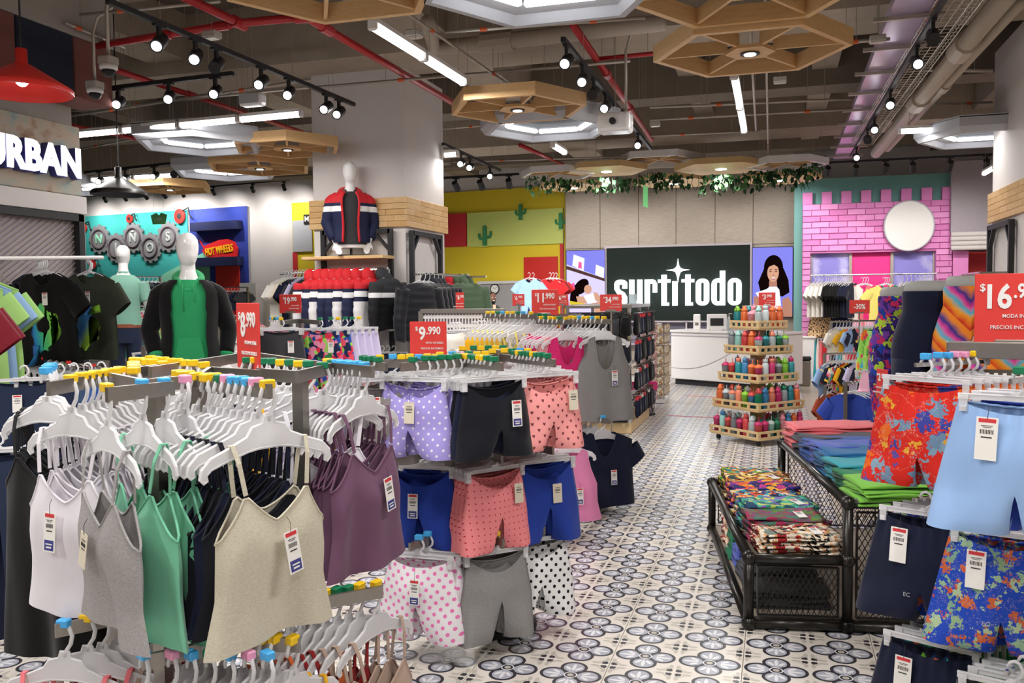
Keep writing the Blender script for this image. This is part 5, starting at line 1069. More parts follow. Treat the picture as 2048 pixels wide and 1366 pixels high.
O('back', MB().box((0, .08, .22), (wS*.95, .02, .42)).mesh('back', 'shelf_grey'), sh); O('board', MB().box((0, 0, .44), (wS*.95, .2, .02)).mesh('board', 'taupe_shutter'), sh); O('board', MB().box((0, 0, 0), (wS*.95, .2, .02)).mesh('board', 'taupe_shutter'), sh)
for k in range(5): O('divider', MB().box(((k/4-.5)*wS*.94, 0, .22), (.03, .2, .44)).mesh('divider', 'taupe_shutter'), sh)
# bin and rope
p = atz(1607, 773, 0); e = E('pedal_bin', 'stainless steel waste bin with black lid beside the counter', 'bin', p + Vector((0,.12,0))); O('body', cbox((.23, .2, .44), .03, 'steel', 'body', 3), e, (0,0,.22)); O('lid', cbox((.25, .22, .06), .02, 'matte_black', 'lid', 2), e, (0,0,.47))
p0, p1 = atd(1340, 734, 13.6), atd(1462, 706, 11.5)
tag(O('barrier_cord', MB().tube([p0.lerp(p1, k/12) - Vector((0,0,.10*sin(pi*k/12))) for k in range(13)], .008, 6).mesh('barrier_cord', 'white', True)), 'thin white cord stretched from the counter to the tower', 'cord')
plain('tape', '#e2798a', .6, var=.2, scale=20)
for a_, b_, lb in (((1336, 831), (1470, 837), 'nearer'), ((1372, 791), (1438, 795), 'farther')):
    A_, B_ = atz(*a_, .001), atz(*b_, .001); tag(O('floor_tape', MB().bar(A_, B_, .06, .0012).mesh('floor_tape', 'tape')), 'pink queue tape line on the floor, %s one' % lb, 'tape')
# ---------------------------------------------------------------- hexagon canopy with plants over the counter
for k, h in (('leaf_a', '#2f5a34'), ('leaf_b', '#4c7a45'), ('leaf_c', '#22432a')): fab(k, h, .2)
CY = 14.2
def canopy(px, py, Y, kind, R, label):
    c = aty(px, py, Y); e = E('canopy_hexagon', label, 'canopy', c, 0, 'canopy hexagons above the counter')
    if kind == 'wood':
        O('panel', MB().loft([[hexv(R, k) + Vector((0,0,z)) for k in range(6)] for z in (0, .09)]).mesh('panel', 'pine'), e)
        d = O('downlight', MB().lathe([(.1, -.006), (.1, .004)], 18).mesh('downlight', 'chrome'), e, (0, 0, 0)); O('lens', MB().lathe([(.085, -.01), (.085, -.004)], 18).mesh('lens', 'spot_glow'), d); spot(e, (0, 0, -.06), (0, 1.7, -1.7) if Y > 15 else (0, .6, -2), 170 if Y > 15 else 200, 110)
    else:
        for k in range(6):
            a, b = hexv(R, k), hexv(R, k+1); L = (b-a).length; O('rim_board', MB().box((0, .03, .05), (L, .05, .1)).mesh('rim_board', 'gloss_white'), e, (a+b)/2, math.atan2((b-a).y, (b-a).x))
        for k in range(3): O('cross_slat', MB().box((0,0,.06), (R*1.6, .02, .05)).mesh('cross_slat', 'ply'), e, (0,0,0), k*pi/3)
    for k in (0, 2, 4): q = hexv(R*.8, k); wire(e, q.x, q.y, .08)
    return e, c
cn = [(1115, 352, 14.0, 'white', .62, 'white canopy hexagon at the left end above the counter'), (1213, 343, 14.0, 'wood', .66, 'wood canopy hexagon with downlight second from left'), (1318, 325, 14.0, 'white', .72, 'white open canopy hexagon in the middle'), (1442, 338, 14.0, 'wood', .72, 'wood canopy hexagon with downlight right of the middle'), (1575, 333, 14.0, 'white', .6, 'white canopy hexagon at the right end above the counter'), (1146, 376, 15.3, 'wood', .62, 'rear wood canopy hexagon at left with downlight'), (1348, 367, 15.3, 'wood', .72, 'rear wood canopy hexagon in the middle with downlight'), (1560, 361, 15.3, 'wood', .66, 'rear wood canopy hexagon at right with downlight')]
for a in cn: canopy(*a)
def leafm():
    return MB().add([(0,0,0), (.028,.0,-.02), (.022,-.006,-.06), (0,-.008,-.085), (-.022,-.006,-.06), (-.028,0,-.02), (0,.006,-.04)], [(0,1,6), (1,2,6), (2,3,6), (3,4,6), (4,5,6), (5,0,6)])
LV = [leafm().mesh('leaf', m) for m in ('leaf_a', 'leaf_b', 'leaf_c')]
def plant(px, py, Y, w, label, n=26, drop=.3):
    n = 34; drop *= .7
    c = aty(px, py, Y); e = E('trailing_plant', label, 'plant', c, 0, 'trailing plants on the canopy')
    mb = MB(); 
    for k in range(5):
        x = (k/4-.5)*w; d = drop*rnd.uniform(.5, 1.); mb.tube([(x, 0, .05), (x+rnd.uniform(-.04,.04), -.03, -d*.5), (x+rnd.uniform(-.06,.06), -.02, -d)], .004, 4)
    O('stems', mb.mesh('stems', 'leaf_c'), e)
    for k in range(n):
        O('leaf', LV[k % 3], e, (rnd.uniform(-.5,.5)*w, rnd.uniform(-.1,.1), .06 - drop*rnd.random()**1.5), (rnd.uniform(-.9,.3), rnd.uniform(-.6,.6), rnd.uniform(0, 6.3)), rnd.uniform(.8, 1.3))
for k, (px, py) in enumerate(((1075, 358), (1110, 362), (1140, 364), (1195, 362), (1225, 362), (1262, 360), (1300, 352), (1330, 354), (1365, 356), (1420, 356), (1450, 358), (1476, 356), (1510, 350), (1535, 348), (1560, 345), (1588, 342), (1612, 342), (1625, 318))):
    plant(px, py, 14.1, .36, 'green trailing plant on the canopy, number %s from the left' % ('one two three four five six seven eight nine ten eleven twelve thirteen fourteen fifteen sixteen seventeen eighteen'.split()[k]), 22, .3 if k % 3 else .42)
# ---------------------------------------------------------------- yellow wall and the kids back wall
def wp(px, py, off=0): return atw(px, py) + WN*off
WR = math.atan2(WD.y, WD.x) + pi      # local +X runs right in the photo, -Y faces the viewer
def panelw(name, x0, x1, y0, y1, mat, label, cat, off=.03, th=.03, z0=None, z1=None):
    a, b = wp(x0, y0), wp(x1, y1); c = (a+b)/2 + WN*off; L = ((b-a).xy).length; za = a.z if z1 is None else z1; zb = b.z if z0 is None else z0
    c.z = zb; o = O(name, cbox((L, th, za-zb), .002, mat, name), None, c + Vector((0,0,(za-zb)/2)), WR); tag(o, label, cat); return o
panelw('wall_panel', 584, 1132, 386, 600, 'yellow', 'yellow wall cladding behind the pillar', 'wall panel', .02, .02, 0, wp(860, 388).z)
panelw('wall_panel', 938, 1130, 424, 490, 'lime_panel', 'pale lime frieze board with cactus cutouts', 'wall panel', .08, .05, wp(1030, 491).z, wp(1030, 422).z)
panelw('wall_panel', 886, 937, 430, 494, 'card_red', 'red frieze board left of the lime frieze', 'wall panel', .08, .05, wp(910, 494).z, wp(910, 428).z)
panelw('wall_panel', 1122, 1130, 488, 600, 'maroon_p' if False else 'card_red', 'narrow red strip beside the sign wall', 'wall panel', .06, .03, .2, wp(1126, 488).z)
plain('cactus', '#3f8f5a', .7, var=.08)
for px, py, s_, lb in ((975, 472, 1.0, 'left of the frieze'), (1046, 425, .8, 'at the top of the frieze'), (1126, 443, .8, 'at the right end')):
    p = wp(px, py, .14); e = E('cactus_cutout', 'flat green cactus cutout ' + lb, 'cutout', p, WR)
    pts = [(-.05,-.22),(.05,-.22),(.05,-.08),(.14,-.06),(.17,-.0),(.17,.09),(.12,.09),(.12,.01),(.05,-.01),(.05,.18),(.03,.22),(-.03,.22),(-.05,.18),(-.05,-.04),(-.11,-.03),(-.11,.05),(-.16,.05),(-.16,-.04),(-.12,-.09),(-.05,-.1)]
    O('cutout', MB().prism([(x*s_, z*s_) for x, z in pts], -.015, .015).mesh('cutout', 'cactus'), e); O('base', MB().box((0,0,-.235*s_), (.2*s_,.04,.02)).mesh('base', 'lime_panel'), e)
a = panelw('poster', 588, 628, 442, 503, 'grey_hex', 'grey poster board left of the white pillar', 'poster', .06, .02)
o = panelw('poster', 612, 628, 430, 448, 'matte_black', 'small black plaque with a white letter M', 'sign', .09, .02); O('lettering', TXT('M', .18, .004, 'white', .02), o, (-.02, -.014, 0))
panelw('wall_panel', 588, 598, 505, 560, 'card_red', 'red strip under the grey poster', 'wall panel', .05, .02)
o = panelw('slatwall', 1050, 1118, 514, 600, 'red_enamel', 'red slat display board on the yellow wall', 'display board', .06, .03, .5, wp(1085, 514).z)
for k in range(7): O('slat_groove', MB().box((0, -.016, -.1-k*.2+.55), (.66, .004, .012)).mesh('slat_groove', 'card_red'), o)
# doorway to the back room
dl, dr_ = wp(963, 640, .07), wp(1112, 640, .07); zd = wp(1040, 566).z; c = (dl+dr_)/2; Lw = (dr_-dl).xy.length
plain('door_grey', '#a5a2a3', .7); plain('door_white', '#dcd9d6', .6)
dd = S('door_1', MB().box((0, .0, zd/2), (Lw, .04, zd)).mesh('door_1', 'door_grey'), None, (c.x, c.y, 0), (0, 0, WR))
for x in (-Lw/2, Lw/2): O('jamb', MB().box((x, -.03, zd/2), (.06, .08, zd)).mesh('jamb', 'door_white'), dd)
O('lintel', MB().box((0, -.03, zd+.02), (Lw+.06, .08, .06)).mesh('lintel', 'door_white'), dd)
p = wp(995, 578, .14); e = E('wall_clock', 'round white wall clock above the guard', 'clock', p, WR)
O('rim', MB().tube([(.1*cos(a), 0, .1*sin(a)) for a in [2*pi*k/24 for k in range(24)]], .012, 6, False, True).mesh('rim', 'dark_steel', True), e); O('face', MB().prism(ell(0, 0, .1, .1, 24), -.004, .004).mesh('face', 'ivory_face' if False else 'card'), e)
for a_, L_ in ((.6, .07), (2.4, .05)): O('hand', MB().bar((0,-.008,0), (L_*cos(a_), -.008, L_*sin(a_)), .006, .003, (0,1,0)).mesh('hand', 'matte_black'), e)
# left stretch of the back wall
plain('teal_kids2', '#56c0ae', .7, var=.05)
panelw('wall_panel', 148, 380, 434, 560, 'teal_kids', 'teal kids wall panel with gear letters', 'wall panel', .03, .02, 0, wp(265, 427).z)
for pts, m, lb in (([(-3.2,-1.6),(-1.2,-1.6),(-2.2,-.1),(-3.2,.3)], 'mint_kids', 'left'), ([(-.8,-1.6),(2.8,-1.6),(2.8,.2),(1.2,-.4)], 'mint_kids', 'right')):
    c = wp(265, 520, .05); o = O('mural_shape', MB().prism(pts, -.004, .004).mesh('mural_shape', m), None, c, WR); tag(o, 'mint green angular shape painted on the teal wall, %s one' % lb, 'mural')
panelw('wall_panel', 381, 500, 416, 560, 'blue_wall', 'deep blue toy wall panel', 'wall panel', .04, .02, 0, wp(440, 416).z)
o = panelw('wall_shelf', 395, 488, 447, 459, 'navy_shelf', 'upper dark navy shelf on the blue wall', 'shelf', .15, .25); 
o = panelw('wall_shelf', 393, 490, 517, 531, 'navy_shelf', 'lower dark navy shelf on the blue wall', 'shelf', .15, .25)
o = panelw('slatwall', 436, 486, 532, 640, 'red_enamel', 'red slat board under the blue wall shelf', 'display board', .08, .03, .2, wp(460, 532).z)
for k in range(5): O('slat_groove', MB().box((0, -.017, .5-k*.25), (.5, .004, .012)).mesh('slat_groove', 'card_red'), o)
plain('gear_grey', '#8d8d90', .5, .2); plain('gear_dark', '#55474f', .6); plain('gear_pale', '#b9c2bd', .6)
def gear(px, py, ch, R=.36):
    p = wp(px, py, .08); e = E('gear_letter', 'grey gear disc carrying the letter ' + ch, 'wall letter', p, WR)
    pts = []
    for k in range(12):
        a = 2*pi*k/12
        for da, rr in ((-.16, R), (-.1, R*1.14), (.1, R*1.14), (.16, R)): pts.append((rr*cos(a+da), rr*sin(a+da)))
    O('gear', MB().prism(pts, -.02, .02).mesh('gear', 'gear_grey'), e); O('ring', MB().tube([(R*.72*cos(a), -.03, R*.72*sin(a)) for a in [2*pi*k/24 for k in range(24)]], .025, 6, False, True).mesh('ring', 'gear_dark'), e)
    O('lettering', TXT(ch, R*.95, .02, 'gear_pale' if ch != 'N' else 'mint_kids', .015), e, (0, -.03, 0))
for px, py, ch in ((204, 479, 'N'), (238, 496, 'I'), (272, 476, 'Ñ'), (306, 496, 'O'), (342, 474, 'S')): gear(px, py, ch)
for px, py, s_, lb in ((172, 456, 1., 'left of the gears'), (265, 438, .8, 'above the middle gear'), (365, 433, 1.3, 'above the last gear'), (191, 529, .9, 'below the first gear')):
    p = wp(px, py, .1); e = E('plug_emblem', 'red round plug emblem ' + lb, 'wall emblem', p, WR); O('disc', MB().prism(ell(0,0,.14*s_,.15*s_), -.02, .02).mesh('disc', 'red_enamel'), e); O('core', MB().prism(ell(0,0,.06*s_,.06*s_), -.028, -.02).mesh('core', 'matte_black'), e); O('cord', MB().tube([(.1*s_,-.02,.1*s_), (.25*s_,-.02,.16*s_), (.28*s_,-.02,0), (.36*s_,-.02,-.08*s_)], .018, 6).mesh('cord', 'matte_black', True), e)
# flame wordmark on the blue wall
p = wp(444, 498, .1); e = E('flame_sign', 'red flame shaped HOT WHEELS sign on the blue wall', 'sign', p, WR)
plain('flame_red', '#d8262a', .4); plain('flame_yellow', '#f0b81f', .4)
fl_ = [(-.62,.2),(-.5,.1),(-.3,.18),(.0,.22),(.3,.12),(.5,-.02),(.58,-.12),(.6,.05),(.5,.2),(.56,.2),(.62,.05),(.62,-.1),(.56,-.24),(.4,-.24),(.1,-.22),(-.2,-.2),(-.42,-.08),(-.55,.0),(-.45,.02)]
O('flame', MB().prism([(-.66,.26),(-.52,.08),(-.3,.14),(0,.22),(.3,.24),(.52,.16),(.62,.0),(.6,-.2),(.5,-.3),(.4,-.24),(.1,-.2),(-.2,-.24),(-.42,-.18),(-.58,-.02),(-.5,.0)], -.02, .02).mesh('flame', 'flame_red'), e)
O('lettering', boldtext('HOT WHEELS', .92, .2, .02, 'flame_yellow', .02), e, (.03, -.03, -.13), (0, radians(-6), 0)); O('badge', MB().prism(ell(.46, -.24, .1, .08), -.03, -.02).mesh('badge', 'flame_red'), e)
# small doorway and light panel left of the pillar
o = panelw('fitting_door', 533, 580, 577, 700, 'ivory_door' if False else 'card_cream', 'cream panel door left of the pillar', 'door', .05, .04, 0, wp(555, 577).z); O('door_panel', MB().box((0,-.022,.2), (.5,.01,1.2)).mesh('door_panel', 'door_white'), o); O('frame', MB().box((0,-.03,.2), (.06,.02,1.0)).mesh('frame', 'card_cream'), o)
panelw('wall_panel', 495, 532, 566, 760, 'door_white', 'white partition left of the cream door', 'wall panel', .25, .1, 0, wp(515, 566).z)
# ---------------------------------------------------------------- pink castle wall at right
PY_ = 16.6
def py(px, y): return aty(px, y, PY_)
xa, xb = py(1605, 500).x, py(1905, 500).x; zt = py(1700, 406).z; xo0, xo1 = py(1621, 505).x, py(1872, 505).x; zo = py(1700, 505).z
S('wall_back_teal', MB().box(((py(1589, 400).x+py(1907,400).x)/2, PY_+.25, py(1700, 352).z/2), (py(1907,400).x-py(1589,400).x, .12, py(1700, 352).z)).mesh('wall_back_teal', 'teal_wall'))
cw = E('castle_wall', 'pink brick castle facade with battlements on the kids wall', 'facade', (xa, PY_, 0)); wc = xb-xa
O('backing', MB().box(((xo0-xa)/2, .09, zt/2), (xo0-xa, .1, zt)).box(((xo1+xb)/2-xa, .09, zt/2), (xb-xo1, .1, zt)).box(((xo0+xo1)/2-xa, .09, (zo+zt)/2), (xo1-xo0, .1, zt-zo)).mesh('backing', 'pink_joint'), cw)
nm_ = 8; pitch = wc/(nm_-.5)
for k in range(nm_): O('merlon', cbox((pitch*.52, .1, .22), .006, 'pink_brick', 'merlon'), cw, (pitch*(k+.25), .09, zt+.11))
bh_, bw_ = .105, .30; BRK_ = cbox((bw_-.012, .03, bh_-.012), .004, 'pink_brick', 'brick'); row = 0; z = zt - bh_/2
t = NT('pink_brick2'); oi = t.n('ShaderNodeObjectInfo').outputs['Random']; nz = t.noise(t.obj(), 9, 3)[0]
_M['pink_brick2'] = t.done(t.ramp(t.math('ADD', t.math('MULTIPLY', oi, .6), t.math('MULTIPLY', nz, .4)), [(.2, '#dc7fbf'), (.8, '#f0a0d8')], False), .85)
BRK_.materials[0] = MAT('pink_brick2'); nbk = 0
half = {}
while z > .1:
    x = -(bw_/2 if row % 2 else 0)
    while x < wc:
        x0, x1 = max(0, x), min(wc, x+bw_)
        segs = [(x0, x1)]
        if z < zo + .02:
            segs = [(x0, min(x1, xo0-xa)), (max(x0, xo1-xa), x1)]
        for s0, s1 in segs:
            if s1-s0 > .03 and nbk < 300:
                o = O('brick', BRK_, cw, ((s0+s1)/2, .025, z), (0,0,0), ((s1-s0-.004)/(bw_-.004), 1, 1)); nbk += 1
        x += bw_
    z -= bh_; row += 1
p = py(1817, 452); e = E('round_plaque', 'plain white round plaque on the castle facade', 'plaque', (p.x, PY_-.05, p.z)); O('disc', MB().prism(ell(0,0,.40,.43,32), -.02, .02).mesh('disc', 'white'), e); O('rim', MB().tube([(.4*cos(a), -.02, .43*sin(a)) for a in [2*pi*k/32 for k in range(32)]], .012, 6, False, True).mesh('rim', 'babyp' if False else 'grey_hex'), e)
# opening with coloured backs, uprights and rails
ow = E('wall_bay', 'display bay with sky and pink backs in the castle opening', 'display stand', (xo0, PY_+.18, 0)); wo = xo1-xo0
t = NT('sky_back'); nz = t.noise(t.obj(), 2.2, 4)[0]; _M['sky_back'] = t.done(t.ramp(nz, [(.45, '#8f88d8'), (.62, '#d6d2f0')], False), .6)
for k, m in enumerate(('sky_back', 'hot_pink', 'sky_back')): O('back_board', MB().box((wo*(k+.5)/3, .0, zo/2+.1), (wo/3-.02, .02, zo-.2)).mesh('back_board', m), ow)
O('low_board', MB().box((wo/2, -.02, .75), (wo, .02, 1.1)).mesh('low_board', 'navy_shelf'), ow)
for k in range(4): O('upright', MB().box((wo*k/3, -.03, zo/2), (.05, .04, zo)).mesh('upright', 'galv'), ow)
for zr in (py(1700, 550).z, py(1700, 622).z, py(1700, 668).z): O('rail', MB().tube([(0, -.3, zr), (wo, -.3, zr)], .014, 8).mesh('rail', 'chrome'), ow)
# taupe shutter box and dark opening right of the castle
p0_, p1_ = aty(1905, 322, 16.4), aty(1990, 322, 16.4)
e = E('roller_shutter', 'taupe roller shutter box right of the castle facade', 'shutter', (p0_.x, 16.4, 0)); zA, zB, zC = p0_.z, aty(1940, 463, 16.4).z, aty(1940, 500, 16.4).z
O('upper_panel', MB().box(((p1_.x-p0_.x)/2+.6, .1, (zA+zB)/2), (p1_.x-p0_.x+1.2, .1, zA-zB)).mesh('upper_panel', 'taupe_shutter'), e)
for k in range(4): O('slat', MB().tube([(0, .02, zC+(zB-zC)*(k+.5)/4), (p1_.x-p0_.x+1.2, .02, zC+(zB-zC)*(k+.5)/4)], (zB-zC)/8, 10).mesh('slat', 'white_wall', True), e)
panel_r = O('wall_panel', MB().box((0,0,0), (1.9, .1, zC)).mesh('wall_panel', 'card_red'), None, (p1_.x+.35, 17.2, zC/2)); tag(panel_r, 'dark red wall seen under the roller shutter', 'wall panel')
panel_p = O('wall_panel', cbox((aty(1935,560,PY_).x-xb, .12, zC), .003, 'pink_brick', 'wall_panel'), None, ((aty(1935,560,PY_).x+xb)/2+.01, PY_+.06, zC/2)); tag(panel_p, 'pink brick return beside the roller shutter', 'wall panel')
# ---------------------------------------------------------------- pillars
PX0, PX1, PYf = aty(628, 450, 9).x, aty(811, 450, 9).x, 9.0; PYb = atx(888, 440, PX1).y; PT = 4.12
S('pillar_left', MB().box(((PX0+PX1)/2, (PYf+PYb)/2, PT/2), (PX1-PX0, PYb-PYf, PT)).mesh('pillar_left', 'white_wall'))
def plank_band(parent_name, label, c, L1, L2, z0, z1, faces):
    e = E(parent_name, label, 'wood band', c)
    nr = 5; rh = (z1-z0)/nr
    for (ox_, oy_, L, rz) in faces:
        d = Vector((cos(rz), sin(rz), 0)); n = Vector((sin(rz), -cos(rz), 0))
        for r_ in range(nr):
            x = 0; k = 0
            while x < L-.01:
                w_ = min(rnd.choice((.22, .32, .42)), L-x); 
                if L-x-w_ < .08: w_ = L-x
                P = Vector((ox_, oy_, 0)) + d*(x+w_/2) + n*.02 - Vector(c); O('plank', cbox((w_-.003, .035+rnd.uniform(0,.004), rh-.003), .002, 'plank', 'plank'), e, (P.x, P.y, z0+rh*(r_+.5)), rz); x += w_
plank_band('wood_band', 'light wood plank band around the left white pillar', (PX0, PYf, 0), 0, 0, 2.35, 2.68, [(PX0-.04, PYf, PX1-PX0+.08, 0), (PX1, PYf-.04, PYb-PYf+.08, pi/2)])
q0 = aty(1985, 390, 10.6); RXp = q0.x
S('pillar_right', MB().box((RXp+.6, 9.75, 2.06), (1.2, 1.7, 4.12)).mesh('pillar_right', 'white_wall'))
plank_band('wood_band', 'light wood plank band around the right white pillar', (RXp, 10.6, 0), 0, 0, aty(1985, 447, 10.6).z, aty(1985, 388, 10.6).z, [(RXp, 10.64, 1.78, -pi/2), (RXp-.04, 8.9, 1.2, 0)])
def wall_frame(label, c, w_, rz, ztop, shelf=None, rail=None):
    e = E('wall_frame', label, 'display frame', c, rz)
    for x in (-w_/2, w_/2): O('upright', MB().box((x, 0, ztop/2), (.05, .05, ztop)).mesh('upright', 'matte_black'), e)
    O('top_bar', MB().box((0, 0, ztop-.025), (w_, .05, .05)).mesh('top_bar', 'matte_black'), e)
    for s_ in (-1, 1): O('brace', MB().bar((s_*w_/2, 0, ztop-.25), (s_*(w_/2-.2), 0, ztop-.03), .03, .04, (0,1,0)).mesh('brace', 'matte_black'), e)
    if shelf: O('shelf', cbox((w_+.16, .3, .035), .003, 'pine', 'shelf'), e, (-.05, -.12, shelf))
    for r_ in (rail or []): O('rail', MB().tube([(-w_/2, -.26, r_), (w_/2, -.26, r_)], .014, 8).mesh('rail', 'chrome'), e); O('rail_arm', MB().box((-w_/2, -.13, r_), (.02, .26, .02)).box((w_/2, -.13, r_), (.02, .26, .02)).mesh('rail_arm', 'steel'), e)
    return e
wf_x0, wf_x1 = aty(648, 500, 8.95).x, aty(782, 500, 8.95).x
zsh = aty(700, 516, 8.85).z; zrl = aty(700, 541, 8.7).z
wall_frame('black display frame with wood shelf on the pillar front', ((wf_x0+wf_x1)/2, 8.94, 0), wf_x1-wf_x0, 0, 2.33, zsh, [zrl, .95])
fy0, fy1 = atx(822, 500, PX1+.05).y, atx(879, 500, PX1+.05).y
wall_frame('black display frame on the pillar side by the puffer jackets', (PX1+.06, (fy0+fy1)/2, 0), fy1-fy0, pi/2, 2.31, None, [1.82])
wall_frame('dark blue display frame on the right hand pillar', (RXp-.05, 10.0, 0), .9, -pi/2, aty(1985, 450, 10.6).z-.02, None, [1.75])
# ---------------------------------------------------------------- jackets
@cached
def jacket(mat, seed=0, quilt=.008, hood=1, L=.70, open_=0):
    mb = MB(); n = 22
    rings = []
    for k in range(29):
        f = k/28; z = lerp(-.15, -L, f); rx = pw(z, [(-L, .25), (-.4, .245), (-.24, .235), (-.17, .16), (-.14, .07)]); ry = pw(z, [(-L, .085), (-.4, .095), (-.2, .08), (-.14, .05)])
        g = quilt*abs(sin(f*pi*7)); rings.append([((rx+g)*cos(2*pi*q/n), (ry+g)*sin(2*pi*q/n), z) for q in range(n)])
    mb.loft(rings, False, flip=True)
    for s in (-1, 1):
        rg = []
        for k in range(21):
            f = k/20; c = Vector((s*(lerp(.21, .285, min(1, f*1.6))), -.03*f, lerp(-.21, -L-.02, f))); r = lerp(.082, .055, f) + quilt*abs(sin(f*pi*6))
            rg.append([c + Vector((r*cos(2*pi*q/12), r*.85*sin(2*pi*q/12), .25*r*cos(2*pi*q/12)*s)) for q in range(12)])
        mb.loft(rg, True)
    if hood: mb.loft([[(rx*cos(2*pi*q/14), .02 + ry*sin(2*pi*q/14) + dy, z) for q in range(14)] for z, rx, ry, dy in ((-.19, .1, .07, .02), (-.14, .11, .08, .03), (-.09, .1, .075, .05), (-.05, .07, .05, .06), (-.03, .03, .02, .065))])
    return mb.mesh('jacket', mat, True, fix=True)
bands('j_redwhite', [(-.75, '#e6e3e4'), (-.40, '#1a1f3c'), (-.35, '#ecebec'), (-.29, '#1a1f3c'), (-.265, '#c6232b')]); bands('j_rednavy', [(-.75, '#1c2242'), (-.36, '#ecebec'), (-.30, '#1a1f3c'), (-.26, '#c6232b')]); bands('j_black', [(-.75, '#17171b'), (-.36, '#ecebec'), (-.31, '#2d2e32')])
fab('j_puffer', '#1b1c22', .1, .45); fab('j_ink', '#191b26', .1, .6); fab('j_red', '#cc242c', .08, .5); fab('j_khaki', '#5a7156', .1, .5)
yr = 8.68; jl = [('j_redwhite', 632), ('j_rednavy', 650), ('j_redwhite', 664), ('j_rednavy', 679), ('j_rednavy', 693), ('j_redwhite', 708), ('j_rednavy', 726), ('j_redwhite', 748), ('j_black', 776)]
nmj = {'j_redwhite': 'red navy and white', 'j_rednavy': 'red topped navy', 'j_black': 'black and white'}
od = ['first', 'second', 'third', 'fourth', 'fifth', 'sixth', 'seventh', 'eighth', 'ninth', 'tenth', 'eleventh', 'twelfth']
for k, (m, px) in enumerate(jl):
    P = aty(px, 541, yr); P.z = zrl + .012; PJ = P + Vector((0,0,.045)); yw = radians(70 + (k*37) % 18)
    tag(O('puffer_jacket', jacket(m, 0), None, PJ, yw), '%s hooded puffer jacket, %s from left on the pillar rail' % (nmj[m], od[k]), 'jacket', 'puffer jackets on the pillar rail')
    hanger('s', P, yw, None, 'clear hanger holding the %s puffer jacket on the pillar rail' % od[k], 'hangers on the pillar rail')
hang_row(aty(735, 694, 8.6), Vector((.06, .02, 0)), 5, radians(20), [shorts('f_denim', 1, .36, .02), shorts('f_denimd', 2, .36, .02)], 'denim_skirt', ['blue denim skirt under the pillar jackets', 'dark denim skirt beside another under the pillar jackets'], 'skirt', 'denim skirts under jackets', 'c', (None,), jit=.02)
hang_row(aty(690, 694, 8.6), Vector((-.05, .03, 0)), 4, radians(60), [pants('f_black', 1, .6)], 'trousers', ['black trousers left under the pillar jackets', 'black trousers behind under the pillar jackets'], 'trousers', 'black trousers under jackets', 'c', (None,))
# puffers on the pillar side
xs_ = PX1 + .32
for k, (m, px, lb) in enumerate((('j_puffer', 838, 'black'), ('j_puffer', 848, 'black'), ('j_puffer', 857, 'black'), ('j_ink', 866, 'dark navy'), ('j_ink', 874, 'dark navy'), ('j_ink', 882, 'dark navy'), ('j_red', 898, 'bright red'), ('j_red', 908, 'bright red'), ('j_khaki', 926, 'khaki green'), ('j_khaki', 936, 'khaki green'))):
    P = atx(px, 552, xs_) if px < 885 else aty(px, 552, 10.3); P.z = 1.82 if px < 885 else 1.84; yw = radians(62 if px < 885 else (60 if px < 915 else 52))
    tag(O('puffer_jacket', jacket(m, 0, .008 if m != 'j_ink' else .002, 0 if m == 'j_puffer' else 1, .74), None, P + Vector((0,0,.045)), yw), '%s padded jacket, %s from left on the pillar side' % (lb, od[k]), 'jacket', 'jackets on the pillar side')
    hanger('s', P, yw, None, 'clear hanger holding the %s jacket on the pillar side' % od[k], 'hangers on the pillar side')
e = E('clothes_rack', 'chrome arm rack of red and khaki jackets behind the pillar', 'clothes rack', aty(930, 700, 10.45).xy.to_3d()); p = e.location
O('arm', MB().tube([aty(888, 550, 10.3)-Vector((p.x,p.y,0))+Vector((0,0,1.815-aty(888,550,10.3).z)), aty(972, 550, 10.3)-Vector((p.x,p.y,0))+Vector((0,0,1.815-aty(972,550,10.3).z))], .012, 8).mesh('arm', 'chrome'), e); O('post', MB().box((0,.15,.91), (.04,.04,1.82)).mesh('post', 'steel'), e); O('arm_link', MB().box((0,.07,1.815), (.03,.15,.03)).mesh('arm_link', 'steel'), e)
# striped shirts left of the pillar
bands('f_stripe', [(-1.0 + .03*k, '#6d6570' if k % 2 else '#a79fa6') for k in range(26)])
hang_row(aty(622, 540, 9.6), Vector((-.075, .05, 0)), 9, radians(70), [tee('f_charcoal', 1), tee('f_lavender', 2), tee('f_charcoal', 1), tee('f_navy', 2), tee('f_navy', 1), tee('f_cream', 2), tee('f_ivory', 1)], 'shirt', ['dark grey shirt hanging nearest the pillar left side', 'shirt in the row hanging left of the pillar'], 'shirt', 'shirts left of the pillar', 's', (None,))
e = E('clothes_rack', 'steel rail of shirts left of the pillar', 'clothes rack', (aty(600,540,9.8).x, 9.95, 0)); O('rail', MB().tube([(-.5,.2,1.79+.1), (.4,-.4,1.79+.1)], .013, 8).mesh('rail', 'chrome'), e); O('post', MB().box((0,-.1,.93), (.04,.04,1.87)).mesh('post', 'steel'), e); O('foot', MB().box((0,-.1,.02), (.5,.06,.04)).box((0,-.1,.02), (.06,.5,.04)).mesh('foot', 'dark_steel'), e)
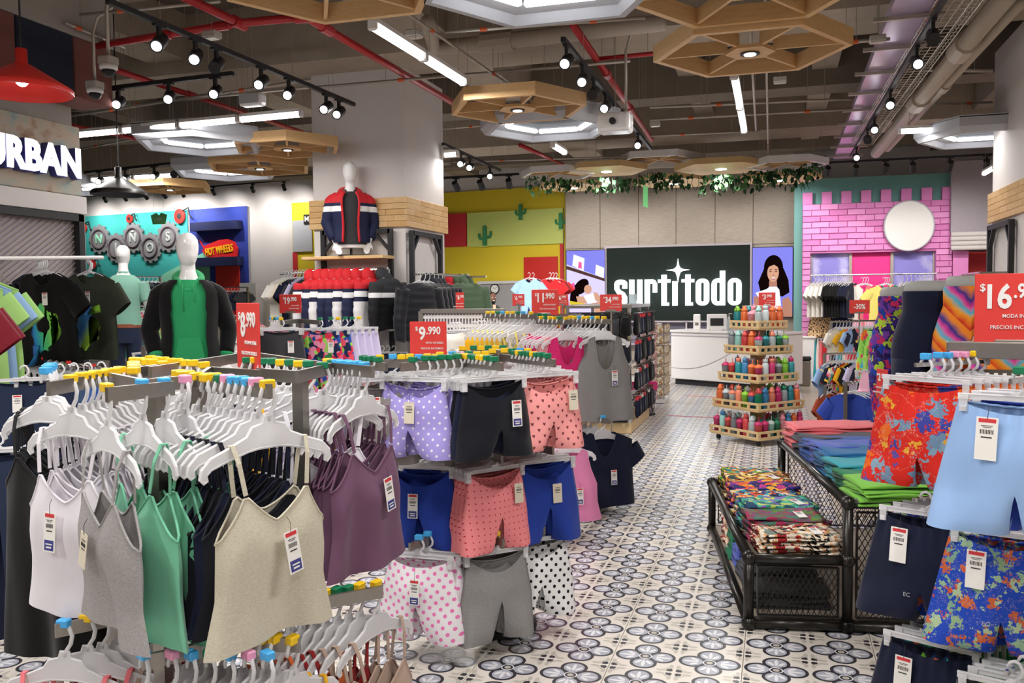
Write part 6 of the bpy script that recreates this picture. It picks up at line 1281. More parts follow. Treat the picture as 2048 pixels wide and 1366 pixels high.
# ---------------------------------------------------------------- mannequins
def ering(c, rx, ry, n=16, tilt=0): return [(c[0] + rx*cos(2*pi*q/n), c[1] + ry*sin(2*pi*q/n), c[2] + tilt*sin(2*pi*q/n)) for q in range(n)]
def head(mb, c, s=1.0):
    prof = [(-.115, .028, .03), (-.105, .042, .048), (-.085, .056, .066), (-.05, .068, .083), (-.01, .075, .094), (.03, .078, .099), (.07, .072, .093), (.1, .054, .072), (.118, .028, .04)]
    mb.loft([ering((c[0], c[1] - (.012 if z < -.04 else 0), c[2]+z*s), rx*s, ry*s) for z, rx, ry in prof])
def limb(mb, P, R): 
    P = [Vector(p) for p in P]; mb.tube(P, R, 12)
def hand(mb, w_, d, side, s=1.0):          # wrist point, pointing direction; palm and five bent fingers
    d = Vector(d).normalized(); up = Vector((0, -1, 0)); x = d.cross(up).normalized(); w_ = Vector(w_)
    mb.loft([[w_ + d*t + x*a*cos(2*pi*q/10) + up*b*sin(2*pi*q/10) for q in range(10)] for t, a, b in ((0, .024, .02), (.03*s, .034, .018), (.075*s, .04, .015), (.095*s, .036, .012))])
    for k, (o_, L) in enumerate(((-.03, .062), (-.01, .075), (.011, .07), (.03, .055))):
        a = w_ + d*.085*s + x*o_; mb.tube([a, a + d*L*.45 + up*.006, a + d*L*.8 + up*.02, a + d*L*.95 + up*.034], [.0095, .009, .008, .006], 7)
    a = w_ + d*.03*s + x*(-.03*side); mb.tube([a, a + d*.03 - x*.022*side + up*.012, a + d*.06 - x*.028*side + up*.024], [.011, .010, .007], 7)
def remesh(o, v=.009):
    m = o.modifiers.new('remesh', 'REMESH'); m.mode = 'VOXEL'; m.voxel_size = v; m.use_smooth_shade = True
    m = o.modifiers.new('smooth', 'SMOOTH'); m.iterations = 3; m.factor = .5
def torso_rings(grow, z0, z1, k=1.0):
    T = [(-.06, .165, .105), (.05, .16, .1), (.15, .145, .092), (.25, .15, .1), (.36, .17, .108), (.44, .178, .102), (.5, .165, .088), (.54, .11, .07), (.575, .065, .06), (.62, .052, .055)]
    zs_ = [z for z, _, _ in T]; out = []; N = 14
    for i in range(N+1):
        z = lerp(z0, z1, i/N); rx = pw(z, [(a, b) for a, b, c in T]); ry = pw(z, [(a, c) for a, b, c in T]); out.append((z, rx+grow, ry+grow))
    return out
def sleeve(mb, s, P, R, q=0):
    P = [Vector(p) for p in P]; N = 18; pts = []; rs = []
    for i in range(N+1):
        f = i/N*(len(P)-1); k = min(int(f), len(P)-2); pts.append(P[k].lerp(P[k+1], f-k)); rs.append(lerp(R[k], R[k+1], f-k) + q*abs(sin(i*pi/2.2)))
    mb.tube(pts, rs, 12)
def mann_body(name, e, arms, legs=False, mat='gloss_white'):
    mb = MB(); mb.loft([ering((0, 0, z), rx, ry) for z, rx, ry in torso_rings(0, -.06, .62)])
    mb.tube([(0, .01, .52), (0, .005, .6), (0, -.005, .68)], [.07, .052, .052], 14); head(mb, (0, -.012, .775), 1.0)
    for s, (sh_, el_, wr_) in arms.items():
        limb(mb, [sh_, el_, wr_], [.052, .042, .028]); hand(mb, wr_, Vector(wr_)-Vector(el_), s)
    if legs:
        for s in (-1, 1): limb(mb, [(s*.085, 0, -.02), (s*.09, 0, -.45), (s*.09, .01, -.88)], [.09, .06, .04]); mb.box((s*.09, -.05, -.93), (.08, .24, .07))
    o = O('body', mb.mesh('body', mat, True), e); remesh(o); return o
# green hoodie mannequin
P = atd(381, 716, 5.9); e = E('mannequin', 'white faceless mannequin in green hoodie and open black jacket', 'mannequin', P, radians(36))
e.scale = (.94,)*3
ar = {-1: ((-.185, .0, .47), (-.27, .03, .2), (-.215, -.09, -.02)), 1: ((.185, 0, .47), (.27, .04, .2), (.24, -.03, -.03))}
mann_body('b', e, ar)
O('hoodie', MB().loft([ering((0, 0, z), rx, ry, 24) for z, rx, ry in torso_rings(.02, -.02, .56)], False).mesh('hoodie', 'f_hoodie', True), e)
hd = MB(); 
for k in range(1): hd.tube([(.085*cos(a), .0 + .09*sin(a), .565 + .035*sin(a) - (.05 if sin(a) < -.8 else 0)) for a in [2*pi*q/24 for q in range(24)]], [.026 + .022*max(0, sin(2*pi*q/24)) for q in range(24)], 10, False, True)
O('hood', hd.mesh('hood', 'f_hoodie', True), e)
O('pocket', MB().prism([(-.1, -.0), (.1, -.0), (.07, .15), (-.07, .15)], -.135, -.125).mesh('pocket', 'f_hoodie'), e)
for s in (-1, 1): O('drawstring', MB().tube([(s*.035, -.105, .53), (s*.04, -.13, .46), (s*.038, -.137, .40 if s > 0 else .34)], .0045, 6).mesh('drawstring', 'f_hoodie', True), e)
def openring(z, rx, ry, gap, n=22): return [(rx*cos(a), ry*sin(a), z) for a in [(-pi/2+gap) + (2*pi-2*gap)*q/n for q in range(n+1)]]
mb = MB(); TR = torso_rings(.045, .0, .56); N = len(TR)
vs = [openring(z, rx, ry, .62 if z < .35 else .55) for z, rx, ry in TR]
mb.add([p for r in vs for p in r], [(i*23+k, i*23+k+1, (i+1)*23+k+1, (i+1)*23+k) for i in range(N-1) for k in range(22)])
for s in (-1, 1): sleeve(mb, s, [(s*.12, 0, .51), (s*.19, .005, .45), ar[s][1], Vector(ar[s][1]).lerp(Vector(ar[s][2]), .72)], [.055, .075, .062, .05])
O('jacket', mb.mesh('jacket', 'f_black', True), e)
for s in (-1, 1):
    a = Vector(ar[s][1]).lerp(Vector(ar[s][2]), .66); b = Vector(ar[s][1]).lerp(Vector(ar[s][2]), .84); O('cuff', MB().tube([a, b], .048, 12).mesh('cuff', 'f_hoodie', True), e)
O('stand_pole', MB().tube([(0,0,.0), (0,0,-.3)], .016, 8).mesh('stand_pole', 'dark_steel'), e)
tb = P.copy(); tb.z -= .3
dt = E('display_table', 'low dark table with clothes under the green hoodie mannequin', 'table', (P.x, P.y, 0)); O('top', cbox((.9, .7, .04), .004, 'matte_black', 'top'), dt, (0,0,tb.z-.02))
for x in (-.4, .4):
    for y in (-.3, .3): O('leg', MB().box((x, y, (tb.z-.04)/2), (.04,.04,tb.z-.04)).mesh('leg', 'matte_black'), dt)
tag(O('sweater', folded('f_red', 1, .5, .3, .05), None, P + Vector((-.25, .0, -.26)), .4), 'red sweater lying on the table by the hoodie mannequin', 'sweater')
tag(O('sweater', folded('f_charcoal', 2, .4, .3, .05), None, P + Vector((.25, .15, -.26)), .2), 'dark sweater lying on the table right of the hoodie mannequin', 'sweater')
# jacket mannequin on the pillar shelf
zb_ = zsh + .02; P = aty(702, 486, 8.8); e = E('mannequin', 'white mannequin in red white and navy jacket on the pillar shelf', 'mannequin', P, radians(28))
ar2 = {-1: ((-.185, 0, .47), (-.25, .03, .22), (-.17, -.05, .0)), 1: ((.185, 0, .47), (.26, .06, .22), (.2, -.0, .02))}
mann_body('b', e, ar2)
O('polo_shirt', MB().loft([ering((0, 0, z), rx, ry, 24) for z, rx, ry in torso_rings(.012, -.02, .56)], False).mesh('polo_shirt', 'f_charcoal', True), e)
O('collar', MB().tube([(.062*cos(a), .068*sin(a), .575 - (.03 if sin(a) < -.6 else 0)) for a in [2*pi*q/20 for q in range(20)]], .014, 6, False, True).mesh('collar', 'f_charcoal', True), e)
bands('jm', [(-.1, '#1b2142'), (.335, '#ececec'), (.395, '#1b2142'), (.43, '#c6232b')])
mb = MB(); TR = torso_rings(.05, .0, .555); TR = [(z, rx+.007*abs(sin(i*1.4)), ry+.007*abs(sin(i*1.4))) for i, (z, rx, ry) in enumerate(TR)]; vs = [openring(z, rx, ry, .42) for z, rx, ry in TR]; N = len(TR)
mb.add([p for r in vs for p in r], [(i*23+k, i*23+k+1, (i+1)*23+k+1, (i+1)*23+k) for i in range(N-1) for k in range(22)])
for s in (-1, 1): sleeve(mb, s, [(s*.12, 0, .51), (s*.195, .005, .45), ar2[s][1], Vector(ar2[s][1]).lerp(Vector(ar2[s][2]), .85)], [.06, .08, .07, .052], .006)
O('jacket', mb.mesh('jacket', 'jm', True), e)
for s in (-1, 1): O('lining', MB().tube([vs[i][0 if s < 0 else -1] for i in range(N)] if False else [Vector(vs[i][0 if s > 0 else 22]) for i in range(N)], .014, 6).mesh('lining', 'j_red', True), e)
O('hood', MB().tube([(.1*cos(a), .03 + .08*sin(a), .56 + .03*sin(a)) for a in [-.5 + (pi+1)*q/16 for q in range(17)]], [.03 + .02*sin(pi*q/16) for q in range(17)], 10).mesh('hood', 'j_red', True), e)
O('stand_pole', MB().tube([(0,0,0), (0,0,zb_-P.z)], .014, 8).mesh('stand_pole', 'dark_steel'), e); O('stand_base', MB().box((0,0,zb_-P.z+.006), (.28,.2,.012)).mesh('stand_base', 'dark_steel'), e)
# mannequin in the green polo, seen from behind
P = atd(250, 650, 9.8); e = E('mannequin', 'white mannequin seen from behind in sage polo and dark jeans', 'mannequin', P, radians(215))
ar3 = {-1: ((-.185, 0, .47), (-.25, .02, .2), (-.28, -.06, -.06)), 1: ((.185, 0, .47), (.25, .02, .2), (.28, -.04, -.06))}
mann_body('b', e, ar3, True)
mb = MB().loft([ering((0, 0, z), rx, ry, 24) for z, rx, ry in torso_rings(.018, .0, .56)], False)
for s in (-1, 1): sleeve(mb, s, [ar3[s][0], Vector(ar3[s][0]).lerp(Vector(ar3[s][1]), .75)], [.075, .066])
O('polo_shirt', mb.mesh('polo_shirt', 'f_polo', True), e); O('collar', MB().lathe([(.066, .56), (.06, .6)], 18, cap=False).mesh('collar', 'f_polo', True), e)
plain('belt', '#8a4a32', .5); O('belt', MB().loft([ering((0,0,z), rx, ry, 24) for z, rx, ry in ((-.03, .18, .122), (.012, .178, .12))], False).mesh('belt', 'belt'), e)
mb = MB().loft([ering((0,0,z), rx, ry, 20) for z, rx, ry in ((-.02, .176, .118), (-.12, .18, .122), (-.2, .178, .12))], False)
for s in (-1, 1): mb.loft([ering((s*.09, 0, z), r, r*1.1, 14) for z, r in ((-.15, .095), (-.45, .078), (-.88, .066))], False)
O('jeans', mb.mesh('jeans', 'f_denimd', True), e)
pz = P.z - .965
dp = E('plinth', 'white plinth under the sage polo mannequin', 'plinth', (P.x, P.y, 0)); O('block', cbox((.6, .6, max(.05, pz)), .006, 'white', 'block'), dp, (0,0,max(.05, pz)/2)); O('kick', MB().box((0,0,.02), (.5,.5,.04)).mesh('kick', 'matte_black'), dp)
# guard by the doorway
fab('skin', '#6b4a3a', .05, .6, 60); fab('uniform', '#3c4038', .1)
P = atd(984, 594, 16.6); P.z = 0; H = 1.66
e = E('person', 'person with short dark hair in dark jacket standing by the doorway', 'person', P, radians(38)); e.scale = (H/1.72,)*3
mb = MB(); off = .9
mb.loft([ering((0, 0, z+off), rx*.98, ry) for z, rx, ry in torso_rings(.0, -.06, .62)]); mb.tube([(0,.01,off+.52), (0,.0,off+.6), (0,-.01,off+.66)], [.065,.055,.055], 14); head(mb, (0, -.02, off+.70), .95)
mb.ball((0, -.108, off+.685), (.014, .02, .022)); mb.ball((-.073, -.01, off+.69), (.012, .022, .03)); mb.ball((.073, -.01, off+.69), (.012, .022, .03))
arp = {-1: ((-.18, 0, off+.47), (-.24, .02, off+.2), (-.2, -.16, off+.06)), 1: ((.18, 0, off+.47), (.24, .02, off+.2), (.2, -.16, off+.06))}
for s, (a, b, c_) in arp.items(): limb(mb, [a, b, c_], [.05, .042, .03]); hand(mb, c_, Vector(c_)-Vector(b), s)
for s in (-1, 1): limb(mb, [(s*.085, 0, off-.02), (s*.09, -.01, off-.43), (s*.09, .01, off-.84)], [.09, .06, .042]); mb.box((s*.09, -.05, .03), (.085, .25, .06))
o = O('body', mb.mesh('body', 'skin', True), e); remesh(o, .012)
mb = MB().loft([ering((0, 0, z+off), rx, ry, 22) for z, rx, ry in torso_rings(.025, -.1, .565)], False)
for s in (-1, 1): sleeve(mb, s, [arp[s][0], arp[s][1], Vector(arp[s][1]).lerp(Vector(arp[s][2]), .85)], [.072, .06, .048])
O('jacket', mb.mesh('jacket', 'uniform', True), e)
O('shirt_front', MB().prism([(-.03, off+.57), (.03, off+.57), (.012, off+.3), (-.012, off+.3)], -.138, -.128).mesh('shirt_front', 'f_peach'), e)
mb = MB().loft([ering((0,0,z+off), rx, ry, 18) for z, rx, ry in ((-.04, .172, .115), (-.2, .178, .12))], False)
for s in (-1, 1): mb.loft([ering((s*.09, 0, z+off), r, r*1.1, 14) for z, r in ((-.15, .095), (-.45, .078), (-.84, .066))], False)
O('trousers', mb.mesh('trousers', 'f_black', True), e)
hr = MB().loft([ering((0, -.005+dy, off+.70+z), rx, ry, 16) for z, rx, ry, dy in ((.0, .075, .075, .03), (.04, .08, .088, .018), (.08, .073, .09, .005), (.11, .05, .065, 0), (.122, .02, .03, 0))]); O('hair', hr.mesh('hair', 'f_black', True), e)
O('beard', MB().loft([ering((0, -.045, off+.70+z), rx, ry, 12) for z, rx, ry in ((-.115, .03, .035), (-.09, .05, .055), (-.06, .06, .06))]).mesh('beard', 'f_black', True), e)
for s in (-1, 1): O('eye', MB().ball((s*.03, -.1, off+.715), (.011, .008, .008)).mesh('eye', 'card'), e)
O('teeth', MB().box((0, -.107, off+.648), (.035, .012, .01)).mesh('teeth', 'card'), e)
# ---------------------------------------------------------------- lettering wall at far left
t = NT('rust_print'); nz = t.noise(t.obj(), 2.2, 6, .75)[0]; nz2 = t.noise(t.obj(), 9, 4, .7)[0]
_M['rust_print'] = t.done(t.ramp(t.math('ADD', t.math('MULTIPLY', nz, .7), t.math('MULTIPLY', nz2, .3)), [(.34, '#6f9aa0'), (.46, '#a8a79a'), (.55, '#b7a591'), (.68, '#8f6a50')], False), .8)
plain('concrete', '#a59f97', .9, var=.12, scale=2.5); fab('drape_brown', '#7a4c44', .1); fab('drape_navy', '#1e2436', .1)
YU = 6.3; XU = aty(146, 330, YU).x
def uz(py): return aty(146, py, YU).z
S('wall_urban', MB().box((XU-.35, YU-2.6, 2.05), (.7, 5.2, 4.1)).mesh('wall_urban', 'concrete'))
sb = E('letter_sign', 'glowing URBAN letters on a rusty turquoise board', 'sign', (XU, YU, 0), pi/2)
z0_, z1_ = uz(392), uz(255)
O('board', cbox((2.6, .05, z1_-z0_), .004, 'rust_print', 'board'), sb, (-1.3+.03, -.03, (z0_+z1_)/2))
plain('letter_side', '#3a3a86', .5)
ya, yb = atx(-42, 300, XU+.1).y, atx(156, 300, XU+.1).y; lz0, lz1 = aty(146, 363, YU).z, aty(146, 301, YU).z
O('letter_sides', boldtext('URBAN', yb-ya, lz1-lz0, .07, 'letter_side', .048, 1.02), sb, ((ya+yb)/2-YU, -.09, lz0)); O('lettering', boldtext('URBAN', (yb-ya)*.985, (lz1-lz0)*.97, .01, 'urban_glow', .045, 1.02), sb, ((ya+yb)/2-YU, -.132, lz0+.006))
hb = E('header_box', 'fabric covered header above the glowing letters', 'header', (XU, YU+.12, 0), pi/2); hz0, hz1 = aty(160, 213, YU).z, aty(160, 95, YU).z
for x0_, x1_, m in ((-.42, 0.02, 'drape_brown'), (-1.0, -.42, 'drape_navy'), (-2.0, -1.0, 'drape_brown'), (-3.0, -2.0, 'drape_navy')): O('fabric_panel', cbox((x1_-x0_-.004, .36, hz1-hz0), .01, m, 'fabric_panel'), hb, ((x0_+x1_)/2, -.15, (hz0+hz1)/2))
O('cap', MB().box((-1.5, -.12, hz1+.2), (3., .5, .4)).mesh('cap', 'concrete'), hb)
uf = E('wall_frame', 'black framed wire mesh panel under the glowing letters', 'display frame', (XU, YU, 0), pi/2); fz1, fz0 = uz(432), .3
O('ledge', cbox((2.7, .12, uz(395)-uz(430)), .004, 'white_wall', 'ledge'), uf, (-1.32, -.05, (uz(395)+uz(430))/2))
for x in (-.06, -1.35, -2.6): O('upright', MB().box((x, -.1, fz1/2), (.06, .06, fz1)).mesh('upright', 'matte_black'), uf)
O('top_bar', MB().box((-1.33, -.1, fz1-.03), (2.6, .06, .06)).mesh('top_bar', 'matte_black'), uf); O('slot_upright', MB().box((.0, -.06, fz1/2), (.05, .05, fz1)).mesh('slot_upright', 'galv'), uf)
O('backing', MB().box((-1.33, -.035, fz1/2), (2.6, .01, fz1-.1)).mesh('backing', 'taupe_shutter'), uf)
mb = MB(); zz0 = 1.2
for s in (-1, 1):
    x = -2.6
    while x < 0:
        a, b = Vector((x, -.07, zz0)), Vector((x + s*(fz1-zz0)*1.5, -.07, fz1)); pts = [a.lerp(b, q/60) for q in range(61)]; pts = [p for p in pts if -2.6 <= p.x <= -.06]
        if len(pts) > 1: mb.bar(pts[0], pts[-1], .006, .006, (0, 1, 0))
        x += .07
o = O('wire_mesh', mb.mesh('wire_mesh', 'pvc'), uf); o['kind'] = 'stuff'
# graphic tees
def grad(k, stops, ang_=.4):
    t = NT(k); x, y, z = t.sep(t.obj()); f = t.math('ADD', t.math('MULTIPLY', x, 2.2), t.math('ADD', t.math('MULTIPLY', z, ang_), .6)); nz = t.noise(t.obj(), 30, 3)[0]
    _M[k] = t.done(t.ramp(t.math('ADD', f, t.math('MULTIPLY', nz, .12)), stops, False), .8)
grad('pr_rainbow', [(.1, '#8a3fa0'), (.35, '#3f6fd0'), (.5, '#2fa0d8'), (.65, '#3fc07a'), (.85, '#8fd03a')]); grad('pr_cool', [(.2, '#a8b4c8'), (.45, '#4f9fd8'), (.6, '#3f8ad0'), (.75, '#9fd040')], -1.2)
def blob(rx, rz, seed, n=40, amp=.25):
    r = random.Random(seed); ph = [r.uniform(0, 6) for _ in range(4)]
    return [((1 + amp*(sin(3*a+ph[0])*.5 + sin(7*a+ph[1])*.3 + sin(11*a+ph[2])*.2))*rx*cos(a), (1 + amp*(sin(3*a+ph[0])*.5 + sin(7*a+ph[1])*.3 + sin(11*a+ph[2])*.2))*rz*sin(a)) for a in [2*pi*k/n for k in range(n)]]
ru = E('garment_rail', 'white hanging rail of graphic tees below the mesh panel', 'rail', (0, 0, 0)); g0, g1 = atd(-20, 517, 5.6), atd(205, 515, 6.9); ru.location = g0; 
O('bar', MB().tube([(0,0,0), g1-g0], .014, 8).mesh('bar', 'white'), ru); O('bracket', MB().bar((.0,0,0), (XU-g0.x, .0, 0), .02, .03).mesh('bracket', 'white'), ru); O('bracket', MB().bar(g1-g0, Vector((XU-g0.x, g1.y-g0.y-.2, g1.z-g0.z)), .02, .03).mesh('bracket', 'white'), ru)
def tee_row(P, n, st, yw, mats, lbs, grp, prn=None, sc_=1.0, tg=True, kind='s', nm='t_shirt', cat='t-shirt'):
    for i in range(n):
        Q = Vector(P) + Vector(st)*i; m = mats[min(i, len(mats)-1)]
        g = tag(O(nm, tee(m, i % 2), None, Q, yw + rnd.uniform(-.04, .04), sc_), lbs[0] if i == 0 else lbs[1] + ', %s in line' % ORD[i], cat, grp)
        hanger(kind, Q, yw, None if kind == 's' else 'yellow', 'white hanger among %s, %s in line' % (grp, ORD[i]), 'hangers of ' + grp)
        if i == 0 and prn:
            for k, (m2, pts, dz) in enumerate(prn):
                cx = sum(a for a, b in pts)/len(pts); cz = sum(b for a, b in pts)/len(pts)
                pp_ = O('print', MB().loft([[(cx+(a-cx)*f, 0, cz+(b-cz)*f) for a, b in pts] for f in (1, .8, .6, .4, .2, .03)], True).mesh('print', m2, True), g, (0, -.15, dz))
                sw2 = pp_.modifiers.new('drape', 'SHRINKWRAP'); sw2.target = g; sw2.wrap_method = 'PROJECT'; sw2.use_project_x = False; sw2.use_project_y = True; sw2.use_project_z = False; sw2.use_positive_direction = True; sw2.use_negative_direction = False; sw2.offset = .003 + .0015*k
        if i == 0 and tg: O('price_tag', TAGP, g, (.03, -.05, -.24))
tee_row(atd(90, 519, 6.3), 5, (-.07, .05, 0), radians(4), ['f_black', 'f_ink', 'f_navy'], ['black tee with rainbow wheel print under the mesh panel', 'dark tee behind the rainbow print tee'], 'black graphic tees', [('pr_rainbow', blob(.12, .17, 3), -.5), ('f_black', blob(.05, .06, 5, 30, .1), -.47), ('pr_rainbow', [(-.1,-.2),(-.02,-.2),(-.05,-.35),(-.1,-.33)], -.42)])
tee_row(atd(176, 521, 6.75), 5, (-.05, .06, 0), radians(0), ['f_olive'], ['olive tee with blue hooded figure print', 'olive tee behind the printed olive tee'], 'olive graphic tees', [('pr_cool', blob(.1, .15, 8), -.53), ('pr_rainbow', [(.02,.08),(.13,.1),(.12,.16),(.03,.13)], -.5), ('pr_cool', ell(0, .17, .05, .06), -.53)])
tee_row(atd(-128, 548, 4.6), 2, (-.06, .08, 0), radians(36), ['f_maroon'], ['maroon tee cut by the left edge of the photo', 'maroon tee behind the front maroon one'], 'maroon tees', None, 1.05, False)
tee_row(atd(-80, 528, 5.3), 3, (-.02, .08, 0), radians(30), ['f_limeg', 'f_sky', 'f_limeg'], ['lime green tee beside the maroon one at left edge', 'pale tee behind the lime green one'], 'lime tees', None, 1.0, False)
# jeans below
hang_row(atd(48, 735, 4.6), Vector((.045, .05, 0)), 6, radians(38), [pants('f_denimd', 1, .9), pants('f_denimd', 2, .9), pants('f_denim', 1, .9), pants('f_sblue', 2, .9)], 'jeans', ['dark blue jeans with tan label below the black tee', 'jeans behind the dark pair below the black tee'], 'jeans', 'jeans below graphic tees', 'c', (None,), TAGP, (-.03, -.045, -.14))
hang_row(atd(-6, 870, 3.5), Vector((.05, .06, 0)), 5, radians(40), [pants('f_denimd', 2, .75), pants('f_navy', 1, .75)], 'jeans', ['dark denim jeans at the left edge behind white camisoles', 'dark jeans behind others at the left edge'], 'jeans', 'dark jeans at left edge', 'c', (None,))
for k in range(16):
    f = k/15; P = atd(lerp(40, 222, f), 722 + 16*sin(pi*f*.5) - 10*(1-f), 6.6 - .4*sin(pi*f)); yw = radians(20 + 60*f)
    tag(O('shorts', shorts('f_black', k % 2, .36, .02), None, P, yw), 'black shorts on the curved rail behind the jeans, %s from left' % ORD[k], 'shorts', 'black shorts on curved rail'); hanger('c', P, yw, 'red' if k % 4 == 0 else None, 'white clip hanger on the curved rail behind the jeans, %s from left' % ORD[k], 'hangers on curved rail')
rr = [atd(lerp(40, 222, k/15), 722 + 16*sin(pi*k/30) - 10*(1-k/15), 6.6 - .4*sin(pi*k/15)) for k in range(16)]
e = E('round_rack', 'curved chrome rail rack of black shorts', 'clothes rack', (rr[8].x, rr[8].y+.35, 0)); O('rail', MB().tube([p - e.location for p in rr], .012, 8).mesh('rail', 'chrome'), e); O('post', MB().box((0,0,rr[8].z/2), (.04,.04,rr[8].z)).mesh('post', 'steel'), e); O('spoke', MB().bar((0,0,rr[8].z-.01), rr[8]-e.location - Vector((0,0,.01)), .02, .02).mesh('spoke', 'steel'), e); O('foot', MB().lathe([(.3,.0),(.3,.03),(.05,.05)], 20).mesh('foot', 'dark_steel'), e)
# ---------------------------------------------------------------- background rails of clothes
@cached
def ltee(mat, seed=0, hem=-.6): 
    W = lambda z: pw(z, [(hem, .22), (-.3, .2), (-.13, .2)])
    tF = lambda u: -.135 - .07*max(0, cos(min(1, u/.4)*pi/2)) if u < .4 else -.135 - .05*(u-.4)/.6
    me = top_mesh('tee', mat, W, hem, tF, tF, .03, .014, seed, 10, 5); mb = MB()
    for s in (-1, 1): mb.loft([[Vector((s*(.17+.1*f), 0, LIFT-.23-.13*f)) + Vector((s*.75, 0, .62))*.075*cos(q) + Vector((0, .026*sin(q), 0)) for q in [2*pi*i/8 for i in range(8)]] for f in (0, 1)], False)
    b = mb.mesh('sl', mat, True); bm = bmesh.new(); bm.from_mesh(me); bm.from_mesh(b); bm.to_mesh(me); bm.free(); bpy.data.meshes.remove(b); return me
rail_n = 0
def bg_row(px0, px1, py, d0, d1, n, mats, what, cat, yaw, sc_=.8, kind='tee', seed=0, hem=-.6, post=True, railmat='chrome'):
    global rail_n
    a, b = atd(px0, py, d0), atd(px1, py, d1); r = random.Random(seed+px0); b.z = a.z
    for i in range(n):
        P = a.lerp(b, i/max(1, n-1)); P.z = a.z; m = mats[i % len(mats)] if seed == 0 else r.choice(mats)
        me = ltee(m, i % 2, hem) if kind == 'tee' else (shorts(m, i % 2, .34 if kind == 'short' else .22, .02) if kind != 'pants' else pants(m, i % 2, .7)); col = m.split('_')[-1]
        o = O({'tee': cat.replace(' ', '_').replace('-', '_'), 'short': 'shorts', 'brief': 'briefs', 'pants': 'trousers'}[kind], me, None, P, yaw + r.uniform(-.12, .12), sc_)
        tag(o, '%s %s %s' % ({'ink': 'dark navy', 'kids': 'multicolour print', 'hotpink': 'hot pink', 'sblue': 'steel blue', 'babypink': 'baby pink', 'denimd': 'dark denim', 'limeg': 'light green', 'geo': 'geometric print', 'city': 'green print', 'pinkt': 'pink', 'orangef': 'orange', 'greyknit': 'grey', 'tealb': 'teal'}.get(col, col), cat, what) + ', %s from left' % ORD[i], cat, cat + ' ' + what)
        if kind in ('tee',): h = O('hanger', SHG, None, P, yaw, sc_); tag(h, 'white hanger %s, %s from left' % (what, ORD[i]), 'hanger', 'hangers ' + what)
        else: hanger('c', P, yaw, None, 'white clip hanger %s, %s from left' % (what, ORD[i]), 'clip hangers ' + what)
    if post:
        m_ = (a+b)/2; back = Vector((-sin(yaw*0), 1, 0)); e = E('garment_rail', 'metal rail holding the row ' + what, 'rail', (m_.x, m_.y, 0))
        d = (b-a).normalized() if n > 1 else Vector((1,0,0)); O('bar', MB().tube([a - d*.08 - Vector((m_.x,m_.y,.002)), b + d*.08 - Vector((m_.x,m_.y,.002))], .011, 6).mesh('bar', railmat), e)
        for q in (a - d*.07, b + d*.07): O('post', MB().box((q.x-m_.x, q.y-m_.y, q.z/2), (.03,.03,q.z)).mesh('post', 'steel'), e)
        O('foot', MB().bar(a - d*.07 - Vector((m_.x, m_.y, a.z-.02)), b + d*.07 - Vector((m_.x, m_.y, b.z-.02)), .06, .03).mesh('foot', 'dark_steel'), e)
dk = ['f_ink', 'f_olive', 'f_black', 'f_graphite', 'f_navy']; mixk = ['f_kids', 'f_sky', 'f_coral', 'f_ivory', 'f_navy', 'f_limeg', 'f_mustard', 'f_babypink', 'f_tealb']
bg_row(262, 312, 553, 12.5, 12.8, 7, dk, 'on the kids rail left of the hoodie mannequin', 'tee', radians(60))
bg_row(268, 316, 612, 11.5, 11.8, 7, ['f_kids', 'f_ivory', 'f_limeg', 'f_charcoal'], 'on the lower kids rail left of hoodie mannequin', 'tee', radians(60))
bg_row(296, 345, 692, 8.2, 8.6, 9, ['f_denim', 'f_sblue', 'f_denimd', 'f_sky'], 'hanging behind the sage polo mannequin', 'jeans', radians(65), 1.0, 'pants')
bg_row(448, 488, 575, 17., 17., 7, ['f_graphite', 'f_denimd', 'f_charcoal', 'f_crimson'], 'on the red slat board under the flame sign', 'tee', radians(60))
bg_row(448, 505, 633, 8.6, 9.0, 9, ['f_ivory', 'f_kids', 'f_ivory', 'f_limeg', 'f_coral'], 'on the rail right of the hoodie mannequin', 'tee', radians(60), .8, 'tee', 3)
bg_row(452, 505, 690, 7.2, 7.6, 8, ['f_crimson', 'f_kids', 'f_emerald', 'f_ivory', 'f_mustard'], 'on the low rail right of the hoodie mannequin', 'tee', radians(60), .8, 'tee', 4)
# mid rack with trousers under the 19.990 sign
hang_row(atd(562, 642, 6.6), Vector((-.05, .05, 0)), 5, radians(30), [pants('f_charcoal', 1, .7), pants('f_geo', 2, .7), pants('f_geo', 1, .7)], 'trousers', ['charcoal grey leggings under the 19.990 sign', 'printed leggings behind the charcoal pair'], 'leggings', 'leggings under 19.990 sign', 'c', ('yellow', 'blue', 'green'), TAGP, (.07, -.05, -.15))
hang_row(atd(640, 642, 6.7), Vector((.035, .05, 0)), 6, radians(10), [pants('f_geo', 1, .7), pants('f_geo', 2, .7), pants('f_lavender', 1, .7), pants('f_lavender', 2, .7)], 'trousers', ['bright geometric print leggings right of the charcoal pair', 'leggings behind the bright geometric pair'], 'leggings', 'geometric leggings', 'c', ('green', 'green', 'yellow'), TAGP, (.1, -.05, -.15))
e = E('clothes_rack', 'steel rack of leggings left of the pillar jackets', 'clothes rack', (atd(600, 650, 7.1).x, atd(600, 650, 7.1).y, 0)); zz = atd(562, 642, 6.6).z; c0 = e.location.copy(); c0.z = 0
for p_ in (562, 640): O('arm', MB().bar(atd(p_, 642, 6.6)-c0-Vector((0,0,.012)), Vector((0,0,zz-.012)), .012, .034).mesh('arm', 'steel'), e)
O('post', MB().box((0,0,zz/2), (.05,.05,zz)).mesh('post', 'steel'), e); O('foot', MB().lathe([(.3,.0),(.3,.03),(.05,.05)], 20).mesh('foot', 'dark_steel'), e)
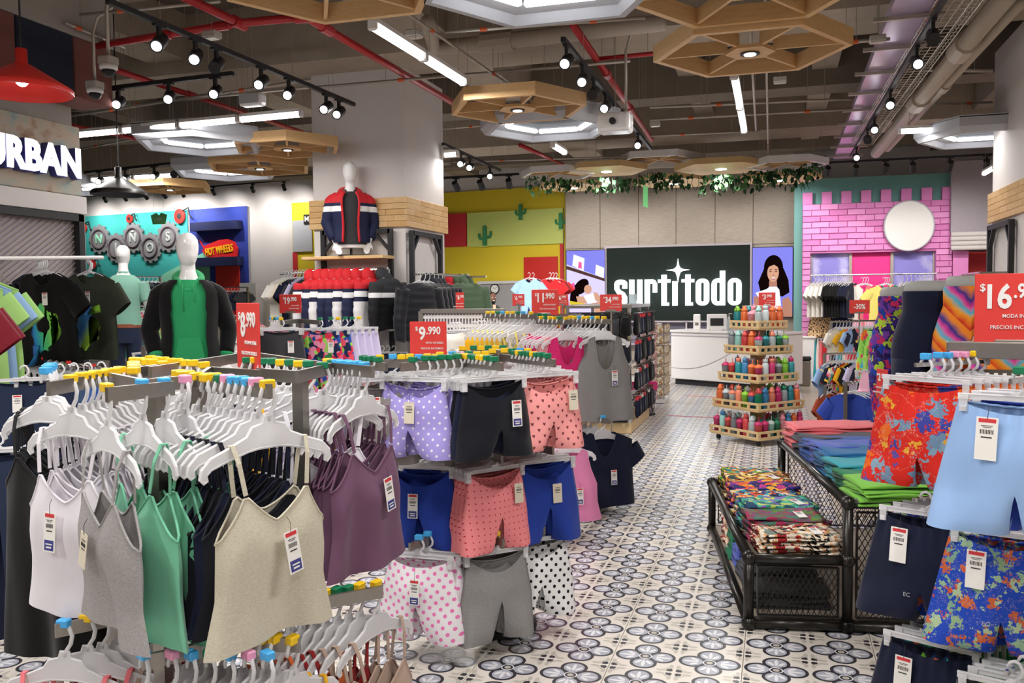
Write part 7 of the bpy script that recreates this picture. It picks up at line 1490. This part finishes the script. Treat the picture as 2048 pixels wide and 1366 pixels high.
# underwear panel
p = atd(925, 622, 7.6); e = E('display_gondola', 'slotted grey panel with underwear behind the shorts rack', 'display stand', (p.x, p.y, 0), radians(8)); O('top_cap', cbox((.75,.05,.04), .004, 'steel', 'top_cap'), e, (0,0,p.z)); mb = MB()
for r_ in range(16): mb.box((0,0,p.z-.05-r_*.08), (.72,.012,.03))
for k in range(27): mb.box((-.36+k*.72/26,0,p.z/2), (.01,.010,p.z-.05))
o = O('slotted_panel', mb.mesh('slotted_panel', 'white'), e); o['kind'] = 'stuff'; O('back_board', MB().box((0,.02,p.z/2), (.72,.01,p.z)).mesh('back_board', 'taupe_shutter'), e)
for x in (-.37, .37): O('frame_post', MB().box((x,0,p.z/2), (.04,.05,p.z)).mesh('frame_post', 'steel'), e)
bg_row(905, 918, 648, 7.1, 7.3, 3, ['f_ivory'], 'on the slotted panel left of yellow briefs', 'briefs', radians(12), .8, 'brief', post=False); bg_row(950, 968, 645, 7.1, 7.3, 3, ['f_mustard'], 'on the slotted panel near lemon camisoles', 'briefs', radians(12), .95, 'brief', post=False)
bg_row(905, 960, 680, 7.1, 7.3, 4, ['f_ivory', 'f_greyknit'], 'on the lower slotted panel hooks', 'briefs', radians(12), .8, 'brief', post=False)
# kids tees before the yellow wall
bg_row(1058, 1066, 546, 16.4, 16.6, 2, ['f_sky', 'f_navy'], 'with car print hanging before the red slat board', 'baby set', radians(10), 1.1, post=False); bg_row(1100, 1112, 546, 16.4, 16.6, 3, ['f_red', 'f_crimson'], 'hanging before the red slat board at right', 'baby tee', radians(10), 1.1, post=False)
bg_row(1058, 1075, 588, 16.4, 16.6, 3, ['f_sky', 'f_royal'], 'under the sky blue baby set', 'baby shorts', radians(10), .9, 'short', post=False)
# castle bay
zr1 = py(1700, 550).z; 
def bay(px0, px1, pyy, n, mats, what, cat, yaw=radians(65), kind='tee', sc_=1.25, seed=0, hem=-.62):
    a = aty(px0, pyy, PY_-.12); b = aty(px1, pyy, PY_-.12); bg_row(px0, px1, pyy, (a-CAMP).dot(FW), (b-CAMP).dot(FW), n, mats, what, cat, yaw, sc_, kind, seed, hem, False)
bay(1630, 1652, 552, 4, ['f_ivory'], 'at the left of the castle bay top rail', 'girls blouse'); bay(1656, 1686, 552, 8, ['f_black'], 'beside the white ones on the castle bay rail', 'girls dress'); bay(1690, 1704, 552, 5, ['f_navy'], 'beside the black dresses on the castle bay rail', 'girls blouse')
bay(1724, 1734, 556, 3, ['f_coral', 'f_ivory', 'f_hotpink'], 'facing forward on the pink back board', 'baby tee', radians(5)); bay(1768, 1776, 556, 3, ['f_lemon', 'f_hotpink', 'f_emerald'], 'next to the coral baby tee', 'baby tee', radians(5)); bay(1805, 1875, 552, 9, ['f_ivory', 'f_ink', 'f_black', 'f_babypink'], 'on the right part of the castle bay rail', 'girls blouse')
bay(1638, 1645, 624, 2, ['f_leopard'], 'at the left of the middle rail', 'girls skirt', radians(8), 'short', 1.1); bay(1682, 1690, 624, 3, ['f_denimd'], 'right of the leopard skirt', 'denim skirt', radians(8), 'short', 1.0); bay(1722, 1735, 624, 3, ['f_babypink', 'f_coral'], 'on the middle castle rail', 'girls shorts', radians(8), 'short', .9)
bay(1628, 1705, 670, 13, ['f_sky', 'f_turq', 'f_ivory', 'f_coral', 'f_red', 'f_babypink', 'f_crimson', 'f_navy'], 'hanging on the lowest castle rail', 'girls leggings', radians(70), 'pants', 1.0)
# kids racks in front of the castle
bg_row(1672, 1745, 643, 9.8, 10.0, 12, ['f_cream', 'f_mustard', 'f_sky', 'f_coral', 'f_kids', 'f_navy', 'f_ivory'], 'on the high kids rail before the castle', 'kids tee', radians(50), .8, 'tee', 2, -.5)
bg_row(1660, 1742, 707, 9.0, 9.2, 14, ['f_navy', 'f_kids', 'f_lavender', 'f_coral', 'f_babypink', 'f_black', 'f_tealb', 'f_red', 'f_sky', 'f_mustard'], 'on the middle kids rail before the castle', 'kids dress', radians(55), .95, 'tee', 5, -.66)
bg_row(1655, 1690, 770, 8.8, 9.2, 5, ['f_rust', 'f_orangef', 'f_crimson'], 'hanging low behind the royal blue dresses', 'brown skirt', radians(55), .85, 'tee', 0, -.5)
bg_row(1702, 1760, 765, 7.3, 7.5, 9, ['f_royal'], 'on the low rail behind the coral folded pile', 'girls dress', radians(-30), .95, 'tee', 0, -.62)
hang_row(atd(1762, 638, 6.6), Vector((.03, .04, 0)), 5, radians(-20), [shorts('f_city', 1, .38, .02)], 'shorts', ['green city print shorts left of the legging forms', 'green city print shorts behind the front pair'], 'shorts', 'green city shorts', 'c', ('yellow', 'green'))
hang_row(atd(1752, 727, 6.3), Vector((.04, .03, 0)), 6, radians(-30), [shorts('f_babypink', 1, .2, .02), shorts('f_kids', 2, .2, .02)], 'shorts', ['pale shorts under the green city print shorts', 'pale shorts behind on the same low arm'], 'shorts', 'pale shorts under city print', 'c', ('yellow', 'green', 'yellow'), scale=.75)
e = E('clothes_rack', 'steel rack of city print shorts by the legging forms', 'clothes rack', (atd(1775, 640, 7.0).x, atd(1775, 640, 7.0).y, 0)); c0 = e.location.copy(); zz = atd(1762, 638, 6.6).z; z2 = atd(1752, 727, 6.3).z
O('post', MB().box((0,0,zz/2), (.05,.05,zz)).mesh('post', 'steel'), e); O('arm', MB().bar(atd(1762, 638, 6.55)-c0-Vector((0,0,.012)), Vector((0,0,zz-.012)), .012, .03).mesh('arm', 'steel'), e); O('arm', MB().bar(atd(1752, 727, 6.25)-c0-Vector((0,0,.012)), Vector((0,0,z2-.012)), .012, .03).mesh('arm', 'steel'), e); O('foot', MB().lathe([(.3,.0),(.3,.03),(.05,.05)], 20).mesh('foot', 'dark_steel'), e)
# ---------------------------------------------------------------- socks gondola and accessory stands
SX = atz(1262, 868, 0); SX2 = atz(1292, 833, 0)
so = E('display_gondola', 'sock gondola on a pale wood base beside the aisle', 'display stand', (SX.x, SX.y, 0), 0)
Lg = max(1.2, SX2.y-SX.y)
O('base', cbox((.75, Lg, .12), .006, 'pine', 'base'), so, (-.375, Lg/2, .06))
for x, y in ((-.02, .03), (-.02, Lg-.03), (-.73, .03), (-.73, Lg-.03), (-.02, Lg/2)): O('upright', MB().box((x, y, .78), (.035,.035,1.36)).mesh('upright', 'chrome'), so)
for z in (.45, .8, 1.12): O('shelf_rail', MB().box((-.02, Lg/2, z), (.02, Lg, .035)).mesh('shelf_rail', 'white'), so)
O('back_board', MB().box((-.375, Lg/2, .75), (.02, Lg-.1, 1.25)).mesh('back_board', 'white'), so); O('top_cap', cbox((.78, Lg, .04), .004, 'steel', 'top_cap'), so, (-.375, Lg/2, 1.44)); O('end_board', MB().box((-.375, .03, .75), (.7, .02, 1.25)).mesh('end_board', 'dark_steel'), so)
def sockpack(c):
    k = ('sock', c)
    if k not in _C: 
        _C[k] = (MB().box((0,0,-.01),(.012,.004,.04)).loft([[(x*s_, y*s2, z) for x, y in ((-.04,-.014),(.04,-.014),(.045,.014),(-.045,.014))] for z, s_, s2 in ((-.2,.7,.6),(-.17,1.1,1.3),(-.1,1.,1.),(-.04,.9,.8))]).mesh('socks', c, True), MB().box((0,0,-.025), (.06,.03,.03)).mesh('label_band', {'f_ink': 'card', 'f_navy': 'card_red'}.get(c, 'matte_black')))
    return _C[k]
for r_, z in enumerate((1.36, 1.06, .74, .42)):
    for k in range(6): O('peg', MB().tube([(-.04-.13*k, .03, z-.002), (-.04-.13*k, -.13, z+.004)], .006, 6).mesh('peg', 'chrome'), so)
    for k in range(8): O('peg', MB().tube([(-.02, .12+k*(Lg-.2)/7, z-.002), (.09, .12+k*(Lg-.2)/7, z+.004)], .006, 6).mesh('peg', 'chrome'), so)
    for k in range(6):
        c = rnd.choice(('f_ink', 'f_black', 'f_navy', 'f_ink', 'f_black', 'f_charcoal')); a, b = sockpack(c); x = -.04-.13*k
        for y in (-.05, -.1):
            e2 = E('sock_pack', 'dark sock pack on the gondola end, %s row, %s hook, %s' % (od[r_], od[k], 'behind' if y > -.07 else 'in front'), 'socks', (SX.x+x, SX.y+y+.0, z), rnd.uniform(-.3, .3), 'sock packs gondola end'); e2.scale = (1.25,)*3; O('socks', a, e2); O('label_band', b, e2)
    for k in range(8):
        c = rnd.choice(('f_ink', 'f_black', 'f_navy', 'f_charcoal')); a, b = sockpack(c); e2 = E('sock_pack', 'dark sock pack facing the aisle, %s row, %s from the near end' % (od[r_], od[k]), 'socks', (SX.x+.05, SX.y+.12+k*(Lg-.2)/7, z), pi/2 + rnd.uniform(-.3, .3), 'sock packs facing aisle'); e2.scale = (1.25,)*3; O('socks', a, e2); O('label_band', b, e2)
prnt('p_tan', ['#c9a877', '#e9ddc6', '#b08a58', '#efe7d8', '#9c7a55'], 40, .02); prnt('p_pink', ['#e9c9c4', '#d88a86', '#f0e4e0', '#b9a4a8'], 45, .02); plain('purple', '#6b3f8f', .5)
def acc_stand(px, py, w_, dp, h_, mat, label, rows, cols):
    p = atz(px, py, 0); e = E('accessory_stand', label, 'display stand', p, 0)
    O('base', cbox((w_+.04, dp+.04, .05), .004, 'white', 'base'), e, (-w_/2, dp/2, .03)); O('core', MB().box((-w_/2, dp/2, h_/2), (w_*.6, dp*.6, h_)).mesh('core', 'white'), e)
    for x in (0, -w_):
        for y in (0, dp): O('wire_post', MB().tube([(x, y, .05), (x, y, h_)], .008, 6).mesh('wire_post', 'galv'), e)
    pk = cbox((w_/cols*.86, .03, h_/rows*.72), .004, mat, 'pack'); pk2 = cbox((dp/cols*.86, .03, h_/rows*.72), .004, mat, 'pack')
    for r_ in range(rows):
        z = .1 + (r_+.5)*(h_-.1)/rows
        for z_ in (z-h_/rows*.42,): O('wire_shelf', MB().tube([(0,-.03,z_), (0,dp,z_), (-w_,dp,z_), (-w_,-.03,z_)], .005, 5, False, True).mesh('wire_shelf', 'galv'), e)
        for k in range(cols):
            for q, (me, x, y, rz) in enumerate(((pk, -w_*(k+.5)/cols, -.01, 0), (pk2, .01, dp*(k+.5)/cols, pi/2))):
                tag(O('accessory_pack', me, None, p + Vector((x, y, z)), rz + rnd.uniform(-.12, .12)), 'small pack on the %s, %s face, row %s, %s' % (label, ('front', 'aisle')[q], ORD[r_], ORD[k]), 'pack', 'packs on the ' + label)
acc_stand(1328, 807, .38, .5, 1.15, 'p_tan', 'tan accessory stand before the counter', 7, 3)
acc_stand(1303, 822, .2, .35, 1.2, 'p_pink', 'narrow pink card stand behind the socks', 9, 2)
p = atz(1294, 826, 0); e = E('promo_tub', 'tapered patterned tub with a magenta lettered band by the socks', 'tub', p + Vector((-.02,-.15,0))); prnt('p_tub', ['#6a5a62', '#e8dfe0', '#3a3238', '#b8a8ac'], 50, .01)
O('tub', MB().lathe([(.13, 0), (.17, .33)], 20).mesh('tub', 'p_tub', True), e); O('band', MB().lathe([(.172, .33), (.182, .42)], 20, cap=False).mesh('band', 'hot_pink', True), e); O('lettering', TXT('INCREIBLE', .06, .003, 'white', .01), e, (0, -.182, .375)); O('base', MB().lathe([(.15,0),(.15,.02)], 20).mesh('base', 'matte_black'), e)
p = atd(1276, 622, 8.9); e = E('sock_topper', 'clear acrylic card holder on top of the sock gondola', 'card holder', Vector((SX.x-.04, SX.y+.4, 1.46))); O('card', MB().box((0,0,.06), (.09,.006,.12)).mesh('card', 'b_clear'), e); O('foot', MB().box((0,0,.005), (.16,.06,.01)).mesh('foot', 'b_clear'), e)
